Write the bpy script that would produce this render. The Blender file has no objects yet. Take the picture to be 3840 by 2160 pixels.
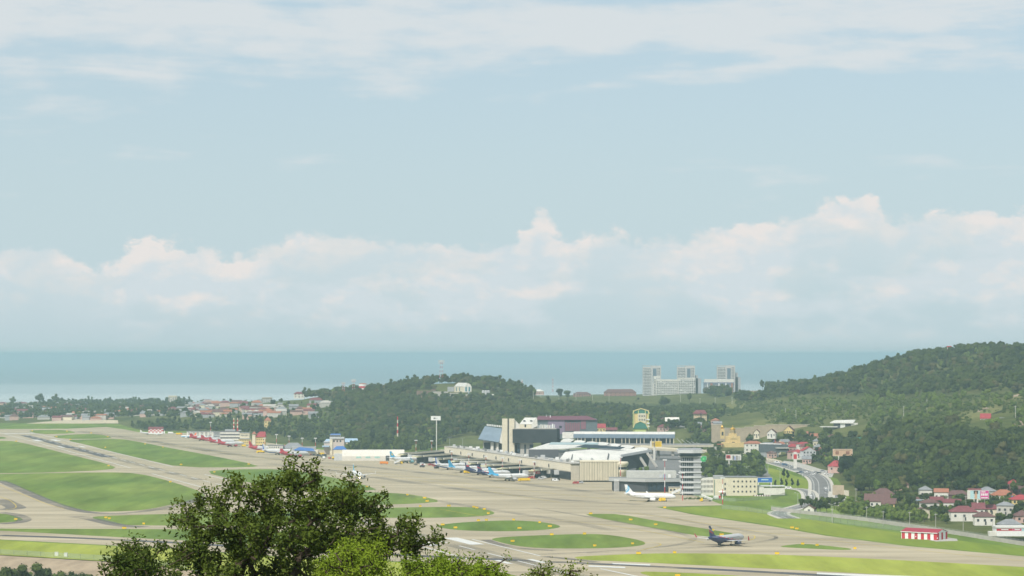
import bpy, bmesh, math, random
import numpy as np
from mathutils import Vector, Matrix
from mathutils.geometry import tessellate_polygon
R = math.radians
random.seed(7); RNG = np.random.default_rng(7)
SC = bpy.context.scene
COL = SC.collection
# ------------------------------------------------------------------ camera
F, EYE, H = 9000.0, 1322.0, 106.0          # focal length (px of the 3840 wide photo), eye-level row, eye height over the apron (m)
cam = bpy.data.objects.new('camera', bpy.data.cameras.new('camera')); COL.objects.link(cam)
cam.location = (0, 0, H); cam.rotation_euler = (R(90), 0, 0)
cam.data.sensor_width = 36; cam.data.lens = 36 * F / 3840
cam.data.shift_y = (EYE + 5 - 1080) / 3840
cam.data.clip_start = 1; cam.data.clip_end = 400000
SC.camera = cam
# ------------------------------------------------------------------ world, sun, exposure
SUN_EL, SUN_AZ = 47.0, 212.0               # azimuth clockwise from +Y (view direction): behind and to the left
SUN_STRENGTH, SKY_STRENGTH, EXPOSURE = 3.7, 0.105, 0.27
HAZE_DENSITY, HAZE_COLOR = 0.000105, (0.47, 0.655, 0.73)
wd = bpy.data.worlds.new('World'); SC.world = wd; wd.use_nodes = True
def node(nt, typ, **kw):
    n = nt.nodes.new(typ)
    for k, v in kw.items():
        if k in ('inp',):
            for i, val in v.items(): n.inputs[i].default_value = val
        else: setattr(n, k, v)
    return n
def world_nodes():
    nt = wd.node_tree; nt.nodes.clear(); L = nt.links.new
    out = node(nt, 'ShaderNodeOutputWorld'); bg = node(nt, 'ShaderNodeBackground', inp={1: SKY_STRENGTH})
    L(bg.outputs[0], out.inputs[0])
    sky = node(nt, 'ShaderNodeTexSky', sky_type='NISHITA', sun_disc=False)
    sky.sun_elevation = R(SUN_EL); sky.sun_rotation = R(SUN_AZ); sky.altitude = 100
    sky.air_density = 1.0; sky.dust_density = 1.6; sky.ozone_density = 2.0
    def math_(op, a, b=None, c=None, clamp=False):
        n = node(nt, 'ShaderNodeMath', operation=op); n.use_clamp = clamp
        for i, v in enumerate((a, b, c)):
            if v is None: continue
            if isinstance(v, (int, float)): n.inputs[i].default_value = v
            else: L(v, n.inputs[i])
        return n.outputs[0]
    def smooth(v, a, b):
        n = node(nt, 'ShaderNodeMapRange', interpolation_type='SMOOTHSTEP'); L(v, n.inputs[0])
        n.inputs[1].default_value = a; n.inputs[2].default_value = b; return n.outputs[0]
    def mixc(fac, a, b):
        n = node(nt, 'ShaderNodeMix', data_type='RGBA'); n.clamp_factor = True
        if isinstance(fac, float): n.inputs[0].default_value = fac
        else: L(fac, n.inputs[0])
        for i, v in ((6, a), (7, b)):
            if isinstance(v, tuple): n.inputs[i].default_value = (*v, 1)
            else: L(v, n.inputs[i])
        return n.outputs[2]
    tc = node(nt, 'ShaderNodeTexCoord'); sep = node(nt, 'ShaderNodeSeparateXYZ'); L(tc.outputs['Generated'], sep.inputs[0])
    az = math_('MULTIPLY', math_('ARCTAN2', sep.outputs[0], sep.outputs[1]), 57.2958)
    el = math_('MULTIPLY', math_('ARCSINE', sep.outputs[2]), 57.2958)
    def noise(su, sv, ou=0.0, ov=0.0, detail=7, rough=0.55, w=0.0, distort=0.0):
        c = node(nt, 'ShaderNodeCombineXYZ')
        L(math_('MULTIPLY_ADD', az, su, ou * su + w), c.inputs[0]); L(math_('MULTIPLY_ADD', el, sv, ov * sv), c.inputs[1])
        c.inputs[2].default_value = w
        n = node(nt, 'ShaderNodeTexNoise', inp={2: 1.0, 3: detail, 4: rough}); n.inputs['Distortion'].default_value = distort
        L(c.outputs[0], n.inputs['Vector']); return n.outputs[0]
    # height of the cumulus bank along the horizon, degrees
    prof = [(0,930),(150,912),(260,965),(400,970),(600,912),(780,925),(850,965),(1000,900),(1200,868),(1400,880),(1700,905),(1900,885),(1985,842),(2030,795),(2090,850),(2200,858),(2290,848),(2390,892),(2500,882),(2700,862),(2900,832),(3080,775),(3280,762),(3340,822),(3480,792),(3700,786),(3840,800)]
    fc = node(nt, 'ShaderNodeFloatCurve'); cv = fc.mapping.curves[0]
    def topdeg(y): return math.degrees((EYE - y) / F)
    pts = [((math.degrees(math.atan((px - 1920) / F)) + 13) / 26, topdeg(y) / 10) for px, y in prof]
    cv.points[0].location = (0, .23); cv.points[1].location = (1, .3)
    for p in pts: cv.points.new(*p)
    fc.mapping.update()
    # the same bank of cloud goes on all round the horizon, mirrored every 26 degrees and broken up by the noise
    L(math_('DIVIDE', math_('PINGPONG', math_('ADD', az, 13.0), 26.0), 26.0), fc.inputs['Value'])
    top = math_('MULTIPLY', fc.outputs[0], 10.0)
    n1 = noise(0.75, 1.25, detail=9, rough=0.58, w=3.1, distort=0.2)
    n2 = noise(0.75, 1.25, ou=0.26, ov=-0.24, detail=9, rough=0.58, w=3.1, distort=0.2)
    n6 = noise(2.6, 3.4, detail=6, rough=0.6, w=7.7)
    depth = math_('SUBTRACT', top, el)                                  # degrees below the bank's crest
    f1 = math_('ADD', math_('ADD', depth, math_('MULTIPLY', math_('SUBTRACT', n1, 0.5), 1.5)), math_('MULTIPLY', math_('SUBTRACT', n6, 0.5), 0.7))
    m1 = smooth(f1, -0.09, 0.22)
    n3 = noise(0.35, 0.8, w=9.4, detail=6)
    body = math_('ADD', math_('MULTIPLY', smooth(depth, 2.4, 0.2), 0.68), math_('MULTIPLY', smooth(n3, 0.44, 0.62), 0.85))
    body = math_('MULTIPLY', body, smooth(el, 0.1, 0.8))
    m1 = math_('MULTIPLY', m1, body, clamp=True)
    lit = math_('ADD', math_('MULTIPLY', math_('SUBTRACT', n1, n2), 4.2), math_('MULTIPLY', smooth(f1, 1.2, 0.0), 0.8), clamp=True)
    # high broken layer
    n4 = noise(0.10, 0.75, w=5.7, detail=7, rough=0.55, distort=0.4)
    n5 = noise(0.45, 1.6, w=1.9, detail=6)
    f2 = math_('ADD', math_('ADD', n4, math_('MULTIPLY', n5, 0.62)), math_('MULTIPLY', smooth(el, 5.6, 8.4), 0.34))
    m2 = math_('MULTIPLY', smooth(f2, 0.90, 1.16), math_('SUBTRACT', 1.0, math_('MULTIPLY', smooth(el, 12.0, 40.0), 0.6)))
    m2 = math_('MULTIPLY', m2, 0.85)
    lo = node(nt, 'ShaderNodeMix', data_type='RGBA')
    veil = mixc(math_('SUBTRACT', 0.92, math_('MULTIPLY', smooth(el, 1.0, 7.0), 0.26)), sky.outputs[0], (4.40, 5.48, 5.90))                 # thin veil that pales the blue
    c1 = mixc(lit, (5.12, 5.78, 6.08), (6.45, 6.22, 6.05))
    s = mixc(m1, veil, c1)
    s = mixc(m2, s, (5.65, 5.98, 6.12))
    L(s, bg.inputs[0])
world_nodes()
sun = bpy.data.objects.new('sun', bpy.data.lights.new('sun', 'SUN')); COL.objects.link(sun)
sun.data.energy = SUN_STRENGTH; sun.data.angle = R(0.6); sun.data.color = (1.0, 0.95, 0.87)
_d = Vector((math.sin(R(SUN_AZ)) * math.cos(R(SUN_EL)), math.cos(R(SUN_AZ)) * math.cos(R(SUN_EL)), math.sin(R(SUN_EL))))
sun.rotation_euler = _d.to_track_quat('Z', 'Y').to_euler(); sun.location = (0, 0, 400)
vs = SC.view_settings
SC.display_settings.display_device = 'sRGB'; vs.view_transform = 'Standard'; vs.look = 'None'; vs.exposure = EXPOSURE; vs.gamma = 1; vs.use_curve_mapping = False
SC.render.engine = 'CYCLES'
cy = SC.cycles; cy.use_denoising = True; cy.max_bounces = 6; cy.diffuse_bounces = 2; cy.glossy_bounces = 2; cy.transmission_bounces = 2; cy.volume_bounces = 2; cy.transparent_max_bounces = 6
# ------------------------------------------------------------------ pixel -> place
def W(px, py, z=0.0):
    d = F * (H - z) / (py - EYE); return Vector(((px - 1920) / F * d, d, z))
def P(px, py, d): return Vector(((px - 1920) / F * d, d, H - (py - EYE) / F * d))
def spx(py, z=0.0): return (H - z) / (py - EYE)        # metres per photo px for something standing at that row
# ------------------------------------------------------------------ materials
MATS = {}
def M(name, col, rough=0.75, var=0.12, scale=0.35, metal=0.0, detail=4, stretch=(1,1,1), col2=None, bump=0.0, world=True, spec=0.0, streak=None):
    if name in MATS: return MATS[name]
    m = bpy.data.materials.new(name); m.use_nodes = True; nt = m.node_tree; L = nt.links.new
    b = nt.nodes['Principled BSDF']; b.inputs['Roughness'].default_value = rough; b.inputs['Metallic'].default_value = metal
    b.inputs['Specular IOR Level'].default_value = spec
    if world: src = node(nt, 'ShaderNodeNewGeometry').outputs['Position']
    else: src = node(nt, 'ShaderNodeTexCoord').outputs['Object']
    mp = node(nt, 'ShaderNodeMapping'); L(src, mp.inputs[0]); mp.inputs['Scale'].default_value = stretch
    n = node(nt, 'ShaderNodeTexNoise', inp={2: scale, 3: detail, 4: 0.6}); L(mp.outputs[0], n.inputs['Vector'])
    mr = node(nt, 'ShaderNodeMapRange'); L(n.outputs[0], mr.inputs[0]); mr.inputs[1].default_value = 0.3; mr.inputs[2].default_value = 0.7
    mx = node(nt, 'ShaderNodeMix', data_type='RGBA'); L(mr.outputs[0], mx.inputs[0])
    c2 = col2 or tuple(min(1, c * (1 + var)) for c in col); c1 = col if col2 else tuple(c * (1 - var) for c in col)
    mx.inputs[6].default_value = (*c1, 1); mx.inputs[7].default_value = (*c2, 1)
    csock = mx.outputs[2]
    if streak:                                   # (scale, stretch, low, high): a second, streaky variation of brightness
        mp2 = node(nt, 'ShaderNodeMapping'); L(src, mp2.inputs[0]); mp2.inputs['Rotation'].default_value = (0, 0, streak[4] if len(streak) > 4 else 0); mp2.inputs['Scale'].default_value = streak[1]
        n2 = node(nt, 'ShaderNodeTexNoise', inp={2: streak[0], 3: 5, 4: .65}); L(mp2.outputs[0], n2.inputs['Vector'])
        r2 = node(nt, 'ShaderNodeMapRange', inp={1: .3, 2: .7, 3: streak[2], 4: streak[3]}); L(n2.outputs[0], r2.inputs[0])
        ml = node(nt, 'ShaderNodeMix', data_type='RGBA', blend_type='MULTIPLY'); ml.inputs[0].default_value = 1; L(csock, ml.inputs[6]); cb = node(nt, 'ShaderNodeCombineColor')
        for i in range(3): L(r2.outputs[0], cb.inputs[i])
        L(cb.outputs[0], ml.inputs[7]); csock = ml.outputs[2]
    L(csock, b.inputs['Base Color'])
    if bump:
        bp = node(nt, 'ShaderNodeBump', inp={0: bump}); L(n.outputs[0], bp.inputs['Height']); L(bp.outputs[0], b.inputs['Normal'])
    MATS[name] = m; return m
def leafmat(name, c1, c2, scale=0.25, rough=0.6, transl=True):
    if name in MATS: return MATS[name]
    m = bpy.data.materials.new(name); m.use_nodes = True; nt = m.node_tree; L = nt.links.new
    b = nt.nodes['Principled BSDF']; b.inputs['Roughness'].default_value = rough; b.inputs['Specular IOR Level'].default_value = 0.03
    oi = node(nt, 'ShaderNodeObjectInfo'); geo = node(nt, 'ShaderNodeNewGeometry')
    n = node(nt, 'ShaderNodeTexNoise', inp={2: scale, 3: 3, 4: 0.6}); L(geo.outputs['Position'], n.inputs['Vector'])
    a = node(nt, 'ShaderNodeMath', operation='MULTIPLY_ADD'); L(oi.outputs['Random'], a.inputs[0]); a.inputs[1].default_value = 0.7
    s = node(nt, 'ShaderNodeMapRange'); L(n.outputs[0], s.inputs[0]); s.inputs[1].default_value = .3; s.inputs[2].default_value = .75; s.inputs[4].default_value = .45
    L(s.outputs[0], a.inputs[2])
    mx = node(nt, 'ShaderNodeMix', data_type='RGBA'); mx.clamp_factor = True; L(a.outputs[0], mx.inputs[0]); mx.inputs[6].default_value = (*c1, 1); mx.inputs[7].default_value = (*c2, 1)
    L(mx.outputs[2], b.inputs['Base Color'])
    if transl:
        t = node(nt, 'ShaderNodeBsdfTranslucent'); L(mx.outputs[2], t.inputs[0])
        ms = node(nt, 'ShaderNodeMixShader', inp={0: 0.12}); L(b.outputs[0], ms.inputs[1]); L(t.outputs[0], ms.inputs[2])
        L(ms.outputs[0], nt.nodes['Material Output'].inputs[0])
    MATS[name] = m; return m
# ------------------------------------------------------------------ mesh helpers
class MB:
    def __init__(s): s.v = []; s.f = []; s.m = []
    def add(s, vs_, fs, mi=0):
        seen = set(); fs = [f for f in fs if not (frozenset(f) in seen or seen.add(frozenset(f)))]      # never two faces in one plane
        o = len(s.v); s.v += [tuple(v) for v in vs_]; s.f += [tuple(o + i for i in f) for f in fs]; s.m += [mi] * len(fs); return s
    def box(s, x0, x1, y0, y1, z0, z1, mi=0):
        return s.add([(x0,y0,z0),(x1,y0,z0),(x1,y1,z0),(x0,y1,z0),(x0,y0,z1),(x1,y0,z1),(x1,y1,z1),(x0,y1,z1)],
                     [(0,3,2,1),(4,5,6,7),(0,1,5,4),(1,2,6,5),(2,3,7,6),(3,0,4,7)], mi)
    def bar(s, a, b, w, h, mi=0):                    # box beam from a to b, width w, height h
        a, b = Vector(a), Vector(b); d = (b - a); L_ = d.length; d.normalize()
        up = Vector((0, 0, 1)); sd = d.cross(up)
        if sd.length < 1e-4: sd = Vector((1, 0, 0))
        sd.normalize(); u2 = sd.cross(d)
        pts = [a + sd * (w/2*i) + u2 * (h/2*j) for i, j in ((-1,-1),(1,-1),(1,1),(-1,1))] + [b + sd * (w/2*i) + u2 * (h/2*j) for i, j in ((-1,-1),(1,-1),(1,1),(-1,1))]
        return s.add(pts, [(0,1,2,3),(7,6,5,4),(0,4,5,1),(1,5,6,2),(2,6,7,3),(3,7,4,0)], mi)
    def tube(s, a, b, r0, r1=None, n=8, mi=0, cap=True):
        a, b = Vector(a), Vector(b); r1 = r0 if r1 is None else r1
        q = (b - a).to_track_quat('Z', 'Y'); ring = lambda c, r: [c + q @ Vector((r*math.cos(2*math.pi*i/n), r*math.sin(2*math.pi*i/n), 0)) for i in range(n)]
        fs = [(i, (i+1) % n, n + (i+1) % n, n + i) for i in range(n)]
        if cap: fs += [tuple(range(n-1, -1, -1)), tuple(range(n, 2*n))]
        return s.add(ring(a, r0) + ring(b, r1), fs, mi)
    def prism(s, poly, z0, z1, mi=0):                # poly: counter-clockwise xy
        n = len(poly); vs_ = [(p[0], p[1], z0) for p in poly] + [(p[0], p[1], z1) for p in poly]
        tri = tessellate_polygon([[Vector((p[0], p[1], 0)) for p in poly]])
        fs = [(i, (i+1) % n, n + (i+1) % n, n + i) for i in range(n)]
        for t in tri:
            a, b, c = (Vector((poly[i][0], poly[i][1])) for i in t)
            if (b - a).cross(c - a) < 0: t = (t[0], t[2], t[1])
            fs.append((t[2], t[1], t[0])); fs.append(tuple(i + n for i in t))
        return s.add(vs_, fs, mi)
    def xprism(s, prof, y0, y1, mi=0):               # prof: xz outline, extruded along y
        n = len(prof); vs_ = [(p[0], y0, p[1]) for p in prof] + [(p[0], y1, p[1]) for p in prof]
        tri = tessellate_polygon([[Vector((p[0], p[1], 0)) for p in prof]])
        fs = [(i, n + i, n + (i+1) % n, (i+1) % n) for i in range(n)]
        for t in tri: fs.append(t); fs.append(tuple(i + n for i in reversed(t)))
        return s.add(vs_, fs, mi)
    def lathe(s, prof, c=(0,0,0), n=16, mi=0):       # prof: (r, z)
        c = Vector(c); vs_ = []; fs = []
        for r, z in prof: vs_ += [(c.x + r*math.cos(2*math.pi*i/n), c.y + r*math.sin(2*math.pi*i/n), c.z + z) for i in range(n)]
        for k in range(len(prof) - 1): fs += [(k*n+i, k*n+(i+1) % n, (k+1)*n+(i+1) % n, (k+1)*n+i) for i in range(n)]
        fs.append(tuple(range(n-1, -1, -1))); fs.append(tuple((len(prof)-1)*n + i for i in range(n)))
        return s.add(vs_, fs, mi)
    def ball(s, c, r, sq=1.0, n=10, mi=0):
        pr = [(r*math.sin(math.pi*k/6) + 1e-3, -r*sq*math.cos(math.pi*k/6)) for k in range(7)]
        return s.lathe(pr, c, n, mi)
    def sheet(s, poly, z=0.0, mi=0):
        tri = tessellate_polygon([[Vector((p[0], p[1], 0)) for p in poly]]); fs = []
        for t in tri:
            a, b, c = (Vector((poly[i][0], poly[i][1])) for i in t)
            fs.append(t if (b - a).cross(c - a) > 0 else (t[0], t[2], t[1]))
        return s.add([(p[0], p[1], p[2] if len(p) > 2 else z) for p in poly], fs, mi)
    def mesh(s, name, mats, smooth=False):
        me = bpy.data.meshes.new(name); me.from_pydata(s.v, [], s.f)
        for m in (mats if isinstance(mats, (list, tuple)) else [mats]): me.materials.append(m)
        if any(s.m): me.polygons.foreach_set('material_index', s.m)
        if smooth: me.polygons.foreach_set('use_smooth', [True] * len(s.f))
        me.update(); return me
    def build(s, name, mats, parent=None, smooth=False):
        return ob(name, s.mesh(name, mats, smooth), parent)
def ob(name, data, parent=None):
    o = bpy.data.objects.new(name, data); COL.objects.link(o)
    if parent is not None: o.parent = parent
    return o
def tag(o, label=None, cat=None, group=None, kind=None):
    if label: o['label'] = label
    if cat: o['category'] = cat
    if group: o['group'] = group
    if kind: o['kind'] = kind
    return o
def thing(name, label, cat, loc=(0,0,0), rz=0.0, group=None):
    o = ob(name, None); o.location = loc; o.rotation_euler = (0, 0, rz); o.empty_display_size = 1
    return tag(o, label, cat, group)
def copy_tree(o, parent=None):
    c = o.copy(); COL.objects.link(c)
    if parent is not None: c.parent = parent
    for ch in list(o.children): copy_tree(ch, c)
    return c
def struct(name, mb, mat, parent=None, smooth=False):
    o = mb.build(name, mat, parent, smooth)
    if parent is None: o['kind'] = 'structure'
    return o
def chaikin(poly, it=2, closed=True):
    for _ in range(it):
        out = []; n = len(poly)
        for i in range(n if closed else n - 1):
            a, b = Vector(poly[i]), Vector(poly[(i+1) % n]); out += [a*.75 + b*.25, a*.25 + b*.75]
        if not closed: out = [Vector(poly[0])] + out + [Vector(poly[-1])]
        poly = out
    return poly
def ribbon(mb, line, w, z, off=0.0, h=None, mi=0):   # strip along a world polyline
    line = [Vector((p[0], p[1])) for p in line]; Lp, Rp = [], []
    for i, p in enumerate(line):
        t = (line[min(i+1, len(line)-1)] - line[max(i-1, 0)]).normalized(); nrm = Vector((-t.y, t.x))
        Lp.append(p + nrm * (off + w/2)); Rp.append(p + nrm * (off - w/2))
    zf = z if callable(z) else (lambda p: z); n = len(line)
    if h is None:
        mb.add([(p.x, p.y, zf(p)) for p in Rp] + [(p.x, p.y, zf(p)) for p in Lp], [(i, i+1, n+i+1, n+i) for i in range(n-1)], mi)
    else:
        vs_ = [(p.x, p.y, zf(p)) for p in Rp] + [(p.x, p.y, zf(p)) for p in Lp] + [(p.x, p.y, zf(p)-h) for p in Rp] + [(p.x, p.y, zf(p)-h) for p in Lp]
        fs = []
        for i in range(n-1): fs += [(i, i+1, n+i+1, n+i), (2*n+i, 3*n+i, 3*n+i+1, 2*n+i+1), (i, 2*n+i, 2*n+i+1, i+1), (n+i, n+i+1, 3*n+i+1, 3*n+i)]
        fs += [(0, n, 3*n, 2*n), (n-1, 3*n-1, 4*n-1, 2*n-1)]
        mb.add(vs_, fs, mi)
    return mb
# ------------------------------------------------------------------ palette
WHITE = M('white_paint', (.78,.78,.76), .5, .05); OFFW = M('offwhite_wall', (.66,.64,.58), .8, .08)
CREAM = M('cream_wall', (.66,.60,.46), .8, .07); BEIGE = M('beige_cladding', (.58,.53,.43), .75, .08)
YELLOWW = M('yellow_wall', (.66,.52,.24), .8, .08); PINKW = M('pink_wall', (.55,.38,.33), .8, .08)
BRICKW = M('brick_wall', (.30,.17,.14), .85, .15); GREYW = M('grey_wall', (.36,.37,.38), .8, .08); LGREY = M('light_grey_panel', (.52,.53,.53), .6, .06)
CONC = M('concrete', (.42,.40,.36), .85, .12, .2); DCONC = M('dark_concrete', (.22,.22,.21), .85, .12, .2)
MAROON = M('maroon_roof', (.19,.072,.080), .6, .18, .6); REDR = M('red_roof', (.33,.065,.075), .55, .15, .6); ORANGER = M('orange_tile_roof', (.34,.15,.10), .7, .18, .8)
BROWNR = M('brown_roof', (.15,.09,.085), .7, .15, .6); GREYR = M('grey_roof', (.24,.25,.26), .7, .12, .3); GREENR = M('green_roof', (.06,.20,.15), .6, .12, .5); BLUER = M('blue_roof', (.07,.17,.42), .5, .12, .5)
PALEBLUE = M('pale_blue_roof', (.34,.46,.58), .5, .08); SLATEB = M('blue_grey_roof', (.20,.26,.32), .5, .10, .2); WROOF = M('white_roof', (.60,.59,.55), .6, .10, .10)
GLASS = M('dark_glass', (.020,.026,.031), .35, .3, .3, spec=.15); GLASSB = M('blue_glass', (.030,.048,.065), .35, .25, .3, spec=.15); WINDOW = M('window_pane', (.045,.052,.06), .35, .2, .5, spec=.15)
STEEL = M('steel', (.35,.36,.37), .45, .08, metal=.4); DSTEEL = M('dark_steel', (.08,.085,.09), .6, .1); REDP = M('red_paint', (.50,.045,.06), .5, .08); YELP = M('yellow_paint', (.75,.50,.03), .5, .08); ORANGEP = M('orange_paint', (.70,.24,.04), .5, .08)
GREENP = M('green_paint', (.06,.42,.13), .5, .06); BLUEP = M('blue_paint', (.04,.15,.48), .4, .06); TYRE = M('black_rubber', (.02,.02,.02), .9, .1); GOLD = M('gold_dome', (.75,.46,.10), .3, .05, metal=.8)
BARK = M('bark', (.07,.055,.04), .9, .25, 2.0); MAGENTA = M('pink_print', (.62,.06,.28), .5, .05); CYANP = M('pale_cyan_print', (.45,.64,.66), .5, .06); SKIN = M('tan_print', (.60,.38,.26), .6, .10, .8)
TANW = M('tan_wall', (.40,.33,.24), .85, .14, .15)
# ================================================================== terrain
def _C():
    c = []
    def p(px, py, d, sub=0): v = P(px, py, d); c.append((v.x, v.y, v.z - sub))
    for q in ((1110,1478,3750),(1160,1458,3700),(1230,1452,3680),(1300,1472,3620),(1350,1464,3580),(1420,1448,3520),(1490,1432,3500),(1560,1412,3480),(1660,1402,3450),(1760,1402,3450),(1850,1416,3480),(1930,1434,3550),(1990,1470,3650)): p(*q, sub=11)
    for q in ((1200,1570,3150),(1400,1600,3000),(1600,1590,3000),(1800,1600,2950),(2000,1595,2950),(1500,1520,3250),(1750,1492,3330),(1620,1490,3330),(1900,1490,3380),(1350,1525,3300),(1250,1530,3350),
              (1050,1502,3900),(900,1540,3700),(700,1560,3500),(500,1572,3500),(200,1560,4000),(0,1570,3800),(-400,1570,3800),(-900,1570,3800),
              (0,1505,5400),(500,1508,5400),(1000,1500,5300),(1500,1490,5200),(2000,1485,5000),(2500,1480,4900),(2900,1470,5000),(-600,1505,5400),(250,1530,4700),(800,1520,4600),
              (2100,1490,4100),(2300,1500,4000),(2450,1508,3900),(2600,1518,3800),(2100,1530,3600),(2300,1545,3400),(2500,1560,3200),(2400,1605,2900),(2650,1560,3100),(2200,1610,2850),(2620,1600,2900)): p(*q)
    for q in ((2700,1452,4000),(2900,1444,3800),(3100,1410,3500),(3300,1355,3300),(3450,1320,3200),(3600,1312,3100),(3840,1306,3000),(4200,1300,2950)): p(*q, sub=9)
    for q in ((2800,1590,2720),(3000,1582,2700),(2700,1632,2640),(3050,1650,2500),(2900,1520,3150),(3200,1500,3000),(3400,1480,2800),(3600,1490,2600),(3840,1450,2600),(3050,1470,3300),
              (3300,1605,2350),(3500,1595,2250),(3700,1572,2200),(3840,1562,2200),(3150,1640,2400),(3200,1765,2080),(3250,1852,1790),(3500,1868,1745),(3840,1866,1745),(3400,1700,2050),(3700,1700,1950),(3840,1720,1900),
              (4400,1350,2700),(4400,1600,2100),(4400,1880,1700),(3600,1560,2330),(3500,1900,1650),(3800,1930,1580),(3300,1900,1650)): p(*q)
    for q in ((583,3900,58),(800,3800,66),(640,4700,25),(1000,4600,30),(1500,3500,60),(1500,2500,70),(1400,1800,30),(-1800,3000,0),(-1800,5400,-14),(1800,5200,5),(600,1450,0),(900,1500,4),(0,2700,2),(300,2300,1),(-500,3250,1)): c.append(q)
    return np.array(c, float)
CP = _C()
def _tps_fit():
    n = len(CP); d = np.hypot(CP[:,None,0]-CP[None,:,0], CP[:,None,1]-CP[None,:,1]) / 1000
    K = np.where(d > 0, d*d*np.log(d + 1e-12), 0) + np.eye(n) * 0.002
    Q = np.c_[np.ones(n), CP[:,0]/1000, CP[:,1]/1000]
    A = np.block([[K, Q], [Q.T, np.zeros((3,3))]]); return np.linalg.solve(A, np.r_[CP[:,2], np.zeros(3)])
TW = _tps_fit()
def tps(x, y):
    x = np.asarray(x, float); y = np.asarray(y, float); out = TW[-3] + TW[-2]*x/1000 + TW[-1]*y/1000
    for i in range(len(CP)):
        r2 = ((x-CP[i,0])**2 + (y-CP[i,1])**2) / 1e6; out = out + TW[i] * 0.5 * r2 * np.log(r2 + 1e-12)
    return out
PLAT = [(p.x, p.y) for p in (W(-700,2044), W(0,2076), W(400,2100), W(700,2130), W(1000,2166))] + [(60,1060),(160,960),(900,900)] + \
       [(p.x, p.y) for p in (W(4500,2112), W(3840,2030), W(3300,1945), W(3190,1870), W(3140,1790), W(2980,1745), W(2700,1688), W(2300,1668), W(1700,1672), W(1300,1685), W(1000,1655), W(700,1612), W(540,1612), W(440,1584), W(0,1582), W(-700,1580))]
PL = np.array(PLAT)
def inside(poly, x, y):
    poly = np.asarray(poly, float); r = np.zeros(np.shape(x), bool); n = len(poly); j = n - 1
    for i in range(n):
        xi, yi, xj, yj = *poly[i], *poly[j]
        c = ((yi > y) != (yj > y)) & (x < (xj - xi) * (y - yi) / (yj - yi + 1e-12) + xi); r ^= c; j = i
    return r
def sdist(x, y):
    best = np.full(np.shape(x), 1e9); n = len(PL)
    for i in range(n):
        a, b = PL[i], PL[(i+1) % n]; ab = b - a
        t = np.clip(((x-a[0])*ab[0] + (y-a[1])*ab[1]) / (ab @ ab), 0, 1)
        best = np.minimum(best, np.hypot(x - a[0] - t*ab[0], y - a[1] - t*ab[1]))
    return np.where(inside(PL, x, y), -best, best)
def sstep(t): t = np.clip(t, 0, 1); return t*t*(3-2*t)
def ht(x, y):
    x = np.asarray(x, float); y = np.asarray(y, float); s = sdist(x, y)
    far = tps(x, y) + 1.2*np.sin(x/37+y/61)*np.cos(y/43-x/90)
    far = np.minimum(far, 106 + (far-106)*.1)
    far = np.where(y > 5450, np.minimum(far, 0) * np.clip((5650-y)/200, 0, 1) + np.clip((y-5450)/200, 0, 1) * -30, far)
    near = np.interp(y, [-400,-60,5,60,150,400,700,900,1050], [105,104.8,103.8,92,76,40,8,-6,-6])
    near = np.where(s < 200, near * 0 + np.minimum(near, near), near)
    hf = far * sstep(s/90) - 0.3; hn = near * sstep(s/13) - 0.3
    w = sstep((y - 1330) / 120)
    return np.where(s <= 0, -0.3, hf*w + hn*(1-w))
def T(px, py, d0=1150, d1=5500):
    d = np.linspace(d0, d1, 1800); x = (px-1920)/F*d; z = H-(py-EYE)/F*d; h = ht(x, d); k = np.nonzero(z <= h)[0]
    i = k[0] if len(k) else len(d)-1
    return Vector((x[i], d[i], float(h[i])))
def ground():
    ys = np.unique(np.r_[np.arange(-400,0,40), np.arange(0,120,8), np.arange(120,1000,16), np.arange(1000,1500,9), np.arange(1500,3700,13), np.arange(3700,5720,26)])
    xs = np.unique(np.r_[np.arange(-2600,-1100,75), np.arange(-1100,1150,13), np.arange(1150,2700,75)])
    X, Y = np.meshgrid(xs, ys); Z = ht(X, Y); nx = len(xs); ny = len(ys)
    me = bpy.data.meshes.new('ground'); v = np.stack([X, Y, Z], -1).reshape(-1, 3)
    i = np.arange(nx*ny).reshape(ny, nx); q = np.stack([i[:-1,:-1], i[:-1,1:], i[1:,1:], i[1:,:-1]], -1).reshape(-1, 4)
    me.vertices.add(len(v)); me.vertices.foreach_set('co', v.ravel()); me.loops.add(q.size); me.loops.foreach_set('vertex_index', q.ravel())
    me.polygons.add(len(q)); me.polygons.foreach_set('loop_start', np.arange(len(q))*4); me.polygons.foreach_set('use_smooth', np.ones(len(q), bool)); me.update(calc_edges=True)
    me.materials.append(M('meadow', (.058,.080,.026), .9, col2=(.145,.150,.055), scale=.014, detail=9, streak=(.07, (1,1,1), .7, 1.2)))
    return tag(ob('ground', me), kind='structure')
ground()
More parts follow.
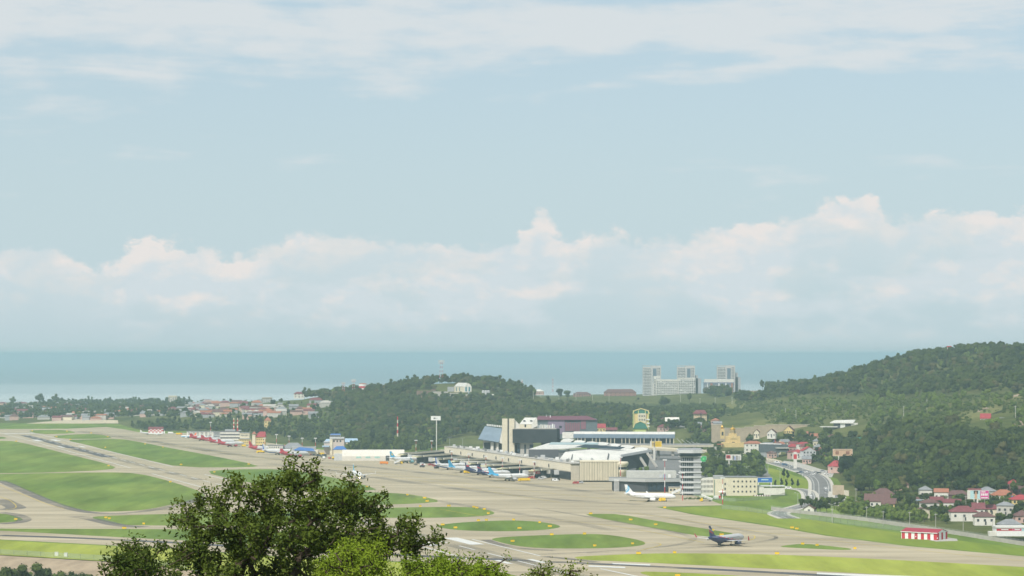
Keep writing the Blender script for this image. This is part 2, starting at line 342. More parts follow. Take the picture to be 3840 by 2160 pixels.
def sea_mat():
    m = bpy.data.materials.new('sea_water'); m.use_nodes = True; nt = m.node_tree; L = nt.links.new; b = nt.nodes['Principled BSDF']; b.inputs['Roughness'].default_value = .3; b.inputs['Specular IOR Level'].default_value = .25
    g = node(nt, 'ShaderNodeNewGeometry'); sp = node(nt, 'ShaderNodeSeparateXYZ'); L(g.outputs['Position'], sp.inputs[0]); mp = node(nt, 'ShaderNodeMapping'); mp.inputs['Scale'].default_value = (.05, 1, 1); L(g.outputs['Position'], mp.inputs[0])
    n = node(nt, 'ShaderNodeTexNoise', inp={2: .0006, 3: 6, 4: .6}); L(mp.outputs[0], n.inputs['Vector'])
    a = node(nt, 'ShaderNodeMath', operation='MULTIPLY_ADD'); L(n.outputs[0], a.inputs[0]); a.inputs[1].default_value = 9000; L(sp.outputs[1], a.inputs[2])      # base colour paler near the coast, darker teal farther out
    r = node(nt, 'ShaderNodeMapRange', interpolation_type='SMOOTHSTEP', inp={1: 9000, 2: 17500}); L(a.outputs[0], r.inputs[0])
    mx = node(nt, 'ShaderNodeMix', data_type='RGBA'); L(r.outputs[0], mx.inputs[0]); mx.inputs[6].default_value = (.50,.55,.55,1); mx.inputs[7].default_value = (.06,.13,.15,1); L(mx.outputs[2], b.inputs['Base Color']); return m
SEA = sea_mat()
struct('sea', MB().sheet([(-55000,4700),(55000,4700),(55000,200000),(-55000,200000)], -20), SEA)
# ------------------------------------------------------------------ airfield: grass base, pavement, grass islands
GRASS = M('mown_grass', (.105,.175,.038), .9, col2=(.200,.252,.058), scale=.011, detail=7, stretch=(1,.35,1), streak=(.05, (1,.16,1), .70, 1.25, .32))
GRASSY = M('dry_mown_grass', (.23,.29,.045), .9, col2=(.36,.375,.080), scale=.009, detail=7, stretch=(1,.35,1), streak=(.05, (1,.16,1), .74, 1.2, -.9))
PAVE = M('apron_concrete', (.345,.297,.210), .85, col2=(.475,.41,.295), scale=.012, detail=8, stretch=(.6,1.5,1), streak=(.05, (.14,1,1), .74, 1.15, .35))
ASPH = M('asphalt', (.16,.16,.155), .85, col2=(.22,.215,.21), scale=.05, detail=6)
struct('airfield_grass', MB().sheet(PLAT, 0.0), GRASS)
def poly(pts): return [W(x, y, 0).to_2d() for x, y in pts]
pave = struct('apron_pavement', MB().sheet(poly([(-600,1606),(0,1604),(250,1603),(400,1596),(470,1606),(560,1624),(690,1618),(900,1640),(1150,1676),(1300,1690),(1500,1690),(1660,1690),(2020,1735),(2230,1790),(2330,1800),(2420,1812),(2540,1842),(2640,1862),(2714,1890),(2460,1896),(2600,1925),(2900,1970),(3100,2005),(3400,2043),(3840,2082),(4500,2140),(4500,2240),(3400,2260),(2500,2290),(2100,2260),(1960,2160),(1830,2130),(1700,2110),(1550,2103),(1100,2085),(640,2052),(0,2018),(-600,1988)]), 0.05), PAVE)
ISL = {
 'A0':[(-600,1628),(0,1631),(32,1638),(0,1642),(-600,1644)],
 'A':[(-600,1650),(0,1648),(65,1650),(250,1697),(440,1744),(415,1757),(200,1767),(0,1770),(-600,1780)],
 'B':[(-300,1776),(0,1773),(100,1771),(400,1766),(520,1770),(640,1800),(780,1848),(740,1870),(660,1884),(560,1905),(480,1912),(340,1915),(260,1900),(180,1870),(80,1825),(0,1795)],
 'C':[(97,1610),(170,1607),(250,1608),(292,1617),(240,1622),(145,1623)], 'D':[(190,1630),(280,1624),(365,1622),(430,1636),(380,1641),(230,1641)],
 'E':[(240,1645),(330,1643),(450,1640),(520,1652),(620,1672),(800,1705),(975,1741),(940,1748),(680,1748),(560,1722),(400,1684),(330,1664)],
 'F':[(758,1764),(860,1755),(1060,1754),(1200,1775),(1430,1829),(1360,1836),(1150,1838),(900,1800)], 'G':[(1150,1858),(1340,1840),(1480,1844),(1560,1852),(1668,1876),(1560,1884),(1400,1889),(1200,1892)],
 'H':[(1000,1920),(1100,1908),(1300,1903),(1561,1897),(1763,1896),(1824,1905),(1866,1921),(1804,1932),(1662,1937),(1400,1937),(1100,1932)],
 'I':[(1632,1968),(1683,1958),(1804,1950),(1925,1946),(2026,1952),(2086,1962),(2107,1971),(2066,1980),(1985,1986),(1844,1988),(1723,1984),(1658,1976)],
 'J':[(1824,2013),(2006,2003),(2207,1997),(2288,2001),(2389,2018),(2427,2032),(2401,2043),(2288,2051),(2086,2053),(1965,2047),(1884,2032)],
 'K':[(2187,1925),(2228,1922),(2325,1923),(2461,1949),(2663,1981),(2770,1999),(2700,2008),(2643,2008),(2542,1992),(2300,1949)], 'L':[(2910,2046),(2966,2038),(3019,2034),(3110,2043),(3206,2054),(3168,2059),(3027,2052)],
 'M':[(2130,2084),(2300,2076),(2502,2069),(2906,2074),(3340,2094),(3840,2122),(4400,2155),(4400,2225),(3840,2182),(3340,2151),(2704,2119),(2300,2099),(2207,2097)],
 'N':[(2350,2137),(2542,2142),(2784,2155),(3000,2172),(2600,2190)], 'O':[(-300,1915),(0,1920),(55,1928),(92,1944),(69,1950),(0,1957),(-300,1965)],
 'P':[(331,1934),(414,1929),(662,1922),(1000,1915),(1250,1935),(1200,1962),(1000,1968),(593,1966),(442,1964),(386,1950)],
 'Q':[(-400,1975),(0,1978),(607,1979),(1000,1985),(1350,2000),(1450,2030),(1300,2045),(1000,2038),(635,2019),(470,2011),(165,1994),(0,1985),(-400,1970)]}
for k, pts in ISL.items():
    mat = GRASSY if k in 'MN' else GRASS
    struct('grass_island', MB().sheet(chaikin([Vector((p.x, p.y)) for p in poly(pts)], 1 if k in 'ABCDEFGKQ' else 2), 0.09), mat, pave)
struct('grass_verge', MB().sheet([(p.x, p.y) for p in poly([(-600,1991),(0,2021),(640,2055),(1100,2088),(1550,2106),(1700,2113),(1830,2133),(1950,2160),(1500,2175),(1000,2163),(700,2129),(400,2099),(0,2075),(-600,2045)])], 0.04), GRASSY)
struct('grass_verge', MB().sheet([(p.x, p.y) for p in poly([(2714,1893),(2480,1899),(2620,1925),(2900,1966),(3100,2001),(3400,2039),(3840,2078),(4450,2132),(4440,2112),(3840,2052),(3400,1998),(3150,1962),(2900,1915),(2800,1897)])], 0.04), M('verge_grass', (.15,.215,.036), .9, col2=(.27,.305,.06), scale=.012, detail=7, stretch=(1,.35,1), streak=(.06, (1,.12,1), .82, 1.15, -.3)))
# darker asphalt, worn tracks and rubber on the pavement
def stain(name, col1, thr0, thr1, scale, stretch=(1,1,1), op=0.8):
    m = bpy.data.materials.new(name); m.use_nodes = True; nt = m.node_tree; L = nt.links.new; b = nt.nodes['Principled BSDF']
    b.inputs['Base Color'].default_value = (*col1, 1); b.inputs['Roughness'].default_value = .85
    g = node(nt, 'ShaderNodeNewGeometry'); mp = node(nt, 'ShaderNodeMapping'); mp.inputs['Scale'].default_value = stretch; L(g.outputs['Position'], mp.inputs[0])
    n = node(nt, 'ShaderNodeTexNoise', inp={2: scale, 3: 6, 4: .6}); L(mp.outputs[0], n.inputs['Vector'])
    r = node(nt, 'ShaderNodeMapRange', inp={1: thr0, 2: thr1, 4: op}); L(n.outputs[0], r.inputs[0]); L(r.outputs[0], b.inputs['Alpha']); return m
RUB = stain('rubber_marks', (.075,.075,.085), .30, .55, .03, op=.9); WORN = stain('worn_tracks', (.17,.16,.145), .35, .68, .02, op=.45); DARKA = stain('dark_shoulder', (.16,.145,.135), .30, .55, .015, op=.6)
RX = lambda d: -304 + (2144 - d) * .335                  # centreline of the long runway
RN = Vector((.948, .318)); DN = lambda d: 954000 / (990000 / d - 22)
def rpt(d, off=0.0): c = Vector((RX(d), d)); return c + RN * off
def strip_on(name, mat, d0, d1, off, w, z, parent, taper=False):
    a, b = rpt(DN(d0), off), rpt(DN(d1), off); n = 12; mb = MB(); line = [a.lerp(b, i/n) for i in range(n+1)]
    ribbon(mb, line, w, z); return struct(name, mb, mat, parent)
strip_on('rubber_streak', RUB, 2420, 3020, -3, 13, .12, pave); strip_on('rubber_streak', WORN, 2000, 2420, -2, 11, .12, pave); strip_on('rubber_streak', WORN, 1150, 1560, 0, 13, .12, pave)
def track(pts, w, mat, name='tyre_track', z=.13):
    line = chaikin([W(*p).to_2d() for p in pts], 3, closed=False); struct(name, ribbon(MB(), line, w, z), mat, pave)
for off in (-3.2, 3.2):
    track([(2300,1918+off*.6),(2450,1925+off*.6),(2650,1963+off*.6),(2850,1996+off*.6),(2930,2010+off*.6),(2860,2028+off*.6),(2700,2044+off*.6),(2450,2058+off*.6),(2200,2068+off*.6)], 2.2, WORN)
track([(2000,1900),(2250,1940),(2450,1975),(2620,2010),(2560,2040),(2300,2062),(2000,2076),(1700,2082),(1500,2080)], 5, WORN)
track([(0,2003),(300,2013),(640,2029),(1000,2052),(1600,2082),(2200,2108),(2900,2142),(3300,2165)], 9, RUB, 'centre_rubber')
track([(0,1775+22),(60,1822),(160,1868),(260,1903),(350,1921),(480,1922),(640,1898),(780,1858)], 9, DARKA, 'dark_shoulder'); track([(0,1975),(300,1972),(600,1972),(900,1975)], 3, WORN)
track([(280,1932),(330,1938),(390,1953),(450,1967),(540,1972)], 11, DARKA, 'dark_shoulder'); track([(0,1917),(55,1923),(100,1942),(75,1955),(0,1960)], 9, DARKA, 'dark_shoulder'); track([(0,1868),(40,1888),(70,1902),(0,1907)], 14, DARKA, 'dark_shoulder')
track([(1820,2020),(1880,2040),(1960,2054),(2080,2060)], 6, DARKA, 'dark_shoulder'); track([(2040,2082),(2140,2092),(2240,2104)], 6, DARKA, 'dark_shoulder')
track([(1500,1850),(1700,1885),(1900,1915),(2100,1945),(2300,1985)], 9, WORN); track([(1000,1735),(1200,1752),(1500,1800),(1800,1840),(2100,1870),(2400,1888)], 12, WORN); track([(560,1650),(800,1690),(1000,1715),(1300,1738),(1700,1780),(2000,1815),(2300,1850)], 14, WORN)
track([(300,1612),(500,1640),(700,1672),(900,1700)], 20, WORN)
# white runway paint
MARK = M('runway_paint', (.60,.60,.57), .7, .08, .5)
def mark(d0, d1, off, w): strip_on('runway_marking', MARK, d0, d1, off, w, .16, pave)
for a, b in ((2205,3140),(1880,2105),(1575,1680),(1255,1335)): mark(a, b, -20.8, 1.3)
for a, b in ((2215,3140),(1995,2080),(1640,1760),(1262,1372)): mark(a, b, 20.8, 1.3)
d = 1165
while d < 3040: mark(d, d + 27, 0, 1.1); d += 47
for o in (-12.5, 12.5): mark(1338, 1386, o, 8.5)
for o in (-9, 9): mark(1225, 1246, o, 3.2)
for k in range(-6, 6): mark(3070, 3100, k*3.2+1.6, 1.8)
for o in (-11, 11): mark(2830, 2880, o, 8)
for o in (-12, 12): mark(2650, 2690, o, 4)
def quadmark(pts, name='runway_marking', mat=MARK): struct(name, MB().sheet([(p.x, p.y) for p in (W(*q) for q in pts)], .16), mat, pave)
for q in ([(2207,2116),(2345,2122),(2345,2127),(2207,2121)], [(2290,2107),(2440,2112),(2437,2117),(2300,2111)], [(3063,2143),(3333,2153),(3600,2163),(3600,2172),(3250,2159),(3063,2149)], [(2962,2155),(3333,2168),(3333,2178),(2940,2164)], [(2254,2128),(2420,2162),(2412,2164),(2248,2129)]): quadmark(q)
YLINE = M('yellow_line_paint', (.60,.45,.08), .7, .1)
def yline(pts): struct('taxi_line', ribbon(MB(), chaikin([W(*p).to_2d() for p in pts], 3, closed=False), .5, .17), YLINE, pave)
for l_ in ([(300,1610),(520,1645),(800,1690),(1100,1728),(1500,1778),(1900,1828),(2300,1870),(2430,1878)], [(1650,1905),(1850,1940),(2150,1948),(2420,1985),(2640,2030)], [(2250,1905),(2500,1935),(2800,1985),(3100,2022),(3500,2066),(3840,2100)], [(1000,1745),(1300,1765),(1600,1800),(1900,1850),(2100,1880)], [(1450,1740),(1800,1790),(2050,1815),(2250,1825)]): yline(l_)
yline([(0,1858),(40,1872),(70,1900),(20,1907)]); yline([(0,1815),(90,1852),(180,1888),(240,1903)]); yline([(2400,2030),(2470,2032),(2485,2040),(2400,2060)]); yline([(2740,2030),(2830,2020),(2832,2003),(2800,2005)])
# ------------------------------------------------------------------ river bank at the near edge
SAND = M('sandy_bank', (.40,.32,.225), .95, col2=(.26,.205,.145), scale=.09, detail=8, bump=.4)
top = [W(-700,2046), W(0,2078), W(400,2102), W(700,2132), W(1000,2168)]
mb = MB(); rows = []
for f_, z in ((0, .03), (.12, -.6), (.5, -3.4), (.85, -5.2), (1.0, -5.5), (1.5, -5.6)):
    rows.append([(p.x + 8*f_ + .8*math.sin(i*2.3+f_*5), p.y - 36*f_, z) for i, p in enumerate([top[j].lerp(top[j+1], t/6) for j in range(4) for t in range(6)] + [top[4]])])
n = len(rows[0]); mb.add([p for r in rows for p in r], [(k*n+i, (k+1)*n+i, (k+1)*n+i+1, k*n+i+1) for k in range(5) for i in range(n-1)])
struct('river_bank', mb, SAND, smooth=True)
struct('bank_road', ribbon(MB(), [(p.x+12, p.y-60) for p in top], 9, -5.5), ASPH)
struct('river_water', MB().sheet([(p.x+14, p.y-66) for p in top] + [(p.x+30, p.y-125) for p in reversed(top)], -5.75), M('river_surface', (.16,.20,.20), .3, .12, .05))
# ------------------------------------------------------------------ roads on the right
KERB = M('kerb_stone', (.50,.47,.41), .85, .08)
def road(name, pts, w, z=.10, lanes=True, kerb=True, zf=None):
    line = chaikin([W(x, y).to_2d() for x, y in pts], 3, closed=False); r = struct(name, ribbon(MB(), line, w, z), ASPH)
    if kerb:
        for s_ in (-1, 1): struct('pavement', ribbon(MB(), line, 2.6, z + .14, off=s_*(w/2+1.3), h=.2), KERB, r)
    if lanes:
        for o in (-.12*w, .38*w, -.38*w): struct('lane_line', ribbon(MB(), line, .35, z + .02, off=o), MARK, r)
    return r
road('boulevard', [(2830,1712),(2880,1724),(2950,1743),(3010,1762),(3055,1778),(3078,1800),(3080,1830),(3080,1862)], 15)
road('slip_road', [(3072,1868),(3050,1882),(3005,1895),(2940,1912),(2910,1922),(2960,1940)], 10, z=.13)
road('slip_road', [(3092,1868),(3120,1885),(3180,1893)], 9, z=.16)
road('service_road', [(3036,1880),(3040,1858),(3030,1838),(3000,1830),(2950,1828)], 8, z=.19)
road('service_road', [(3140,1840),(3136,1862),(3160,1885)], 8, z=.22, lanes=False)
struct('terminal_forecourt', MB().sheet(poly([(1760,1705),(2000,1685),(2300,1676),(2700,1692),(2650,1725),(2560,1745),(2345,1790),(2300,1780),(2120,1752)]), .055), ASPH)
struct('car_park', MB().sheet(poly([(2340,1752),(2560,1745),(2640,1728),(2860,1730),(2895,1790),(2640,1799),(2560,1790),(2345,1797)]), .065), ASPH)
struct('forecourt', MB().sheet([(p.x, p.y) for p in (W(*q) for q in [(2960,1712),(3000,1730),(3080,1755),(3130,1765),(3120,1785),(3060,1778),(2990,1752),(2930,1730)])], .06), CONC)
struct('lawn', MB().sheet([(p.x, p.y) for p in (W(*q) for q in [(2880,1748),(2950,1768),(3040,1800),(3050,1825),(2960,1826),(2900,1812),(2930,1790),(2880,1770)])], .07), MATS['verge_grass'])

o = thing('cutting_wall', 'smooth tan retaining wall cut into the slope beside the boulevard', 'wall', W(3142,1852)); s_ = spx(1852)
MB().prism([(-19*s_,0),(21*s_,-3),(22*s_,-1.6),(-19*s_,1.4)], 0, 38*s_).build('wall_face', TANW, o); MB().prism([(21*s_,-3),(34*s_,-11),(35*s_,-9.6),(22*s_,-1.6)], 0, 20*s_).build('wing_wall', BEIGE, o)

DIRT = M('bare_earth', (.27,.20,.145), .95, col2=(.36,.29,.21), scale=.06, detail=6)
DRYG = M('dry_slope_grass', (.13,.145,.05), .95, col2=(.19,.18,.075), scale=.03, detail=6)
def drape(name, pts, mat, up=.7, n=10):
    """a patch of ground lying on the terrain, drawn inside a px outline"""
    q = [T(x, y) for x, y in pts]; c = sum(q, Vector())/len(q); mb = MB(); rows = []
    for k in range(n+1):
        rows.append([((c + (v-c)*k/n).x, (c + (v-c)*k/n).y) for v in q])
    V = [(x, y, float(ht(np.array([x]), np.array([y]))[0]) + up*(1 if k < n else .2)) for k, r in enumerate(rows) for x, y in r]; m = len(q)
    mb.add(V, [(k*m+i, k*m+(i+1) % m, (k+1)*m+(i+1) % m, (k+1)*m+i)[::-1] for k in range(n) for i in range(m)]); return struct(name, mb, mat)
for pts in ([(2760,1476),(2790,1464),(2820,1460),(2860,1468),(2858,1484),(2830,1476),(2790,1484)], [(3655,1538),(3700,1524),(3712,1528),(3670,1544)], [(3790,1484),(3840,1468),(3845,1474),(3800,1490)], [(3800,1582),(3830,1572),(3840,1590),(3815,1598)]): drape('bare_earth_patch', pts, DIRT)
for pts in ([(2700,1632),(2760,1600),(2850,1570),(2950,1560),(2990,1580),(2900,1600),(2800,1615),(2720,1640)], [(2960,1545),(3040,1525),(3120,1520),(3080,1545),(3000,1560)], [(3560,1570),(3700,1520),(3830,1475),(3840,1500),(3700,1555),(3600,1585)], [(2690,1520),(2760,1495),(2800,1500),(2780,1530),(2710,1535)]): drape('dry_grass_patch', pts, DRYG, .5)
drape('sand_strip', [(92,1584),(150,1579),(230,1573),(290,1567),(350,1570),(442,1572),(444,1583),(300,1584)], M('pale_sand', (.50,.43,.31), .95, .1, .05), .8)
# ================================================================== trees
LEAF = leafmat('broad_leaves', (.013,.027,.010), (.092,.124,.028), .03)
LEAFL = leafmat('light_leaves', (.075,.125,.024), (.165,.215,.042), .05)
LEAFO = leafmat('olive_leaves', (.060,.066,.026), (.135,.125,.048), .04)
LEAFD = leafmat('dark_needles', (.014,.028,.016), (.028,.048,.022), .2)
LEAFB = leafmat('bush_leaves', (.050,.090,.022), (.125,.160,.038), .015)
def crown_mesh(seed, rx, rz, zc, nlobe, nleaf, size, mat, cone=0.0):
    g = np.random.default_rng(seed); V = []; Fc = []
    dirs = g.normal(size=(nlobe, 3)); dirs /= np.linalg.norm(dirs, axis=1)[:,None]; rad = g.uniform(.35, .8, nlobe)[:,None]
    c = dirs * rad * np.array([rx, rx, rz]); lr = g.uniform(.36, .55, nlobe) * min(rx, rz)
    if cone: c[:, :2] *= (1 - cone * np.clip((c[:,2:3] + rz) / (2*rz), 0, 1)); lr = lr * (1 - .6*cone*np.clip((c[:,2] + rz) / (2*rz), 0, 1))
    ico = bmesh.new(); bmesh.ops.create_icosphere(ico, subdivisions=2, radius=1); iv = np.array([v.co[:] for v in ico.verts]); fi = [[v.index for v in f.verts] for f in ico.faces]; ico.free()
    for k in range(nlobe):
        o = len(V); jit = g.uniform(.78, 1.04, (len(iv), 1)); V += (iv * jit * lr[k] * .96 + c[k] + [0,0,zc]).tolist(); Fc += [[o+i for i in f] for f in fi]
    for _ in range(nleaf):
        k = g.integers(nlobe); d = g.normal(size=3); d[2] += .35; d /= np.linalg.norm(d); p = c[k] + d * lr[k] * g.uniform(.9, 1.2) + [0,0,zc]
        nrm = d + [0,0,.25] + g.normal(size=3) * .32; nrm /= np.linalg.norm(nrm); a = np.cross(nrm, g.normal(size=3)); a /= np.linalg.norm(a) + 1e-9; b = np.cross(nrm, a); s = size * g.uniform(.6, 1.35); o = len(V)
        V += [(p - a*s).tolist(), (p + b*s*.55 - a*s*.1).tolist(), (p + a*s).tolist(), (p - b*s*.55 + a*s*.1).tolist()]; Fc.append([o, o+1, o+2, o+3])
    me = bpy.data.meshes.new('crown'); me.from_pydata(V, [], Fc); me.materials.append(mat); me.update(); return me
def trunk_mesh(h, r, spread, seed):
    g = random.Random(seed); mb = MB(); mb.tube((0,0,-.6), (.1,.05,h*.5), r, r*.7, 7); 
    for k in range(5):
        a = k*1.26 + g.random(); mb.tube((.1,.05,h*.42), (math.cos(a)*spread*.6, math.sin(a)*spread*.6, h*.5 + g.uniform(.15,.4)*h), r*.5, r*.12, 5)
    return mb.mesh('trunk', BARK)
KINDS = {}
def kind(k, name, crowns, trunk): KINDS[k] = (name, crowns, trunk)
kind('broad', 'broadleaf_tree', [crown_mesh(s, 4.3, 4.4, 7.0, 9, 330, .62, LEAF) for s in (1,2,3)], trunk_mesh(9, .28, 3.6, 1))
kind('tall', 'tall_broadleaf_tree', [crown_mesh(s, 3.6, 6.4, 9.4, 11, 360, .62, LEAF) for s in (4,5)], trunk_mesh(13, .3, 2.8, 2))
kind('light', 'light_green_tree', [crown_mesh(s, 3.8, 3.6, 5.6, 8, 300, .58, LEAFL) for s in (6,7)], trunk_mesh(7, .22, 3.0, 3))
kind('cypress', 'cypress_tree', [crown_mesh(8, 1.25, 5.2, 6.0, 9, 260, .45, LEAFD, .6)], trunk_mesh(4, .16, .5, 4))
kind('fir', 'conical_conifer', [crown_mesh(9, 2.0, 3.6, 4.3, 10, 260, .45, LEAFD, .9)], trunk_mesh(4, .16, .6, 5))
kind('bush', 'bush', [crown_mesh(s, 2.6, 1.5, 1.3, 7, 190, .48, LEAFB) for s in (10,11)], trunk_mesh(1.6, .1, 1.0, 6))
kind('big', 'spreading_tree', [crown_mesh(s, 6.2, 4.9, 8.4, 15, 760, .8, LEAF) for s in (21,22,23)], trunk_mesh(11, .4, 5.0, 7))
kind('olive', 'olive_brown_tree', [crown_mesh(s, 4.6, 4.2, 6.8, 11, 420, .65, LEAFO) for s in (31,)], trunk_mesh(8, .28, 3.6, 8))
PROTO = {}
def tree(k, loc, s=1.0, label=None, group=None, rz=None, ci=None, cat='tree'):
    name, crowns, tr = KINDS[k]; ci = random.randrange(len(crowns)) if ci is None else ci
    o = thing(name, label, cat, loc, random.uniform(0, 6.28) if rz is None else rz, group); o.scale = (s*random.uniform(.9,1.12), s*random.uniform(.9,1.12), s)
    c = ob('crown', crowns[ci], o); ob('trunk', tr, o); PROTO.setdefault((k, ci), c); return o
def scatter(name, label, cat, pts, proto):
    me = bpy.data.meshes.new(name); me.vertices.add(len(pts)); me.vertices.foreach_set('co', np.ascontiguousarray(pts[:, :3]).ravel())
    at = me.attributes.new('s', 'FLOAT', 'POINT'); at.data.foreach_set('value', np.ascontiguousarray(pts[:, 3])); me.update()
    o = ob(name, me); tag(o, label, cat, kind='stuff')
    ng = bpy.data.node_groups.new(name, 'GeometryNodeTree'); ng.interface.new_socket('Geometry', in_out='INPUT', socket_type='NodeSocketGeometry'); ng.interface.new_socket('Geometry', in_out='OUTPUT', socket_type='NodeSocketGeometry')
    gi = node(ng, 'NodeGroupInput'); go = node(ng, 'NodeGroupOutput'); ip = node(ng, 'GeometryNodeInstanceOnPoints'); oi = node(ng, 'GeometryNodeObjectInfo'); oi.inputs[0].default_value = proto
    rv = node(ng, 'FunctionNodeRandomValue', data_type='FLOAT_VECTOR'); rv.inputs[0].default_value = (0,0,0); rv.inputs[1].default_value = (.12,.12,6.28)
    na = node(ng, 'GeometryNodeInputNamedAttribute', data_type='FLOAT'); na.inputs[0].default_value = 's'; L = ng.links.new
    L(gi.outputs[0], ip.inputs['Points']); L(oi.outputs['Geometry'], ip.inputs['Instance']); L(rv.outputs[0], ip.inputs['Rotation']); L(na.outputs['Attribute'], ip.inputs['Scale']); L(ip.outputs[0], go.inputs[0])
    o.modifiers.new('grow', 'NODES').node_group = ng; return o
# --- where woods grow (pixel outlines of the ground they stand on)
EXC = [[(1555,1470),(1690,1456),(1780,1456),(1870,1474),(1870,1496),(1700,1494),(1560,1490)], [(1622,1436),(1700,1436),(1710,1460),(1610,1462)], [(700,1512),(1000,1500),(1190,1490),(1250,1500),(1260,1535),(1150,1575),(760,1580),(700,1560)],
       [(2380,1500),(2760,1490),(2760,1525),(2380,1530)], [(1960,1485),(2360,1485),(2400,1520),(2000,1525)], [(2740,1455),(2880,1455),(2870,1490),(2740,1490)], [(2700,1560),(2850,1540),(2900,1600),(2660,1640)], [(2230,1585),(2260,1585),(2260,1640),(2230,1640)],
       [(2350,1600),(2460,1600),(2460,1650),(2350,1650)], [(3640,1545),(3800,1545),(3800,1600),(3640,1600)], [(3090,1570),(3250,1570),(3250,1625),(3090,1625)], [(2670,1620),(3060,1600),(3060,1645),(2670,1650)], [(2700,1655),(2850,1655),(2860,1698),(2700,1698)], [(2850,1660),(2960,1660),(2960,1716),(2850,1716)], [(2975,1690),(3065,1690),(3060,1716),(2975,1716)], [(3120,1745),(3175,1745),(3175,1772),(3120,1772)], [(2830,1700),(2900,1715),(3010,1755),(3090,1775),(3110,1900),(3060,1900),(3050,1790),(2980,1770),(2880,1742),(2820,1715)], [(3090,1750),(3180,1795),(3180,1900),(3000,1900),(3000,1830),(3090,1800)], [(3265,1893),(3380,1893),(3380,1912),(3265,1912)], [(3580,1935),(3740,1915),(3740,1960),(3590,1962)], [(2420,1625),(2560,1600),(2600,1640),(2600,1670),(2440,1690)]]
WOODS = [  # polygon, kinds, spacing area m2, scale range
 ([(1260,1560),(1260,1660),(1100,1640),(900,1606),(700,1604),(560,1608),(600,1578),(760,1580),(1150,1575)], ('broad','light','tall','cypress'), 75, (.4,.8)),
 ([(2380,1545),(2560,1532),(2720,1530),(2690,1590),(2560,1604),(2480,1590)], ('broad','broad','light'), 70, (.5,1.0)), ([(2560,1495),(2900,1485),(3010,1590),(2900,1600),(2700,1636),(2640,1560)], ('bush',), 130, (.4,1.0)), ([(2000,1492),(2650,1500),(2640,1560),(2300,1560),(2040,1530)], ('bush','bush','broad'), 300, (.4,.9)),
 ([(2630,1718),(2850,1722),(2872,1770),(2860,1795),(2640,1795)], ('broad','light','broad','cypress'), 45, (.5,.9), 1),
 ([(1140,1462),(1280,1466),(1400,1452),(1560,1425),(1660,1412),(1850,1428),(2000,1480),(2050,1520),(2250,1545),(2400,1555),(2500,1580),(2300,1625),(2000,1640),(1850,1625),(1700,1640),(1560,1650),(1400,1655),(1260,1660),(1260,1560),(1180,1530),(1130,1500)], ('broad','broad','tall','light','olive','big'), 85, (.6,1.25)),
 ([(2640,1475),(2800,1462),(3000,1448),(3200,1402),(3400,1350),(3600,1322),(3840,1316),(4100,1316),(4100,1470),(3700,1470),(3500,1480),(3300,1492),(3100,1478),(2950,1490),(2800,1505),(2700,1500)], ('big','tall','broad','big','light','olive'), 120, (.45,1.2)),
 ([(2860,1540),(2980,1490),(3150,1485),(3300,1495),(3500,1485),(3700,1475),(4100,1475),(4100,1640),(3700,1640),(3500,1625),(3300,1635),(3100,1600),(2950,1590)], ('bush','bush','bush','bush','bush','bush','bush','light'), 75, (.5,1.1)),
 ([(3160,1660),(3300,1630),(3450,1620),(3600,1625),(3680,1640),(3840,1640),(4100,1640),(4100,1860),(3700,1858),(3450,1858),(3230,1850),(3165,1800),(3140,1720)], ('big','big','tall','light','broad','olive','big'), 95, (.5,1.2)),
 ([(420,1600),(560,1600),(900,1602),(1250,1640),(1280,1668),(1180,1664),(1040,1640),(940,1625),(700,1612),(560,1618),(470,1604)], ('broad','tall','cypress'), 70, (.6,.95)),
 ([(1300,1640),(1660,1635),(1676,1662),(1600,1690),(1480,1700),(1300,1700)], ('broad','light','tall','cypress'), 45, (.6,1.05), 1),
 ([(2440,1600),(2640,1590),(2680,1640),(2680,1690),(2560,1680),(2540,1640)], ('broad','light'), 50, (.7,1.1), 1),
 ([(2620,1650),(2860,1650),(3150,1640),(3160,1790),(3120,1765),(2960,1700),(2830,1695),(2620,1690)], ('broad','light','broad','cypress'), 45, (.5,.95), 1),
 ([(3210,1862),(3450,1862),(3840,1862),(4000,1870),(4000,2000),(3840,1990),(3500,1985),(3240,1938)], ('broad','light','broad'), 75, (.35,.6), 1),
 ([(3150,1905),(3250,1905),(3480,1950),(3480,1975),(3250,1945),(3150,1930)], ('light',), 14, (.45,.75), 1),
 ([(-200,1500),(300,1500),(700,1510),(1000,1515),(1050,1540),(800,1560),(450,1572),(0,1570),(-200,1570)], ('broad','tall','cypress','broad'), 330, (.6,1.2)),
 ([(2000,1500),(2350,1500),(2500,1520),(2450,1560),(2200,1550),(2050,1530)], ('bush','broad'), 260, (.6,1.0)),
 ([(2700,1500),(2860,1490),(2900,1560),(2700,1560)], ('bush',), 90, (.5,.9)),
]
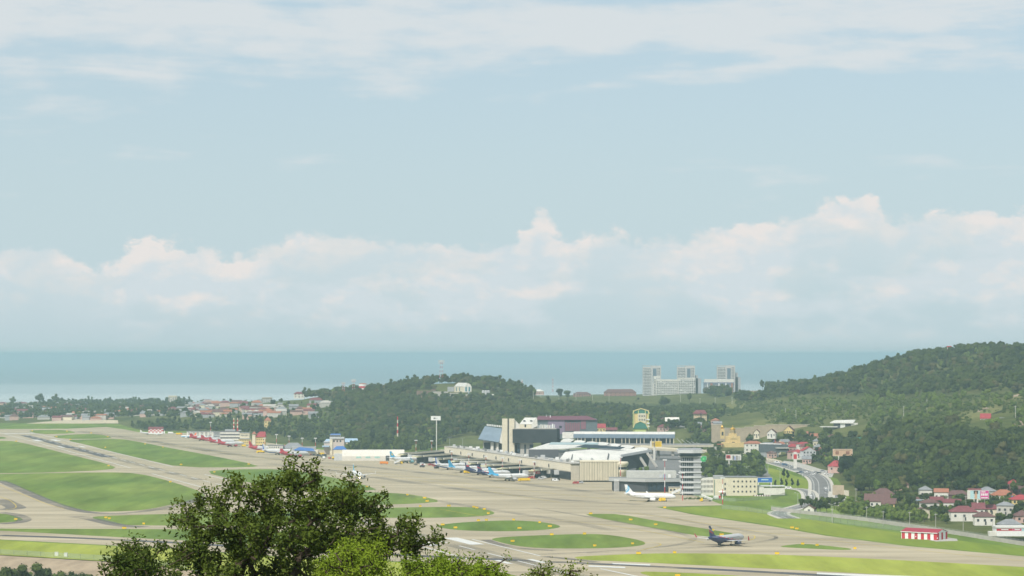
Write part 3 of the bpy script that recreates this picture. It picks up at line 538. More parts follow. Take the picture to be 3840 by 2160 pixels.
def woods():
    N = 330000; x = RNG.uniform(-1000, 1000, N); y = RNG.uniform(1500, 5350, N); area = 2000*3850/N
    keep = np.abs(x) < .235*y; x, y = x[keep], y[keep]; h = ht(x, y); px = 1920 + x/y*F; py = EYE + (H - h)/y*F; ex = np.zeros(len(x), bool); flat = sdist(x, y) < -4
    for e in EXC: ex |= inside(e, px, py)
    got = {}; used = np.zeros(len(x), bool)
    for pl, kinds, a, (s0, s1), *fl in WOODS:
        m = inside(pl, px, py) & ~ex & ~used & (~flat | bool(fl)) & (RNG.random(len(x)) < area/a); used |= m; idx = np.nonzero(m)[0]
        for i in idx:
            k = kinds[int(RNG.integers(len(kinds)))]; ci = int(RNG.integers(len(KINDS[k][1]))); got.setdefault((k, ci), []).append((x[i], y[i], h[i], RNG.uniform(s0, s1) * (1.45 if y[i] < 2650 and RNG.random() < .1 else 1)))
    LAB = {'olive':('olive-brown tree among the green trees of the wooded slope','olive-brown trees on the slopes'), 'big':('wide spreading dark green tree on the steep wooded slope','spreading trees on the slopes'), 'broad':('round dark green broadleaf tree on the wooded slope behind the airport','broadleaf trees on the slopes'), 'tall':('tall dark green tree on the wooded slope behind the airport','tall trees on the slopes'), 'light':('lighter green tree among the darker woods of the slope','light trees on the slopes'),
           'bush':('low green bush growing on the open hillside','bushes on the hillside'), 'cypress':('narrow dark cypress standing among the trees and houses','cypresses among the houses'), 'fir':('small cone-shaped dark conifer on the lawn by the boulevard','conifers by the boulevard')}
    STUFF = {'olive':'distant olive-brown trees scattered through the woods','big':'distant spreading trees covering the hills','broad':'distant round broadleaf trees covering the hills','tall':'distant tall trees covering the hills','light':'distant lighter green trees scattered through the woods','bush':'distant scrub covering the open hillside','cypress':'distant dark cypresses of the seaside town'}
    quota = {'olive':40,'big':75,'broad':75,'tall':45,'light':50,'bush':45,'cypress':25}; vis = {}
    for (k, ci), L_ in got.items():
        A = np.array(L_); A = A[np.argsort(A[:,1])]; nq = quota[k] // len(KINDS[k][1])
        for q in A[:nq]: tree(k, q[:3], q[3], *LAB[k], ci=ci)
        if len(A) > nq: scatter('woodland' if k != 'bush' else 'scrub', STUFF[k], 'woods' if k != 'bush' else 'scrub', A[nq:], PROTO[(k, ci)])
    print('trees', {k: len(v) for k, v in got.items()})
    return LAB
LAB = woods()
for i in range(150):
    q = T(random.uniform(700,1250), random.uniform(1505,1578)); tree(random.choice(['broad','broad','cypress','light']), q, random.uniform(.5,.9), 'tree between the houses on the valley side left of the middle hill', 'trees among the valley houses')
# --- trees that stand out singly
def at(px, py): return T(px, py)
def lone(k, px, py, s, label, ground=None): return tree(k, ground or at(px, py), s, label)
SKY_G = 'trees standing up from the skyline'
def ridge_at(px):
    d = np.linspace(2300, 4200, 900); x = (px-1920)/F*d; h = ht(x, d); i = int(np.argmax((h-H)/d)); return Vector((x[i], d[i], float(h[i])))
for px, py, k, s in ((3280,1350,'tall',1.5),(3330,1345,'broad',1.2),(3480,1318,'tall',1.1),(3650,1308,'tall',1.3),(3780,1300,'tall',1.5),(3720,1304,'broad',1.3),(2858,1446,'tall',1.35),(2920,1448,'broad',1.2),(2965,1446,'broad',1.2),(3160,0,'broad',1.0),(3220,0,'tall',.9),(3390,0,'broad',1.1),(3420,0,'tall',.95),(3520,0,'big',.9),(3580,0,'tall',.85),(3615,0,'broad',1.0),(3690,0,'tall',.95),(3745,0,'tall',1.0),(3815,0,'tall',1.05),(3835,0,'broad',1.1),(3060,0,'broad',1.1),(3010,0,'broad',1.0),(2900,0,'broad',.9)):
    tree(k, ridge_at(px), min(s, 1.05) if k == 'tall' and px > 3250 else s, 'tall tree standing up from the ridge skyline of the wooded hill', SKY_G)
lone('broad', 150, 1512, 2.2, 'large round tree clump rising over the seaside town roofs', P(150,1512,5200)); lone('broad', 208, 1512, 2.0, 'rounded dark tree beside the largest tree of the seaside town', P(208,1512,5150)); lone('broad', 48, 1512, 1.5, 'dark round tree at the edge of the seaside town', P(48,1512,5100))
lone('broad', 2100, 1492, 1.6, 'dark round tree alone on the grassy plateau'); lone('broad', 2128, 1494, 1.4, 'smaller round tree beside the lone plateau tree')
lone('broad', 2490, 1530, 1.9, 'large dark tree in front of the white apartment blocks'); lone('tall', 2585, 1505, 1.2, 'tree standing before the curved white apartment block')
for px, py, s in ((1604,1680,1.5),(1626,1680,1.5)): tree('cypress', W(px, py, 0), s, 'slender cypress beside the advertising pole behind the terminal', 'cypresses by the advertising pole')
FIRG = 'conifers on the lawn by the boulevard'
for px, py, s in ((2908,1824,.9),(2930,1822,1.0),(2948,1826,1.0),(2970,1824,1.05),(2992,1826,1.0),(2940,1790,1.25),(2953,1797,1.2),(2890,1826,.8)): tree('fir', W(px, py), s, LAB['fir'][0], FIRG)
PARK = 'trees in the car park behind the control tower'
for i in range(40):
    px = random.uniform(2640, 2870); py = random.uniform(1738, 1795); tree(random.choice(['broad','broad','light','cypress']), W(px, py), random.uniform(.55,.95), 'leafy tree in the car park behind the control tower', PARK)
for i in range(14):
    px = random.uniform(2345, 2480); py = random.uniform(1760, 1790); tree(random.choice(['cypress','light']), W(px, py), random.uniform(.35,.7), 'small ornamental tree beside the new terminal glass front', 'trees beside the new terminal')
for px, py in ((3005,1900),(3030,1898),(3060,1905),(3085,1902),(3110,1900),(3130,1905),(3150,1895),(3100,1915),(3075,1918),(3045,1915),(3170,1918)): tree('broad', W(px, py), random.uniform(.55,.8), 'dark leafy tree between the slip roads and the boundary wall', 'trees between the slip roads')
for px, py, s in ((1272,1700,.75),(1290,1700,.7),(1360,1690,1.2),(1385,1690,1.1),(1408,1690,1.0),(1318,1695,1.0)): tree('broad', W(px, py), s, 'round dark tree between the old tower and the tent hangar', 'trees by the tent hangar')
BL = 'trees along the river at the foot of the bank'
for px, py, s, k in ((10,2094,1.15,'tall'),(40,2096,1.1,'tall'),(86,2104,1.05,'tall'),(140,2098,1.15,'tall'),(160,2118,.9,'broad'),(182,2136,.9,'broad'),(236,2132,1.0,'broad'),(270,2140,.9,'broad'),(300,2140,1.0,'broad'),(326,2146,.9,'broad'),(60,2124,.9,'broad'),(115,2136,.8,'light'),(20,2130,.9,'broad'),(205,2146,.8,'light')):
    hgt = -.6 + {'tall':15.8,'broad':11.4,'light':9.2}[k]*s; d = F*(H + 5.7 - hgt)/(py - EYE); tree(k, ((px-1920)/F*d, d, -6.3), s, 'leafy green tree along the river below the sandy bank', BL)
# ================================================================== buildings
class Bld:
    """a building whose front stands at depth d; local x right, y away, z up (metres); px helpers trace the front face"""
    def __init__(s, name, label, cat, px, py, d, rz=0.0, group=None, z=None):
        p = P(px, py, d); s.px, s.py, s.s = px, py, d / F
        if z is not None: s.py = py + (p.z - z) / s.s; p.z = z
        s.o = thing(name, label, cat, p, rz, group)
    def X(s, px): return (px - s.px) * s.s
    def Z(s, py): return (s.py - py) * s.s
    def box(s, part, mat, xl, xr, yt, yb, y0, y1, parent=None):
        return MB().box(s.X(xl), s.X(xr), y0, y1, s.Z(yb), s.Z(yt)).build(part, mat, parent or s.o)
    def mesh(s, part, mat, fn, parent=None, smooth=False):
        mb = MB(); fn(mb); return mb.build(part, mat, parent or s.o, smooth)
    def windows(s, x0, x1, z0, z1, nx, ny, fw=.55, fh=.5, y=-.06, mat=None, parent=None, name='window', face='y', join=None):
        mat = mat or WINDOW; cw, ch = (x1-x0)/nx, (z1-z0)/ny; mb = MB(); one = []
        for i in range(nx):
            for j in range(ny):
                cx, cz = x0 + (i+.5)*cw, z0 + (j+.5)*ch; a, b = cw*fw/2, ch*fh/2
                m_ = mb if (join or (join is None and nx*ny > 40)) else MB()
                if face == 'y': m_.box(cx-a, cx+a, y, y+.12, cz-b, cz+b)
                else: m_.box(y, y+.12, cx-a, cx+a, cz-b, cz+b)
                if m_ is not mb: one.append(m_)
        if one:
            for m_ in one: m_.build(name, mat, parent or s.o)
        else: tag(mb.build('window_rows', mat, parent or s.o), kind='stuff')
def gable(mb, w, l, z0, rh, ov=.5, t=.25, along='x'):
    """gable roof slab pair over a w (x) by l (y) plan; ridge along x or y"""
    a, b = (w/2+ov, l/2+ov)
    if along == 'y':
        mb.add([(-a,-b,z0),(0,-b,z0+rh),(a,-b,z0),(-a,b,z0),(0,b,z0+rh),(a,b,z0),(-a,-b,z0-t),(0,-b,z0+rh-t),(a,-b,z0-t),(-a,b,z0-t),(0,b,z0+rh-t),(a,b,z0-t)],
               [(0,1,4,3),(1,2,5,4),(6,9,10,7),(7,10,11,8),(0,6,7,1),(1,7,8,2),(3,4,10,9),(4,5,11,10),(0,3,9,6),(2,8,11,5)])
    else:
        mb.add([(-a,-b,z0),(-a,0,z0+rh),(-a,b,z0),(a,-b,z0),(a,0,z0+rh),(a,b,z0),(-a,-b,z0-t),(-a,0,z0+rh-t),(-a,b,z0-t),(a,-b,z0-t),(a,0,z0+rh-t),(a,b,z0-t)],
               [(0,3,4,1),(1,4,5,2),(6,7,10,9),(7,8,11,10),(0,1,7,6),(1,2,8,7),(3,9,10,4),(4,10,11,5),(0,6,9,3),(2,5,11,8)])
def hip(mb, w, l, z0, rh, ov=.5):
    a, b = w/2+ov, l/2+ov; r = max(.3, (a-b) if a > b else .3); ry = max(.3, (b-a) if b > a else .3)
    if a >= b: top_ = [(-r,0,z0+rh),(r,0,z0+rh)]
    else: top_ = [(0,-ry,z0+rh),(0,ry,z0+rh)]
    base = [(-a,-b,z0),(a,-b,z0),(a,b,z0),(-a,b,z0),(-a,-b,z0-.25),(a,-b,z0-.25),(a,b,z0-.25),(-a,b,z0-.25)]
    f = [(0,1,9,8),(1,2,9),(2,3,8,9),(3,0,8)] if a >= b else [(0,1,8),(1,2,9,8),(2,3,9),(3,0,8,9)]
    mb.add(base + top_, f + [(7,6,5,4),(0,4,5,1),(1,5,6,2),(2,6,7,3),(3,7,4,0)])
def house(label, loc, w, l, h, rh, wall, roof, style='gable', along='x', rz=0.0, group=None, nwin=(2,1), name='house', cat='house', door=True, extra=None):
    o = thing(name, label, cat, loc, rz, group); mb = MB(); mb.box(-w/2, w/2, -l/2, l/2, -1.5, h)
    if style == 'gable':
        if along == 'y':
            for yy in (-l/2, l/2-.3): mb.xprism([(-w/2,h),(w/2,h),(0,h+rh-.3)], yy, yy+.3)
        else:
            for xx in (-w/2, w/2-.3): mb.add([(xx,-l/2,h),(xx,l/2,h),(xx,0,h+rh-.3),(xx+.3,-l/2,h),(xx+.3,l/2,h),(xx+.3,0,h+rh-.3)], [(0,2,1),(3,4,5),(0,3,5,2),(1,2,5,4)])
    mb.build('wall', wall, o); rb = MB()
    if style == 'gable': gable(rb, w, l, h + .05, rh, along=along)
    elif style == 'hip': hip(rb, w, l, h + .05, rh)
    else: rb.box(-w/2-.3, w/2+.3, -l/2-.3, l/2+.3, h, h+.4)
    r = rb.build('roof', roof, o)
    nx, ny = nwin
    if nx:
        for i in range(nx):
            for j in range(ny):
                cx = -w/2 + w*(i+.5)/nx; cz = h*(j+.55)/ny; ww, wh = min(.7, w/nx*.28), min(.8, h/ny*.28)
                MB().box(cx-ww, cx+ww, -l/2-.08, -l/2+.04, cz-wh, cz+wh).build('window', WINDOW, o)
        for j in range(ny): MB().box(w/2-.04, w/2+.08, -.7, .7, h*(j+.55)/ny-.6, h*(j+.55)/ny+.6).build('window', WINDOW, o)
        if door: MB().box(-.5+w*.04, .5+w*.04, -l/2-.1, -l/2+.03, 0, 2.1).build('door', DSTEEL, o)
    return o
# ------------------------------------------------------------------ pier with boarding galleries
A = Vector((-67, 2392)); B = Vector((49.5, 2016)); U = (B - A).normalized(); N_ = Vector((U.y, -U.x))   # N_ points to the left/apron side
if N_.x > 0: N_ = -N_
LEN = (B - A).length
def axis_thing(name, label, cat, p0, u, z=0.0, group=None): return thing(name, label, cat, (p0.x, p0.y, z), math.atan2(u.y, u.x), group)
pier = axis_thing('terminal_pier', 'long beige ribbed terminal pier with plant on its roof and boarding galleries along it', 'terminal', A, U)
# local x along the pier toward the viewer, local y to its left when walking that way -> apron is at negative or positive y
sgn = 1 if Vector((-U.y, U.x)).dot(N_) > 0 else -1
MB().box(0, LEN, -sgn*16 if sgn > 0 else 0, 0 if sgn > 0 else 16, 0, 13.2).build('wall', BEIGE, pier)
mb = MB()
for i in range(int(LEN/2.6)): mb.box(i*2.6, i*2.6+1.7, *( (0, .35) if sgn > 0 else (-.35, 0) ), 7.2, 13.6)
tag(mb.build('cladding_ribs', M('cladding_rib', (.68,.63,.51), .75, .06), pier), kind='stuff')
MB().box(0, LEN, *((.0, .9) if sgn > 0 else (-.9, 0)), 0, 6.6).build('ground_floor_glazing', GLASS, pier)
MB().box(-1, LEN+1, *((-16.6, .6) if sgn > 0 else (-.6, 16.6)), 13.65, 14.1).build('roof', CONC, pier)
rr = random.Random(3)
for i in range(44):
    x = 6 + i*LEN/46 + rr.uniform(-2,2); y = rr.uniform(2, 13) * -sgn; w_, l_, h_ = rr.uniform(1.2,3.2), rr.uniform(1.2,3), rr.uniform(.9,2.4)
    MB().box(x, x+w_, y-l_/2, y+l_/2, 14.1, 14.1+h_).build('air_conditioning_unit', rr.choice([LGREY, WHITE, GREYW, DCONC]), pier)
for i in range(9):
    x = 20 + i*LEN/10; MB().box(x, x+1.6, *((.36, .9) if sgn > 0 else (-.9, -.36)), 8.4, 11).build('service_ladder', DSTEEL, pier)
BR_AD = REDP
beams = [((1517,1698),(1650,1686)),((1575,1706),(1723,1695)),((1650,1716),(1780,1705)),((1716,1723),(1849,1714)),((1777,1731.5),(1911,1722)),((1837,1740),(1978,1732)),((1899,1750),(2037,1743)),((2016,1757),(2120,1750))]
ORD = ['farthest','second farthest','third farthest','fourth farthest','fourth nearest','third nearest','second nearest','nearest']
NEAR = ['the tent hangar','the old pier end','the white jet with purple tail','the two sky blue tails','the navy tails','the sky blue tailed jet','the yellow bus','the striped cream block']
for i, (l, r) in enumerate(beams):
    a, b = W(*l, 7.2), W(*r, 7.2); a2, b2 = Vector((a.x, a.y)), Vector((b.x, b.y)); u = (a2 - b2).normalized(); L_ = (a2 - b2).length
    g = axis_thing('boarding_gallery', 'dark glazed boarding gallery with cream roof, %s along the pier from its far end' % ['first','second','third','fourth','fifth','sixth','seventh','eighth'][i], 'gallery', b2, u, group='boarding galleries of the pier')
    MB().box(-6, L_-2, -5, 4, .3, 6.7).build('glazed_wall', M('gallery_glass', (.016,.021,.030), .6, .2, .1, spec=.05), g)
    MB().box(-6, L_, -5.6, 4.6, 6.7, 7.2).build('roof', M('gallery_roof', (.030,.036,.048), .8, .1), g)
    mb = MB(); mb.box(-8, L_+1, -5.9, -5.0, 6.8, 7.7); mb.box(-8, L_+1, 4.0, 4.9, 6.7, 8.0); mb.build('roof_beam', M('gallery_beam', (.66,.62,.50), .7, .06), g)
    MB().add([(-8,-5,7.95),(-8,16,7.95),(-22,16,7.95),(-14,-5,7.95),(-8,-5,7.5),(-8,16,7.5),(-22,16,7.5),(-14,-5,7.5)], [(0,1,2,3),(7,6,5,4),(0,4,5,1),(1,5,6,2),(2,6,7,3),(3,7,4,0)]).build('canopy', BEIGE, g)
    MB().box(L_, L_+9, -3.4, 2.6, 6.4, 7.3).build('end_canopy', M('canopy_yellow', (.55,.52,.34), .7, .06), g)
    for k in range(4): MB().tube((L_*k/4+4, 0, 0), (L_*k/4+4, 0, 3.4), .35).build('column', CONC, g)
for (px, py, ang, ad, lab) in ((1592,1727,8,1,'white jet bridge with red advert beside the blue and yellow tailed jet'),(1672,1738,8,1,'white jet bridge with red advert behind the purple tailed jet'),(1765,1742,8,0,'plain white jet bridge behind the navy and red tail'),(1872,1762,8,1,'white jet bridge with red advert behind the sky blue tail'),
                              (1790,1752,8,0,'plain white jet bridge between the two navy tails'),(2028,1788,28,1,'white jet bridge with red advert at the nose of the sky blue tailed jet'),(2150,1788,12,1,'empty white jet bridge with red advert beside the striped cream block')):
    p = W(px, py); j = thing('jet_bridge', lab, 'jet bridge', p, R(ang + 180))
    MB().box(-9, 13, -1.6, 1.6, 3.6, 6.7).build('tunnel', OFFW, j); MB().box(13, 16.5, -2.2, 2.2, 3.3, 7.0).build('cab', LGREY, j)
    MB().lathe([(2.4,3.2),(2.4,7.2)], (-10,0,0), 12).build('rotunda', DSTEEL, j)
    for y in (-1.1, 1.1): MB().tube((9,y,0), (9,y,3.6), .25).build('leg', WHITE, j)
    MB().tube((-10,0,0), (-10,0,3.2), .6).build('pillar', DCONC, j)
    MB().lathe([(.7,0),(.7,.5)], (9,0,0), 10).build('wheel_bogie', TYRE, j)
    if ad:
        MB().box(-4, 6, 1.62, 1.70, 3.9, 6.4).build('advert_panel', REDP, j)
        MB().box(-2, .4, 1.71, 1.75, 4.6, 5.7).build('advert_print', WHITE, j); MB().box(1.2, 4.6, 1.71, 1.75, 5.0, 5.4).build('advert_print', WHITE, j)
# ------------------------------------------------------------------ old terminal with twin slab tower
b = Bld('old_terminal', 'concrete terminal with twin cream tower slabs, sloping blue-grey roof and dark glass hall', 'terminal', 1935, 1721, 2330, z=0.0)
X, Z = b.X, b.Z
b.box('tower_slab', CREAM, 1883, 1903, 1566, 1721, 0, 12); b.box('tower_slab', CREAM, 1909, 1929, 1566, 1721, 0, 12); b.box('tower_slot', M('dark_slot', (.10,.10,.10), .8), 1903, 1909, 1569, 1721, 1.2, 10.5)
b.mesh('tower_wing', OFFW, lambda m: m.xprism([(X(1929)+.02,Z(1721)),(X(1950),Z(1721)),(X(1950),Z(1590)),(X(1929)+.02,Z(1569))], 2, 13))
b.mesh('sloping_roof', SLATEB, lambda m: m.add([(X(1793),-1,Z(1641)),(X(1871),-1,Z(1653)),(X(1883)-.05,9,Z(1603)),(X(1818),9,Z(1594)),(X(1793),-.2,Z(1644)),(X(1871),-.2,Z(1656)),(X(1883)-.05,13,Z(1606)),(X(1818),13,Z(1597))], [(0,1,2,3),(7,6,5,4),(0,4,5,1),(1,5,6,2),(2,6,7,3),(3,7,4,0)]))
b.mesh('roof_gable', OFFW, lambda m: m.xprism([(X(1871),Z(1656)),(X(1883)-.06,Z(1659)),(X(1883)-.06,Z(1607))], 1, 9))
b.box('hall_wall', M('terminal_wall', (.44,.42,.38), .8, .08), 1812, 1882.5, 1650, 1721, 4.5, 18)
for xl, xr in ((1815,1838),(1853,1858),(1871,1881)): b.box('glazing', GLASS, xl, xr, 1655, 1690, 4.3, 4.6)
for xl, xr in ((1841,1850),(1862,1869)): b.box('pillar', OFFW, xl, xr, 1653, 1690, 3.2, 4.4)
b.box('dark_hall', M('smoked_glass', (.040,.046,.050), .35, .3, .08), 1922, 2088, 1604, 1655, -3, 1.0)
b.mesh('dark_hall', M('smoked_glass', (.040,.046,.050)), lambda m: m.prism([(X(1922),1.05),(X(2088),1.05),(X(2100),8),(X(2100),16),(X(1960),16),(X(1955),1.2)], Z(1655), Z(1604)))
b.box('dark_annex', GLASS, 2030, 2105, 1640, 1672, 2, 14)
b.box('roof_edge', CONC, 1930, 2086, 1601.5, 1604, -2.6, 12)
b.box('lower_hall', M('terminal_wall', (.44,.42,.38)), 1931, 2000, 1655.5, 1721, 2, 15)
for xl, xr in ((1966,1972),(1986,2000),(1940,1950)): b.box('glazing', GLASSB, xl, xr, 1662, 1694, 1.6, 2.2)
b.box('penthouse', CREAM, 1948, 1993, 1586, 1603, 1, 12)
b.mesh('penthouse_roof', WROOF, lambda m: m.add([(X(1948),0.8,Z(1586)),(X(1993),.8,Z(1586)),(X(2013),6,Z(1562)),(X(1968),6,Z(1562)),(X(1948),13,Z(1586)),(X(1993),13,Z(1586)),(X(2013),12,Z(1562)),(X(1968),12,Z(1562))], [(0,1,2,3),(7,6,5,4),(3,2,6,7),(0,3,7,4),(1,5,6,2),(0,4,5,1)]))
b.mesh('penthouse_side', OFFW, lambda m: m.xprism([(X(1993)+.02,Z(1603)),(X(2016),Z(1592)),(X(2014),Z(1563)),(X(1993)+.02,Z(1586))], 1.2, 11))
b.box('window', GLASS, 1967, 1973, 1587, 1597, .9, 1.1); b.box('skylight', DSTEEL, 1962, 1970, 1571, 1575, 2.2, 3.6); b.box('skylight', DSTEEL, 1988, 1996, 1571, 1575, 2.2, 3.6)
for k in range(14):
    x = 1995 + k*6.3; b.box('air_conditioning_unit', rr.choice([WHITE, LGREY, OFFW]), x, x+4.2, 1590 - rr.uniform(0,6), 1601, 3, 6)
for k in range(9): b.box('sign_letter', WHITE, 1825 + k*6.5, 1829 + k*6.5, 1586 + k*.7, 1593 + k*.7, 8.5, 8.9)
# purple / grey box hall behind
b = Bld('purple_hall', 'large box hall with maroon flat roof, purple and grey facade behind the old terminal', 'building', 2130, 1616, 2560)
X, Z = b.X, b.Z; PURP = M('purple_panel', (.24,.19,.26), .7, .08); RPUR = M('red_purple_panel', (.25,.12,.15), .7, .12); DGREY = M('dark_grey_panel', (.13,.16,.17), .7, .06)
b.box('wall', DGREY, 2016, 2240, 1568, 1640, 0, 45); b.box('facade_panel', PURP, 2055, 2117, 1570, 1622, -.5, -.02)
for k in range(7): b.box('facade_panel', RPUR, 2120 + k*8, 2126 + k*8, 1578 + (k % 2)*3, 1612, -.5, -.02)
b.box('facade_panel', RPUR, 2178, 2197, 1571, 1604, -.5, -.02); b.box('facade_panel', GLASSB, 2117.5, 2178, 1571, 1576, -.4, -.02); b.box('window', GLASS, 2097, 2107, 1592, 1600, -.62, -.5)
b.mesh('roof', M('maroon_flat_roof', (.17,.075,.10), .7, .08), lambda m: m.add([(X(2012),-2,Z(1568)),(X(2238),-2,Z(1568)),(X(2208),42,Z(1558)),(X(2020),42,Z(1559)),(X(2012),-2,Z(1570)),(X(2238),-2,Z(1570)),(X(2238),46,Z(1570)),(X(2012),46,Z(1570))], [(0,1,2,3),(0,4,5,1),(1,5,6,2),(3,2,6,7),(0,3,7,4),(4,7,6,5)]))
b.box('roof_vent', WHITE, 2063, 2065.5, 1553, 1562, 12, 13); b.box('roof_vent', LGREY, 2049, 2051, 1552, 1560, 25, 26)
# ------------------------------------------------------------------ new terminal: stepped white shells, dark flank, striped block, round corner
b = Bld('new_terminal', 'new terminal with overlapping white shell roofs, glass flank and raking concrete props', 'terminal', 2260, 1783, 2120, z=0.0)
X, Z = b.X, b.Z
def shell(m, pts, t=.8):
    n = len(pts); m.add([(X(x), y, Z(v)) for x, y, v in pts] + [(X(x), y, Z(v)-t) for x, y, v in pts], [tuple(range(n)), tuple(range(2*n-1, n-1, -1))] + [(i, n+i, n+(i+1) % n, (i+1) % n) for i in range(n)])
b.mesh('roof_shell', WROOF, lambda m: shell(m, [(2096,0,1719),(2326,0,1722),(2333,16,1704),(2120,16,1693)]))
b.mesh('roof_shell', WROOF, lambda m: shell(m, [(2120,16.1,1692.5),(2333,16.1,1703.5),(2452,40,1688),(2290,40,1680)]))
b.mesh('roof_shell', WROOF, lambda m: shell(m, [(1985,20,1682),(2120,20,1680),(2300,48,1670),(2060,48,1664)]))
b.mesh('glass_band', GLASSB, lambda m: shell(m, [(2160,30,1676),(2330,30,1684),(2350,32,1677),(2200,32,1666)], .3))
b.mesh('glass_band', M('pale_roof_glass', (.30,.38,.40), .2, .1), lambda m: shell(m, [(2060,41,1668),(2250,44,1668),(2252,46,1662),(2070,43,1660)], .3))
for x, v, w_ in ((2112,1650,48),(2158,1656,46),(2204,1661,48),(2240,1663,56),(2282,1669,60),(2334,1675,60),(2392,1683,56)):
    o = b.mesh('roof_petal', WROOF, lambda m: shell(m, [(x-6,52,v+9),(x+w_*.7,52,v+10),(x+w_,60,v+3),(x+w_*.55,64,v-1),(x+6,60,v)], 1.0))
    b.mesh('petal_glazing', GLASS, lambda m: shell(m, [(x+w_*.72,51.6,v+10),(x+w_*.98,58,v+4.2),(x+w_*.98,58.5,v+6.5),(x+w_*.74,52,v+11.5)], .5), o)
for x in (2143,2278): b.mesh('roof_joint', DSTEEL, lambda m: m.bar((X(x), -.2, Z(1717)), (X(x+7), 15.5, Z(1698)), .7, .5))
for x in (2128,2172,2216): b.box('roof_hatch', LGREY, x, x+8, 1712, 1719, -.6, 1.2)
b.box('flank_wall', M('dark_flank', (.10,.105,.115), .5, .08), 1984, 2096, 1684, 1760, 18.6, 60); b.box('flank_wall', M('dark_flank', (.10,.105,.115)), 2060, 2330, 1722, 1783, .5, 18.4)
b.mesh('glass_front', GLASS, lambda m: m.add([(X(2333),14,Z(1706)),(X(2450),40,Z(1690)),(X(2440),40,Z(1752)),(X(2335),14,Z(1762))], [(0,3,2,1)]))
b.mesh('eave', LGREY, lambda m: m.bar((X(2329),13,Z(1707)), (X(2453),40,Z(1691)), 1.2, 2.2))
for x0, x1 in ((2398,2430),(2436,2470)): b.mesh('raking_prop', CONC, lambda m: m.bar((X(x0), 34, Z(1700)), (X(x1), 26, Z(1752)), 2.2, 1.4))
b = Bld('striped_block', 'cream block with vertical fins and rounded corner at the near end of the terminal', 'building', 2250, 1797, 1984, z=0.0)
X, Z = b.X, b.Z
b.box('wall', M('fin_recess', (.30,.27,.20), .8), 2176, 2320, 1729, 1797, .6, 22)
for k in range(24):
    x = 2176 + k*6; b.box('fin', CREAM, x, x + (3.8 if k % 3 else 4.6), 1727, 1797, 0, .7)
b.box('cornice', CREAM, 2174, 2322, 1724.5, 1727, -.3, 22)
b.mesh('round_corner', CREAM, lambda m: m.lathe([(4.6,0),(4.6,Z(1768)),(5.2,Z(1766)),(4.6,Z(1757)),(4.6,Z(1745)),(5.6,Z(1740)),(6.2,Z(1732)),(5.2,Z(1727))], (X(2331),5,0), 20), smooth=True)
b.mesh('window', GLASS, lambda m: m.lathe([(4.7,Z(1756)),(4.7,Z(1747))], (X(2331),5,0), 20))
# ------------------------------------------------------------------ railway station platform on its viaduct
b = Bld('airport_station', 'elevated railway station with long white canopy, blue-grey fascia and slim columns on a viaduct', 'station', 2340, 1712, 2500, rz=R(-6), z=0.0)
X, Z = b.X, b.Z; hx = X(2340+190)
b.mesh('canopy', WROOF, lambda m: m.add([(-hx,0,Z(1624)),(hx,0,Z(1624)),(hx,3,Z(1615)),(-hx,3,Z(1615)),(-hx,16,Z(1624)),(hx,16,Z(1624)),(hx,13,Z(1615)),(-hx,13,Z(1615))], [(0,1,2,3),(3,2,6,7),(7,6,5,4),(0,3,7,4),(1,5,6,2),(0,4,5,1)]))
b.mesh('fascia', SLATEB, lambda m: m.box(-hx, hx, -.5, -.02, Z(1638), Z(1623))); b.mesh('end_shell', OFFW, lambda m: m.prism([(-hx-12,3),(-hx-.1,0),(-hx-.1,15),(-hx-12,12)], Z(1640), Z(1618)))
b.mesh('deck', M('viaduct_deck', (.46,.42,.33), .8, .08), lambda m: m.box(-hx-20, hx+40, -2.5, 18, Z(1670), Z(1662)))
for k in range(27):
    if k % 4 != 3: b.mesh('column', CREAM, lambda m: m.box(-hx+4+k*3.85, -hx+4.7+k*3.85, .2, .9, Z(1662), Z(1638)))
b.mesh('glazing', GLASSB, lambda m: m.box(-hx+2, hx-2, 4, 4.3, Z(1662), Z(1626))); b.mesh('railing', STEEL, lambda m: m.box(-hx-18, hx+38, -2.4, -2.3, Z(1661.9), Z(1657)))
for k in range(8): b.mesh('pier_leg', CONC, lambda m: m.box(-hx-8+k*22, -hx-5.4+k*22, 4, 12, 0, Z(1670)))
for k in range(5): b.mesh('brace', LGREY, lambda m: m.bar((hx+2+k*5, 1, Z(1638-k*-4)), (hx+8+k*5, 1, Z(1660)), .35, .35))
# ------------------------------------------------------------------ road viaduct behind the tower
v = thing('road_viaduct', 'pale concrete road viaduct ramping down behind the control tower', 'viaduct', (0,0,0))
line = [(2380,1668,12),(2480,1676,11.5),(2600,1683,10),(2700,1690,8),(2790,1699,5),(2870,1713,1.6),(2905,1728,.35)]
pts = [W(x, y, z) for x, y, z in line]; cl = chaikin([Vector((p.x, p.y, p.z)) for p in pts], 2, closed=False)
zf_pts = np.array([[p.x, p.z] for p in cl]); zf = lambda p: float(np.interp(p.x, zf_pts[:,0], zf_pts[:,1]))
ribbon(MB(), cl, 15, zf, h=2.2).build('deck', M('viaduct_deck', (.46,.42,.33)), v); ribbon(MB(), cl, 13.4, lambda p: zf(p)+.02).build('carriageway', ASPH, v)
for s_ in (-1, 1): ribbon(MB(), cl, .35, lambda p: zf(p)+1.0, off=s_*7.2, h=1.0).build('parapet', CREAM, v)
for i in range(2, len(cl)-6, 3): MB().box(cl[i].x-1.2, cl[i].x+1.2, cl[i].y-3, cl[i].y+3, -.3, zf(cl[i])-2.2).build('pillar', DCONC, v)
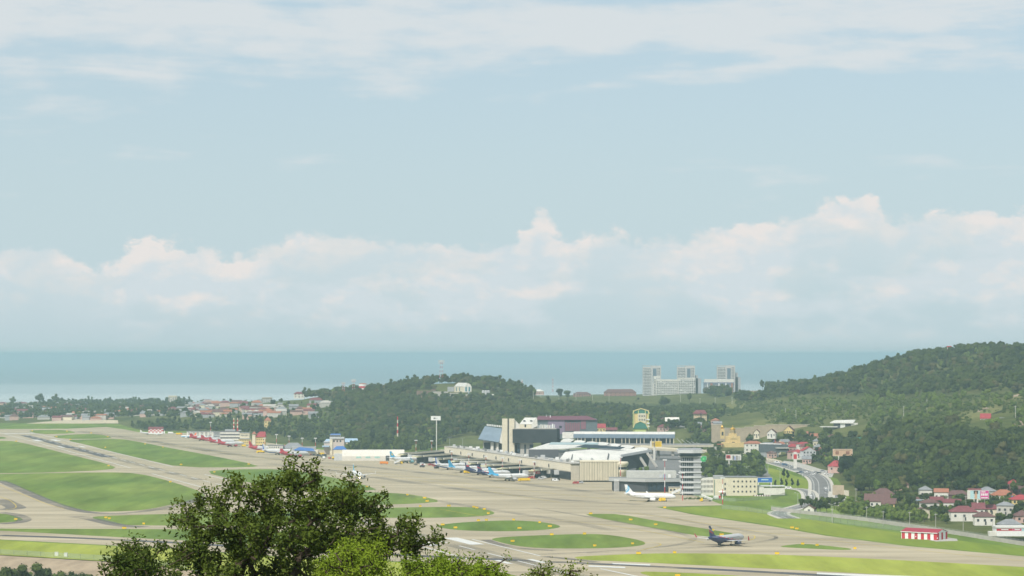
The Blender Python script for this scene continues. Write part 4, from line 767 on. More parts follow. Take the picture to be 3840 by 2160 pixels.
# ------------------------------------------------------------------ low grey business terminal
b = Bld('business_terminal', 'low dark grey terminal with wide bent overhanging roof beside the control tower', 'terminal', 2430, 1838, 1850, z=0.0)
X, Z = b.X, b.Z; GR = M('grey_membrane_roof', (.25,.25,.245), .8, .1, .08)
b.mesh('wall', M('dark_facade', (.075,.08,.085), .5, .1), lambda m: m.prism([(X(2300),2),(X(2420),-9),(X(2560),-6),(X(2560),22),(X(2300),24)], 0, Z(1795)))
b.mesh('roof', GR, lambda m: m.prism([(X(2284),3),(X(2418),-12),(X(2565),-9),(X(2565),26),(X(2290),28)], Z(1795)+.02, Z(1790)))
b.mesh('roof_fascia', M('grey_fascia', (.40,.41,.40), .6, .06), lambda m: (m.bar((X(2284),2.8,Z(1793.5)), (X(2418),-12.2,Z(1793.5)), .4, 2.4), m.bar((X(2418),-12.2,Z(1793.5)), (X(2565),-9.2,Z(1793.5)), .4, 2.4)))
b.mesh('upper_block', M('pale_upper_wall', (.50,.50,.46), .7, .08), lambda m: m.box(X(2354), X(2540), 12, 26, Z(1790), Z(1765)))
for k in range(8): b.mesh('glazing', GLASSB, lambda m: m.box(X(2428)+k*3.4, X(2428)+k*3.4+2.9, -9.4+k*.1, -8.6, 1.2, 7))
for k in range(5): b.box('column', WHITE, 2303+k*4, 2304.4+k*4, 1792, 1838, -3, -2.4)
for x in (2475,2490,2508): b.box('air_conditioning_unit', rr.choice([WHITE, PALEBLUE, LGREY]), x, x+9, 1776, 1788, 6, 9)
house('small cream hut with flat roof at the foot of the control tower', W(2535,1842), 11, 6, 4, .4, CREAM, CONC, 'flat', nwin=(4,1), name='hut', cat='hut')
# ------------------------------------------------------------------ control tower
b = Bld('control_tower', 'grey control tower with stacked white floor slabs, glazed bands and flared top', 'control tower', 2592, 1856, 1800, z=0.0)
X, Z = b.X, b.Z
b.box('shaft', M('tower_grey', (.33,.335,.345), .7, .05), 2599, 2626, 1700, 1856, -4, 10)
b.mesh('glazing', GLASSB, lambda m: m.prism([(X(2556),-2),(X(2599)-.02,-2.6),(X(2599)-.02,10),(X(2556),10)], 0, Z(1708)))
for k in range(8):
    yb = 1845 - k*19.4; yt = yb - 7.2 if k else yb - 7; xl = 2556 - k*.9
    b.mesh('floor_slab', LGREY, lambda m: m.prism([(X(xl-2),-3.4),(X(2600),-4.6),(X(2627 + k*.5),-4.6),(X(2627 + k*.5),10.6),(X(xl-2),11)], Z(yb), Z(yt) if k < 4 else Z(yb-5)))
for k in range(6):
    b.mesh('mullion', LGREY, lambda m: m.bar((X(2559 + k*7),-2.75,0), (X(2559 + k*7),-2.75,Z(1708)), .22, .22))
b.mesh('flared_top', LGREY, lambda m: m.prism([(X(2541),-6),(X(2596),-8),(X(2632),-6),(X(2632),11),(X(2541),12)], Z(1693), Z(1681)))
b.mesh('cab', GLASSB, lambda m: m.prism([(X(2549),-4),(X(2596),-5.5),(X(2627),-4),(X(2627),9),(X(2549),10)], Z(1706), Z(1693)))
b.mesh('parapet', M('tower_grey', (.33,.335,.345)), lambda m: m.prism([(X(2546),-5),(X(2630),-5),(X(2630),10),(X(2546),10)], Z(1681), Z(1677)))
for x, t in ((2562,1668),(2570,1671),(2611,1669),(2604,1672)): b.mesh('antenna', STEEL, lambda m: m.tube((X(x),2,Z(1677)), (X(x),2,Z(t)), .12))
# ------------------------------------------------------------------ cream office building beside it
b = Bld('office_building', 'long cream three-storey office building beside the control tower', 'office', 2735, 1858, 1792, z=0.0)
X, Z = b.X, b.Z
b.box('wing', OFFW, 2628, 2678, 1789, 1856, 4, 18); b.windows(X(2630), X(2677), Z(1848), Z(1792), 9, 3, .42, .48, y=3.92, join=False)
b.box('stair_tower', CREAM, 2676, 2714, 1791, 1858, 0, 15); b.box('stair_head', GREYW, 2677, 2714, 1779, 1791, 0, 10)
b.box('main_wall', CREAM, 2714.05, 2840, 1786, 1858, .4, 16); b.box('roof', GREYR, 2714, 2841, 1783.5, 1786, .1, 16.4)
b.windows(X(2745), X(2838), Z(1848), Z(1791), 6, 3, .36, .36, y=.3, join=False)
for yt in (1806,1824,1842): b.box('window', WINDOW, 2717, 2722, yt, yt+8, .28, .42); 
b.box('glass_strip', M('teal_glass', (.10,.20,.18), .3), 2678.5, 2681, 1795, 1856, -.1, .1)
b.box('side_wall', OFFW, 2841, 2866, 1820, 1846, 3, 14); b.box('side_wall', OFFW, 2866.1, 2945, 1826, 1852, 3, 13); b.box('annex_roof', LGREY, 2840.5, 2946, 1818, 1820, 2.6, 14)
b.mesh('satellite_dish', WHITE, lambda m: m.lathe([(2.6,0),(2.2,.5),(1.2,.9),(.1,1.0)], (X(2706),-3,3), 14)); b.mesh('dish_stand', STEEL, lambda m: m.tube((X(2706),-3,-.05), (X(2706),-3,3.1), .2))
for k in range(14): b.box('screen_panel', WHITE if k % 2 else MAROON, 2822+k*4.6, 2826.4+k*4.6, 1850, 1863, -6, -5.7)
# ------------------------------------------------------------------ tent hangar, old tower, buildings left of the pier
p = W(1400,1721); hang = thing('tent_hangar', 'long white fabric tent hangar with rounded roof beside the old tower', 'hangar', p, R(3)); s_ = spx(1721); hl = 232*s_/2
prof = [(-12,0),(-12,4.6),(-9,8.2),(-5,9.9),(0,10.6),(5,9.9),(9,8.2),(12,4.6),(12,0)]
mb = MB(); n = len(prof); vs_ = [(x, y, z) for x in (-hl, hl) for y, z in prof]; mb.add(vs_, [(i, i+1, n+i+1, n+i) for i in range(n-1)] + [tuple(range(n-1,-1,-1)), tuple(range(n, 2*n))]); mb.build('cover', M('hangar_fabric', (.66,.62,.55), .7, .06), hang)
MB().box(hl*.40, hl*.51, -12.3, -11.95, 0, 5).build('gate', DSTEEL, hang); MB().box(hl*.39, hl*.53, -12.6, -12.35, 5, 5.6).build('gate_hood', WHITE, hang); MB().box(hl*.86, hl*.9, -12.2, -11.95, 0, 5).build('door', TANW, hang)
for x in (-.55,-.25,.05): MB().box(hl*x, hl*(x+.16), -12.15, -11.96, 2.6, 4.3).build('banner_print', M('pale_teal_print', (.36,.55,.50), .7, .2), hang)
MB().box(-hl-8, -hl-.1, -7, 7, 0, 6.5).build('vestibule', LGREY, hang); MB().box(-hl-8.12, -hl-8.0, -2, 2, 0, 4).build('vestibule_door', DSTEEL, hang)
b = Bld('old_control_tower', 'old cream control tower with square cab and blue roofed wings', 'control tower', 1262, 1702, 2520)
X, Z = b.X, b.Z
b.box('tower', CREAM, 1237, 1247, 1640, 1704, -1, 6); b.box('body', M('pinkish_wall', (.55,.47,.41), .8, .06), 1247.1, 1290, 1640, 1704, 0, 14); b.box('cornice', LGREY, 1236, 1290, 1635, 1640, -1.4, 14)
b.box('cab', LGREY, 1238, 1276, 1625, 1635, -1, 8); b.windows(X(1239), X(1275), Z(1634), Z(1628), 7, 1, .7, .7, y=-1.1)
b.mesh('cab_roof', BLUER, lambda m: m.add([(X(1236),-2,Z(1626)),(X(1278),-2,Z(1626)),(X(1274),9,Z(1622)),(X(1240),9,Z(1622))], [(0,1,2,3),(3,2,1,0)]))
b.box('wing_wall', M('pinkish_wall', (.55,.47,.41)), 1214, 1237, 1650, 1704, 3, 12)
b.mesh('wing_roof', PALEBLUE, lambda m: m.add([(X(1212),2,Z(1654)),(X(1240),2,Z(1653)),(X(1238),9,Z(1642)),(X(1222),9,Z(1642))], [(0,1,2,3),(3,2,1,0)]))
b.mesh('porch_roof', BLUER, lambda m: m.add([(X(1249),-6,Z(1680)),(X(1302),-6,Z(1680)),(X(1288),-.05,Z(1668)),(X(1262),-.05,Z(1668)),(X(1249),-.05,Z(1680)),(X(1302),-.05,Z(1680))], [(0,1,2,3),(0,3,4),(1,5,2)]))
b.box('porch_wall', CREAM, 1252, 1299, 1680.5, 1704, -5.5, -.1); b.mesh('canopy', PALEBLUE, lambda m: m.box(X(1209), X(1236), -4, 2.9, Z(1671), Z(1666)))
for x in (1250,1262,1274): b.box('window', WINDOW, x, x+5, 1646, 1653, -.1, .05)
b = Bld('blue_roof_wing', 'cream columned building with pale blue roof beside the old control tower', 'building', 1315, 1690, 2600)
X, Z = b.X, b.Z
b.box('wall', M('recess_wall', (.36,.31,.26), .8), 1286, 1340, 1652, 1700, .8, 12); b.mesh('roof', PALEBLUE, lambda m: m.add([(X(1284),-.5,Z(1653)),(X(1312),-.5,Z(1653)),(X(1344),-.5,Z(1651)),(X(1338),8,Z(1640)),(X(1286),8,Z(1640))], [(0,1,2,3,4),(4,3,2,1,0)]))
for x in (1289,1299,1309,1337): b.box('column', CREAM, x, x+4, 1652, 1700, 0, .7)
WALLS = [OFFW, CREAM, OFFW, PINKW, YELLOWW, LGREY]; ROOFS = [MAROON, BROWNR, ORANGER, GREYR, MAROON, GREYR, OFFW]
# concrete banded block and neighbours behind the far red tails
b = Bld('banded_block', 'grey office block with cream horizontal bands behind the red tailed jets', 'office', 860, 1648, 2840); X, Z = b.X, b.Z
b.box('wall', M('dark_bands', (.17,.16,.17), .7), 826, 898, 1612, 1648, 0, 14)
for yt in (1616,1628,1640): b.box('floor_band', OFFW, 825, 899, yt, yt+6, -.4, 0)
b.box('roof_house', GREYW, 842, 880, 1606, 1612, 3, 12)
for (lab, x0, x1, yt, yb, d, mat) in (('low cream building with yellow sign beside the banded block',899,935,1617,1652,2830,CREAM),('low yellow lit hall behind the nose of the last red tailed jet',895,940,1640,1660,2760,YELLOWW),('white office row beyond the small orange tailed jet',700,800,1612,1632,3050,OFFW),('grey service block with canopy behind the white jets',800,826,1614,1640,2900,GREYW),('long low cream shed behind the second row of jets',1005,1060,1664,1690,2580,OFFW)):
    q = Bld('service_building', lab, 'building', (x0+x1)/2, yb, d); q.box('wall', mat, x0, x1, yt+2, yb, 0, 10); q.box('roof', GREYR, x0-1, x1+1, yt, yt+2, -.5, 10.5); q.windows(q.X(x0+3), q.X(x1-3), q.Z(yb-2), q.Z(yt+3), 6, 2, .5, .4, y=-.08, join=False)
b = Bld('terminal_house', 'yellow house with tall red hipped roof behind the red tailed jets', 'house', 970, 1662, 2680); X, Z = b.X, b.Z
b.box('wall', YELLOWW, 958, 994, 1634, 1664, 0, 10); b.mesh('roof', REDR, lambda m: m.add([(X(953),-1,Z(1634)),(X(996),-1,Z(1634)),(X(996),11,Z(1634)),(X(953),11,Z(1634)),(X(972),5,Z(1614)),(X(994),5,Z(1614))], [(0,1,5,4),(1,2,5),(2,3,4,5),(3,0,4)]))
b.box('turret', CREAM, 946, 958, 1622, 1662, -1, 5); b.mesh('turret_roof', ORANGER, lambda m: m.add([(X(944),-2,Z(1622)),(X(961),-2,Z(1622)),(X(961),6,Z(1622)),(X(944),6,Z(1622)),(X(953),2,Z(1612))], [(0,1,4),(1,2,4),(2,3,4),(3,0,4)])); b.windows(X(960), X(992), Z(1660), Z(1638), 4, 2, .4, .45, join=False)
house('yellow gabled turret house rising from the trees behind the jets', T(1004,1612), 8, 7, 14, 4, YELLOWW, ORANGER, 'hip', nwin=(2,3))
q = W(1100,1690); house('round hall with grey conical roof behind the white and purple jet', q, 24, 14, 4, 6, OFFW, GREYR, 'hip', nwin=(0,0), name='hall', cat='hall')
b = Bld('striped_kiosk', 'white and maroon striped kiosk behind the white and purple jet', 'kiosk', 1055, 1680, 2590); 
for k in range(6): b.box('panel', REDP if k % 2 else WHITE, 1036+k*6, 1042+k*6, 1664, 1682, 0, 5)
b = Bld('blue_canopy_hall', 'low cream hall under a bright blue curved canopy beside the jets', 'hall', 1145, 1692, 2500); X, Z = b.X, b.Z
b.box('wall', CREAM, 1100, 1192, 1684, 1697, 0, 12); b.mesh('canopy', BLUER, lambda m: m.add([(X(1098),-3,Z(1683)),(X(1185),-3,Z(1687)),(X(1170),10,Z(1678)),(X(1120),10,Z(1673))], [(0,1,2,3),(3,2,1,0)])); b.box('rear_wall', GREYW, 1090, 1180, 1672, 1684, 14, 20)
q = W(585,1628); ch = thing('chequered_hut', 'white and red chequered hut with maroon roof beside the small white jets', 'hut', P(585,1622,2980), 0)
for i in range(8):
    for j in range(4): MB().box(-9+i*2.25, -9+(i+1)*2.25, -3, 3, j*1.6, (j+1)*1.6).build('panel', REDP if (i+j) % 2 and j > 0 else WHITE, ch)
rb = MB(); gable(rb, 18, 6, 6.4, 2.4, along='x'); rb.build('roof', MAROON, ch)
# ------------------------------------------------------------------ church, yellow-green house, pink hotel
b = Bld('church', 'yellow stone church with golden dome on a drum behind the viaduct', 'church', 2748, 1672, 2560); X, Z = b.X, b.Z
STONE = M('church_stone', (.60,.46,.22), .8, .08)
b.box('nave', STONE, 2724, 2776, 1632, 1672, 0, 16); b.box('apse', STONE, 2708, 2792, 1655, 1672, -3, 14); b.box('crossing', STONE, 2735, 2763, 1622, 1632, 2, 12)
b.mesh('front_gable', STONE, lambda m: m.xprism([(X(2738),Z(1640)),(X(2762),Z(1640)),(X(2750),Z(1628))], -.6, 0)); b.mesh('drum', STONE, lambda m: m.lathe([(2.9,Z(1622)),(2.9,Z(1607))], (0.5,7,0), 14)); b.mesh('dome', GOLD, lambda m: m.lathe([(3.1,Z(1607)),(2.9,Z(1603)),(2.0,Z(1600)),(.6,Z(1597.5)),(.1,Z(1595))], (.5,7,0), 14), smooth=True)
b.mesh('cross', GOLD, lambda m: (m.box(.4,.6,6.9,7.1,Z(1595),Z(1589)), m.box(-.2,1.2,6.9,7.1,Z(1592.5),Z(1591.8))))
for x in (2741,2746,2752,2757): b.box('drum_window', WINDOW, x, x+2, 1609, 1619, 3.9, 4.3)
b.box('portal', WINDOW, 2745, 2755, 1652, 1670, -.1, .1); b.mesh('step_roof', ORANGER, lambda m: m.box(X(2688), X(2712), -5, 2, Z(1662), Z(1659)))
b = Bld('bell_tower', 'slim yellow bell tower with golden dome left of the church', 'bell tower', 2709, 1640, 2600); X, Z = b.X, b.Z
b.box('shaft', STONE, 2702, 2717, 1603, 1640, 0, 4.3); b.box('arch_opening', WINDOW, 2706, 2713, 1614, 1628, -.15, .02); b.mesh('dome', GOLD, lambda m: m.lathe([(1.6,Z(1603)),(1.6,Z(1598)),(1.7,Z(1596)),(1.0,Z(1592)),(.1,Z(1588))], (0,2,0), 12), smooth=True)
b = Bld('fairytale_house', 'tall yellow and green house with bell-shaped gable roof and corner turrets', 'house', 2404, 1620, 2720); X, Z = b.X, b.Z; LIME = M('lime_wall', (.50,.56,.22), .8, .08)
b.box('body', YELLOWW, 2376, 2434, 1545, 1622, 0, 16); b.box('centre_bay', CREAM, 2392, 2422, 1545, 1590, -1.5, 0)
b.mesh('gable_roof', GREENR, lambda m: m.xprism([(X(2373),Z(1545)),(X(2435),Z(1545)),(X(2430),Z(1536)),(X(2404),Z(1528)),(X(2378),Z(1536))], -.6, 15)); b.mesh('gable_trim', M('trim_cream', (.70,.60,.30), .7), lambda m: [m.bar((X(a),-.9,Z(c)), (X(e),-.9,Z(f)), .8, .9) for a,c,e,f in ((2373,1546,2378,1535),(2378,1535,2404,1527),(2404,1527,2430,1535),(2430,1535,2435,1546))])
b.box('lower_wing', LIME, 2378, 2422, 1600, 1622, -7, -1.6); b.mesh('lower_roof', GREENR, lambda m: m.xprism([(X(2372),Z(1602)),(X(2428),Z(1602)),(X(2420),Z(1583)),(X(2400),Z(1574)),(X(2380),Z(1583))], -8, -.02)); b.mesh('lower_trim', M('trim_cream', (.70,.60,.30)), lambda m: [m.bar((X(a),-8.2,Z(c)), (X(e),-8.2,Z(f)), .8, .9) for a,c,e,f in ((2373,1598,2380,1582),(2380,1582,2400,1573),(2400,1573,2420,1582),(2420,1582,2428,1598))])
for x in (2375,2394,2420,2432): b.mesh('turret', LIME, lambda m: m.tube((X(x),-.8,Z(1618)), (X(x),-.8,Z(1534)), .5))
b.windows(X(2394), X(2420), Z(1590), Z(1548), 4, 3, .45, .5, y=-1.6, join=False); 
for yt in (1566,1580,1592): b.box('balcony', WHITE, 2424, 2436, yt, yt+4, -1.6, 0)
b = Bld('hotel', 'pale yellow four-storey hotel with maroon hipped roof on the slope behind the church', 'hotel', 2632, 1588, 2900); X, Z = b.X, b.Z
b.box('wall', M('hotel_wall', (.62,.50,.33), .8, .06), 2604, 2650, 1546, 1592, 0, 14); b.mesh('roof', MAROON, lambda m: m.add([(X(2600),-1.5,Z(1547)),(X(2652),-1.5,Z(1547)),(X(2654),16,Z(1547)),(X(2600),16,Z(1547)),(X(2612),7,Z(1533)),(X(2644),7,Z(1533))], [(0,1,5,4),(1,2,5),(2,3,4,5),(3,0,4)])); b.windows(X(2607), X(2648), Z(1588), Z(1550), 8, 4, .35, .45, join=False); b.box('chimney', DSTEEL, 2627, 2629.5, 1540, 1592, -1.2, -.4)
for lab, px, py, d, w_, l_, h_, rh, wl, rf, st, al, rz in (
  ('cream building with red tiled roof and two window rows beside the church',2824,1690,2500,18,10,9,2.6,OFFW,ORANGER,'hip','x',0),('yellow gabled cottage below the retaining wall, with brown roof',2960,1632,2570,10,9,6.5,5,YELLOWW,BROWNR,'gable','y',-.3),('pale gabled cottage below the retaining wall',2895,1635,2560,9,8,5,4,OFFW,BROWNR,'gable','y',-.3),('small cream gabled cottage nearest the church',2838,1636,2570,6,7,5.5,3.4,CREAM,BROWNR,'gable','y',-.2),
  ('white pediment fronted house with bright red roof above the boulevard',3030,1712,2330,13,10,7,4,LGREY,REDR,'gable','y',.15),('white house wing with red roof beside the pedimented house',2992,1712,2350,10,9,5.5,3,OFFW,REDR,'hip','x',0),('pale house under a wide crimson roof among trees above the boulevard',3015,1676,2440,15,10,4.5,2,OFFW,REDR,'hip','x',0),('small yellow-walled house with maroon roof right of the pedimented house',3075,1706,2340,10,8,4,4,YELLOWW,MAROON,'hip','x',.1),
  ('white box house with flat roof left of the tan billboard',3105,1690,2380,7,8,7,.4,OFFW,GREYR,'flat','x',0),('green roofed white house at the edge of the woods',3232,1664,2300,9,9,3.5,4,OFFW,GREENR,'gable','x',-.2),('wide brown roofed house behind the tan billboard',3180,1682,2330,20,10,4,6,PINKW,BROWNR,'hip','x',0),('pink house with broad red roof under the tan billboard',3145,1762,2130,19,11,4.5,5,PINKW,REDR,'hip','x',-.12),
  ('long low house with brown roof and blue tarpaulin among the upper trees',3165,1650,2450,24,8,3,2.5,GREYW,BROWNR,'hip','x',.05),('red roofed white cottage alone on the upper hillside',3696,1578,2220,9,8,3.5,4.5,OFFW,REDR,'gable','x',-.25),('pale farm sheds beside the lone red roofed cottage',3775,1578,2210,13,6,2.6,1.6,OFFW,GREYR,'gable','x',.1),
  ('red roofed yellow house behind the railway station',2253,1616,2650,10,8,5,4.5,YELLOWW,REDR,'gable','x',0),('brown shack roof among trees behind the station',2290,1618,2680,14,8,3.5,2.5,BROWNR,MAROON,'gable','x',0),('pink gabled villa left of the hotel',2520,1590,2850,16,10,5,4.5,PINKW,OFFW,'gable','x',0),('grey box house left of the hotel',2555,1592,2840,9,8,6,.5,GREYW,GREYR,'flat','x',0),('maroon roofed house beside the hotel',2575,1590,2860,12,8,4,3,OFFW,MAROON,'hip','x',0)):
    house(lab, P(px, py, d), w_, l_, h_, rh, wl, rf, st, al, rz, nwin=(4,2) if h_ > 6 else (3,1))
b = Bld('glass_showroom', 'long dark showroom with white roof edge beside the boulevard', 'showroom', 2905, 1712, 2440); X, Z = b.X, b.Z
b.box('wall', M('showroom_wall', (.10,.12,.13), .5), 2850, 2955, 1663, 1690, 0, 14); b.box('glazing', M('pale_glazing', (.30,.33,.33), .3), 2852, 2920, 1690.2, 1714, .6, 12); b.mesh('roof_edge', WHITE, lambda m: m.bar((X(2850),-.3,Z(1658)), (X(2930),-.3,Z(1660.5)), .8, .8)); b.mesh('roof_edge', OFFW, lambda m: m.box(X(2908), X(2958), -2, -.1, Z(1676), Z(1673.5)))
for x in (2868,2886,2904): b.box('pier', GREYW, x, x+3, 1690.2, 1714, .2, .55)
b = Bld('retaining_wall', 'long tan stone retaining wall in steps below the green slope', 'wall', 2860, 1642, 2640); X, Z = b.X, b.Z
for xl, xr, yt, yb in ((2668,2706,1588,1622),(2706.1,2792,1601,1640),(2792.1,2828,1597,1640),(2828.1,2872,1592,1642),(2872.1,2940,1588,1640),(2940.1,3044,1588,1636)): o = b.box('wall_section', TANW, xl, xr, yt, yb+40, 0, 2.4); b.box('coping', BEIGE, xl, xr, yt-1.2, yt, -.3, 2.6, o)
b = Bld('modern_villa', 'modern dark villa with floating white slab roofs on the hillside', 'villa', 3160, 1612, 2560); X, Z = b.X, b.Z
b.box('wall', M('villa_wall', (.10,.11,.12), .5), 3132, 3215, 1583, 1620, 2, 14); b.box('white_wall', WHITE, 3152, 3170, 1583, 1608, 1.4, 2); b.box('side_wall', OFFW, 3192, 3218, 1581, 1610, 1.2, 1.9)
b.mesh('roof_slab', WROOF, lambda m: m.add([(X(3112),0,Z(1579)),(X(3200),0,Z(1581)),(X(3214),12,Z(1570)),(X(3135),12,Z(1572)),(X(3112),0,Z(1582)),(X(3200),0,Z(1584)),(X(3214),12,Z(1573)),(X(3135),12,Z(1575))], [(0,1,2,3),(7,6,5,4),(0,4,5,1),(1,5,6,2),(2,6,7,3),(3,7,4,0)])); b.box('lower_roof', WROOF, 3077, 3140, 1594, 1597, -3, 6); b.box('lower_wall', M('villa_wall', (.10,.11,.12)), 3090, 3135, 1597.2, 1622, -1, 6)
# ------------------------------------------------------------------ houses between the road and the fence (right)
for lab, px, py, w_, l_, h_, rh, wl, rf, st, al, rz, nw in (
  ('large white house with big brown gabled roof left of the frame posts',3290,1898,17,11,4.5,5,OFFW,BROWNR,'gable','x',-.2,(5,1)),('yellow gabled annex with brown roof in front of the large white house',3336,1902,9,10,3.5,3.6,YELLOWW,BROWNR,'gable','x',-.35,(2,1)),('brown hipped roof villa among trees above the large white house',3312,1870,15,10,4.5,4,PINKW,BROWNR,'hip','x',0,(4,1)),('small dark mansard house higher in the trees',3380,1832,10,8,4,4.5,PINKW,BROWNR,'hip','x',0,(2,1)),
  ('small white gabled shed wall beside the scrub',3458,1935,9,4,5,1.4,CREAM,BROWNR,'gable','y',.2,(1,1)),('maroon roofed chalet with red porch behind the scrub',3512,1898,9,8,3,4.5,CREAM,MAROON,'gable','x',0,(2,1)),('white two-storey house with wide brown hipped roof beside the billboard',3612,1945,17,11,5.5,3.6,OFFW,MAROON,'hip','x',-.05,(3,1)),('maroon roofed house wing under the pink billboard',3668,1925,8,9,4,4,OFFW,MAROON,'gable','x',-.1,(2,1)),
  ('purple-roofed low house right of the pink billboard',3715,1922,13,8,3.5,2.8,CREAM,MAROON,'hip','x',-.1,(3,1)),('orange tiled house with blue awning behind the billboard',3762,1872,16,11,4,4,OFFW,ORANGER,'hip','x',0,(4,1)),('brown flat-gabled house highest at the right edge',3830,1848,18,10,4,3,BROWNR,BROWNR,'gable','x',0,(4,1)),('cream two-tier house with red roofs at the right edge',3828,1905,14,11,7,3,YELLOWW,REDR,'hip','x',0,(4,2)),
  ('red gabled shed beside the two-tier house',3745,1912,6,6,3,2.8,OFFW,REDR,'gable','y',.3,(1,1)),('grey hipped roof white house behind the shop',3785,1985,13,9,4,3,OFFW,GREYR,'hip','x',0,(3,1)),('brown roofed pink house at the right edge above the grey roof',3832,1952,10,9,4,3.4,PINKW,BROWNR,'hip','x',0,(2,1)),('small white hut with brown roof between the slip roads',3038,1916,7,6,2.6,2.4,OFFW,BROWNR,'gable','y',-.4,(1,1)),('brown shed half hidden in the woods behind the billboard',3590,1868,16,8,3.5,3,BROWNR,BROWNR,'hip','x',0,(0,0)),('white pavilion with brown hipped roof left of the villa',3440,1890,6,6,3,3,OFFW,BROWNR,'hip','x',0,(1,1))):
    g = T(px, py) if py < 1880 else W(px, py); house(lab, g, w_, l_, h_, rh, wl, rf, st, al, rz, nwin=nw)
o = thing('blue_awning', 'bright blue awning in front of the orange tiled house', 'awning', W(3792,1874)); MB().add([(-5,-3,2.6),(5,-3,2.6),(5,1,3.6),(-5,1,3.6)], [(0,1,2,3),(3,2,1,0)]).build('cover', BLUEP, o); [MB().tube((x,-3,0), (x,-3,2.6), .08).build('post', STEEL, o) for x in (-4.8,4.8)]
o = thing('roadside_shop', 'white flat shop with red and teal sign band at the right edge by the fence', 'shop', W(3802,2006)); MB().box(-10, 14, 0, 12, 0, 4.6).build('wall', WHITE, o); MB().box(-10.4, 14.4, -.4, 12.4, 4.6, 5.6).build('roof', WROOF, o); MB().box(-10.02, -1, -.1, -.02, 3.2, 4.6).build('sign_band', REDP, o); MB().box(-.9, 4.4, -.1, -.02, 3.2, 4.6).build('sign_band', M('rose_print', (.62,.12,.22), .5), o); MB().box(4.5, 14, -.1, -.02, 3.2, 4.6).build('sign_band', CYANP, o)
for x0, x1 in ((-7.5,-3.2),(.4,3.4),(6,11)): MB().box(x0, x1, -.16, -.11, 3.65, 4.15).build('sign_lettering', WHITE, o)
MB().box(6.5, 7.3, -.08, -.02, 1.0, 2.4).build('window', WINDOW, o); MB().box(-14, -10.05, 1, 6, 0, 2.6).build('annex', OFFW, o)
# striped hut on the airfield
o = thing('striped_substation', 'red and white striped hut with red gabled roof on the airfield grass', 'hut', W(3513,2021), R(-36)); w_, l_ = 22.0, 13.0
# local: x along the long wall (left), gable end faces right
for k in range(11): MB().box(-w_+k*w_/11, -w_+(k+1)*w_/11, 0, .3, 0, 4.1).build('wall_panel', REDP if k % 2 == 0 else WHITE, o)
for k, (a, c) in enumerate(((0,.17),(.17,.40),(.40,.57),(.57,.82),(.82,1))): MB().box(.005, .305, l_*a, l_*c, 0, 4.1).build('gable_panel', WHITE if k % 2 else REDP, o)
MB().box(-w_, 0, l_, l_+.3, 0, 4.1).build('rear_wall', WHITE, o); MB().box(-w_-.3, -w_, 0, l_, 0, 4.1).build('end_wall', WHITE, o)
MB().add([(.31,0,4.1),(.31,l_,4.1),(.31,l_/2,5.7),(0,0,4.1),(0,l_,4.1),(0,l_/2,5.7)], [(0,1,2),(5,4,3),(0,2,5,3),(1,4,5,2)]).build('gable_top', WHITE, o)
rb = MB(); rb.add([(-w_-.6,-.5,4.15),(.7,-.5,4.15),(.7,l_/2,5.95),(-w_-.6,l_/2,5.95),(.7,l_+.5,4.15),(-w_-.6,l_+.5,4.15)], [(0,1,2,3),(3,2,4,5)]); rb.build('roof', M('substation_roof', (.32,.05,.075), .5, .06), o); MB().box(-w_-.5, .6, -.62, -.48, 3.85, 4.2).build('gutter', WHITE, o)
for x, z in ((-13,1.4),(.6,1.2)): MB().ball((x,-.4,z), .35).build('wall_lamp', WHITE, o)
struct('hut_apron', MB().sheet([(p.x, p.y) for p in (W(*q) for q in [(3405,2004),(3510,2026),(3592,2024),(3588,2016),(3500,2003)])], .07), CONC)
# ------------------------------------------------------------------ far towers and blocks
def highrise(label, px0, px1, yt, yb, d, steps=(), split=.55, rz=0.0):
    b = Bld('apartment_tower', label, 'apartment tower', (px0+px1)/2, yb, d, rz); X, Z = b.X, b.Z; hgt = Z(yt); W_ = X(px1)-X(px0); x0 = X(px0)
    GR_ = M('tower_wall', (.50,.49,.47), .8, .06); b.mesh('wall', GR_, lambda m: m.box(x0, -x0, 0, 16, -12, hgt)); n = int(hgt/3.1)
    b.mesh('glass_stripe', M('tower_glass', (.13,.18,.23), .3, .1), lambda m: m.box(x0+W_*split, x0+W_*(split+.2), -.25, -.02, hgt*.45, hgt-3))
    for part, u0, u1 in (('window_rows', .03, .40), ('window_rows', .80, .97)):
        mb = MB()
        for k in range(n):
            for u in np.arange(u0, u1, .085): mb.box(x0+W_*u, x0+W_*(u+.055), -.2, -.02, k*3.1+1.0, k*3.1+2.4)
        tag(mb.build(part, WINDOW, b.o), kind='stuff')
    mb = MB()
    for k in range(n): mb.box(x0+W_*.02, x0+W_*.45, -1.2, -.22, k*3.1, k*3.1+.9)
    tag(mb.build('balcony_rows', WHITE, b.o), kind='stuff'); b.mesh('roof_crown', M('tower_wall', (.50,.49,.47)), lambda m: (m.box(x0-.5, x0+W_*.5, .5, 15, hgt+2.2, hgt+3), [m.box(x0+u*W_, x0+u*W_+.6, 1, 1.6, hgt, hgt+2.2) for u in (.02,.12,.22,.32,.42)], m.box(x0+W_*.45, -x0, .5, 15, hgt, hgt+2.6)))
    b.mesh('mast', STEEL, lambda m: m.tube((x0+W_*.7,7,hgt+2.6), (x0+W_*.7,7,hgt+6), .4))
    for (sx, sy) in steps: b.mesh('stepped_wing', GREYW, lambda m: m.box(-x0+.02, X(sx), 4, 14, -12, Z(sy)))
    return b
highrise('grey apartment tower on the left of three, with a blue glass stripe', 2411, 2479, 1371, 1478, 4850); highrise('grey apartment tower in the middle of three, with a stepped side wing', 2540, 2606, 1371, 1490, 4830, ((2618,1402),(2630,1414))); highrise('grey apartment tower on the right of three, above the orange and blue block', 2690, 2757, 1370, 1480, 4900, ((2768,1392),(2778,1410)))
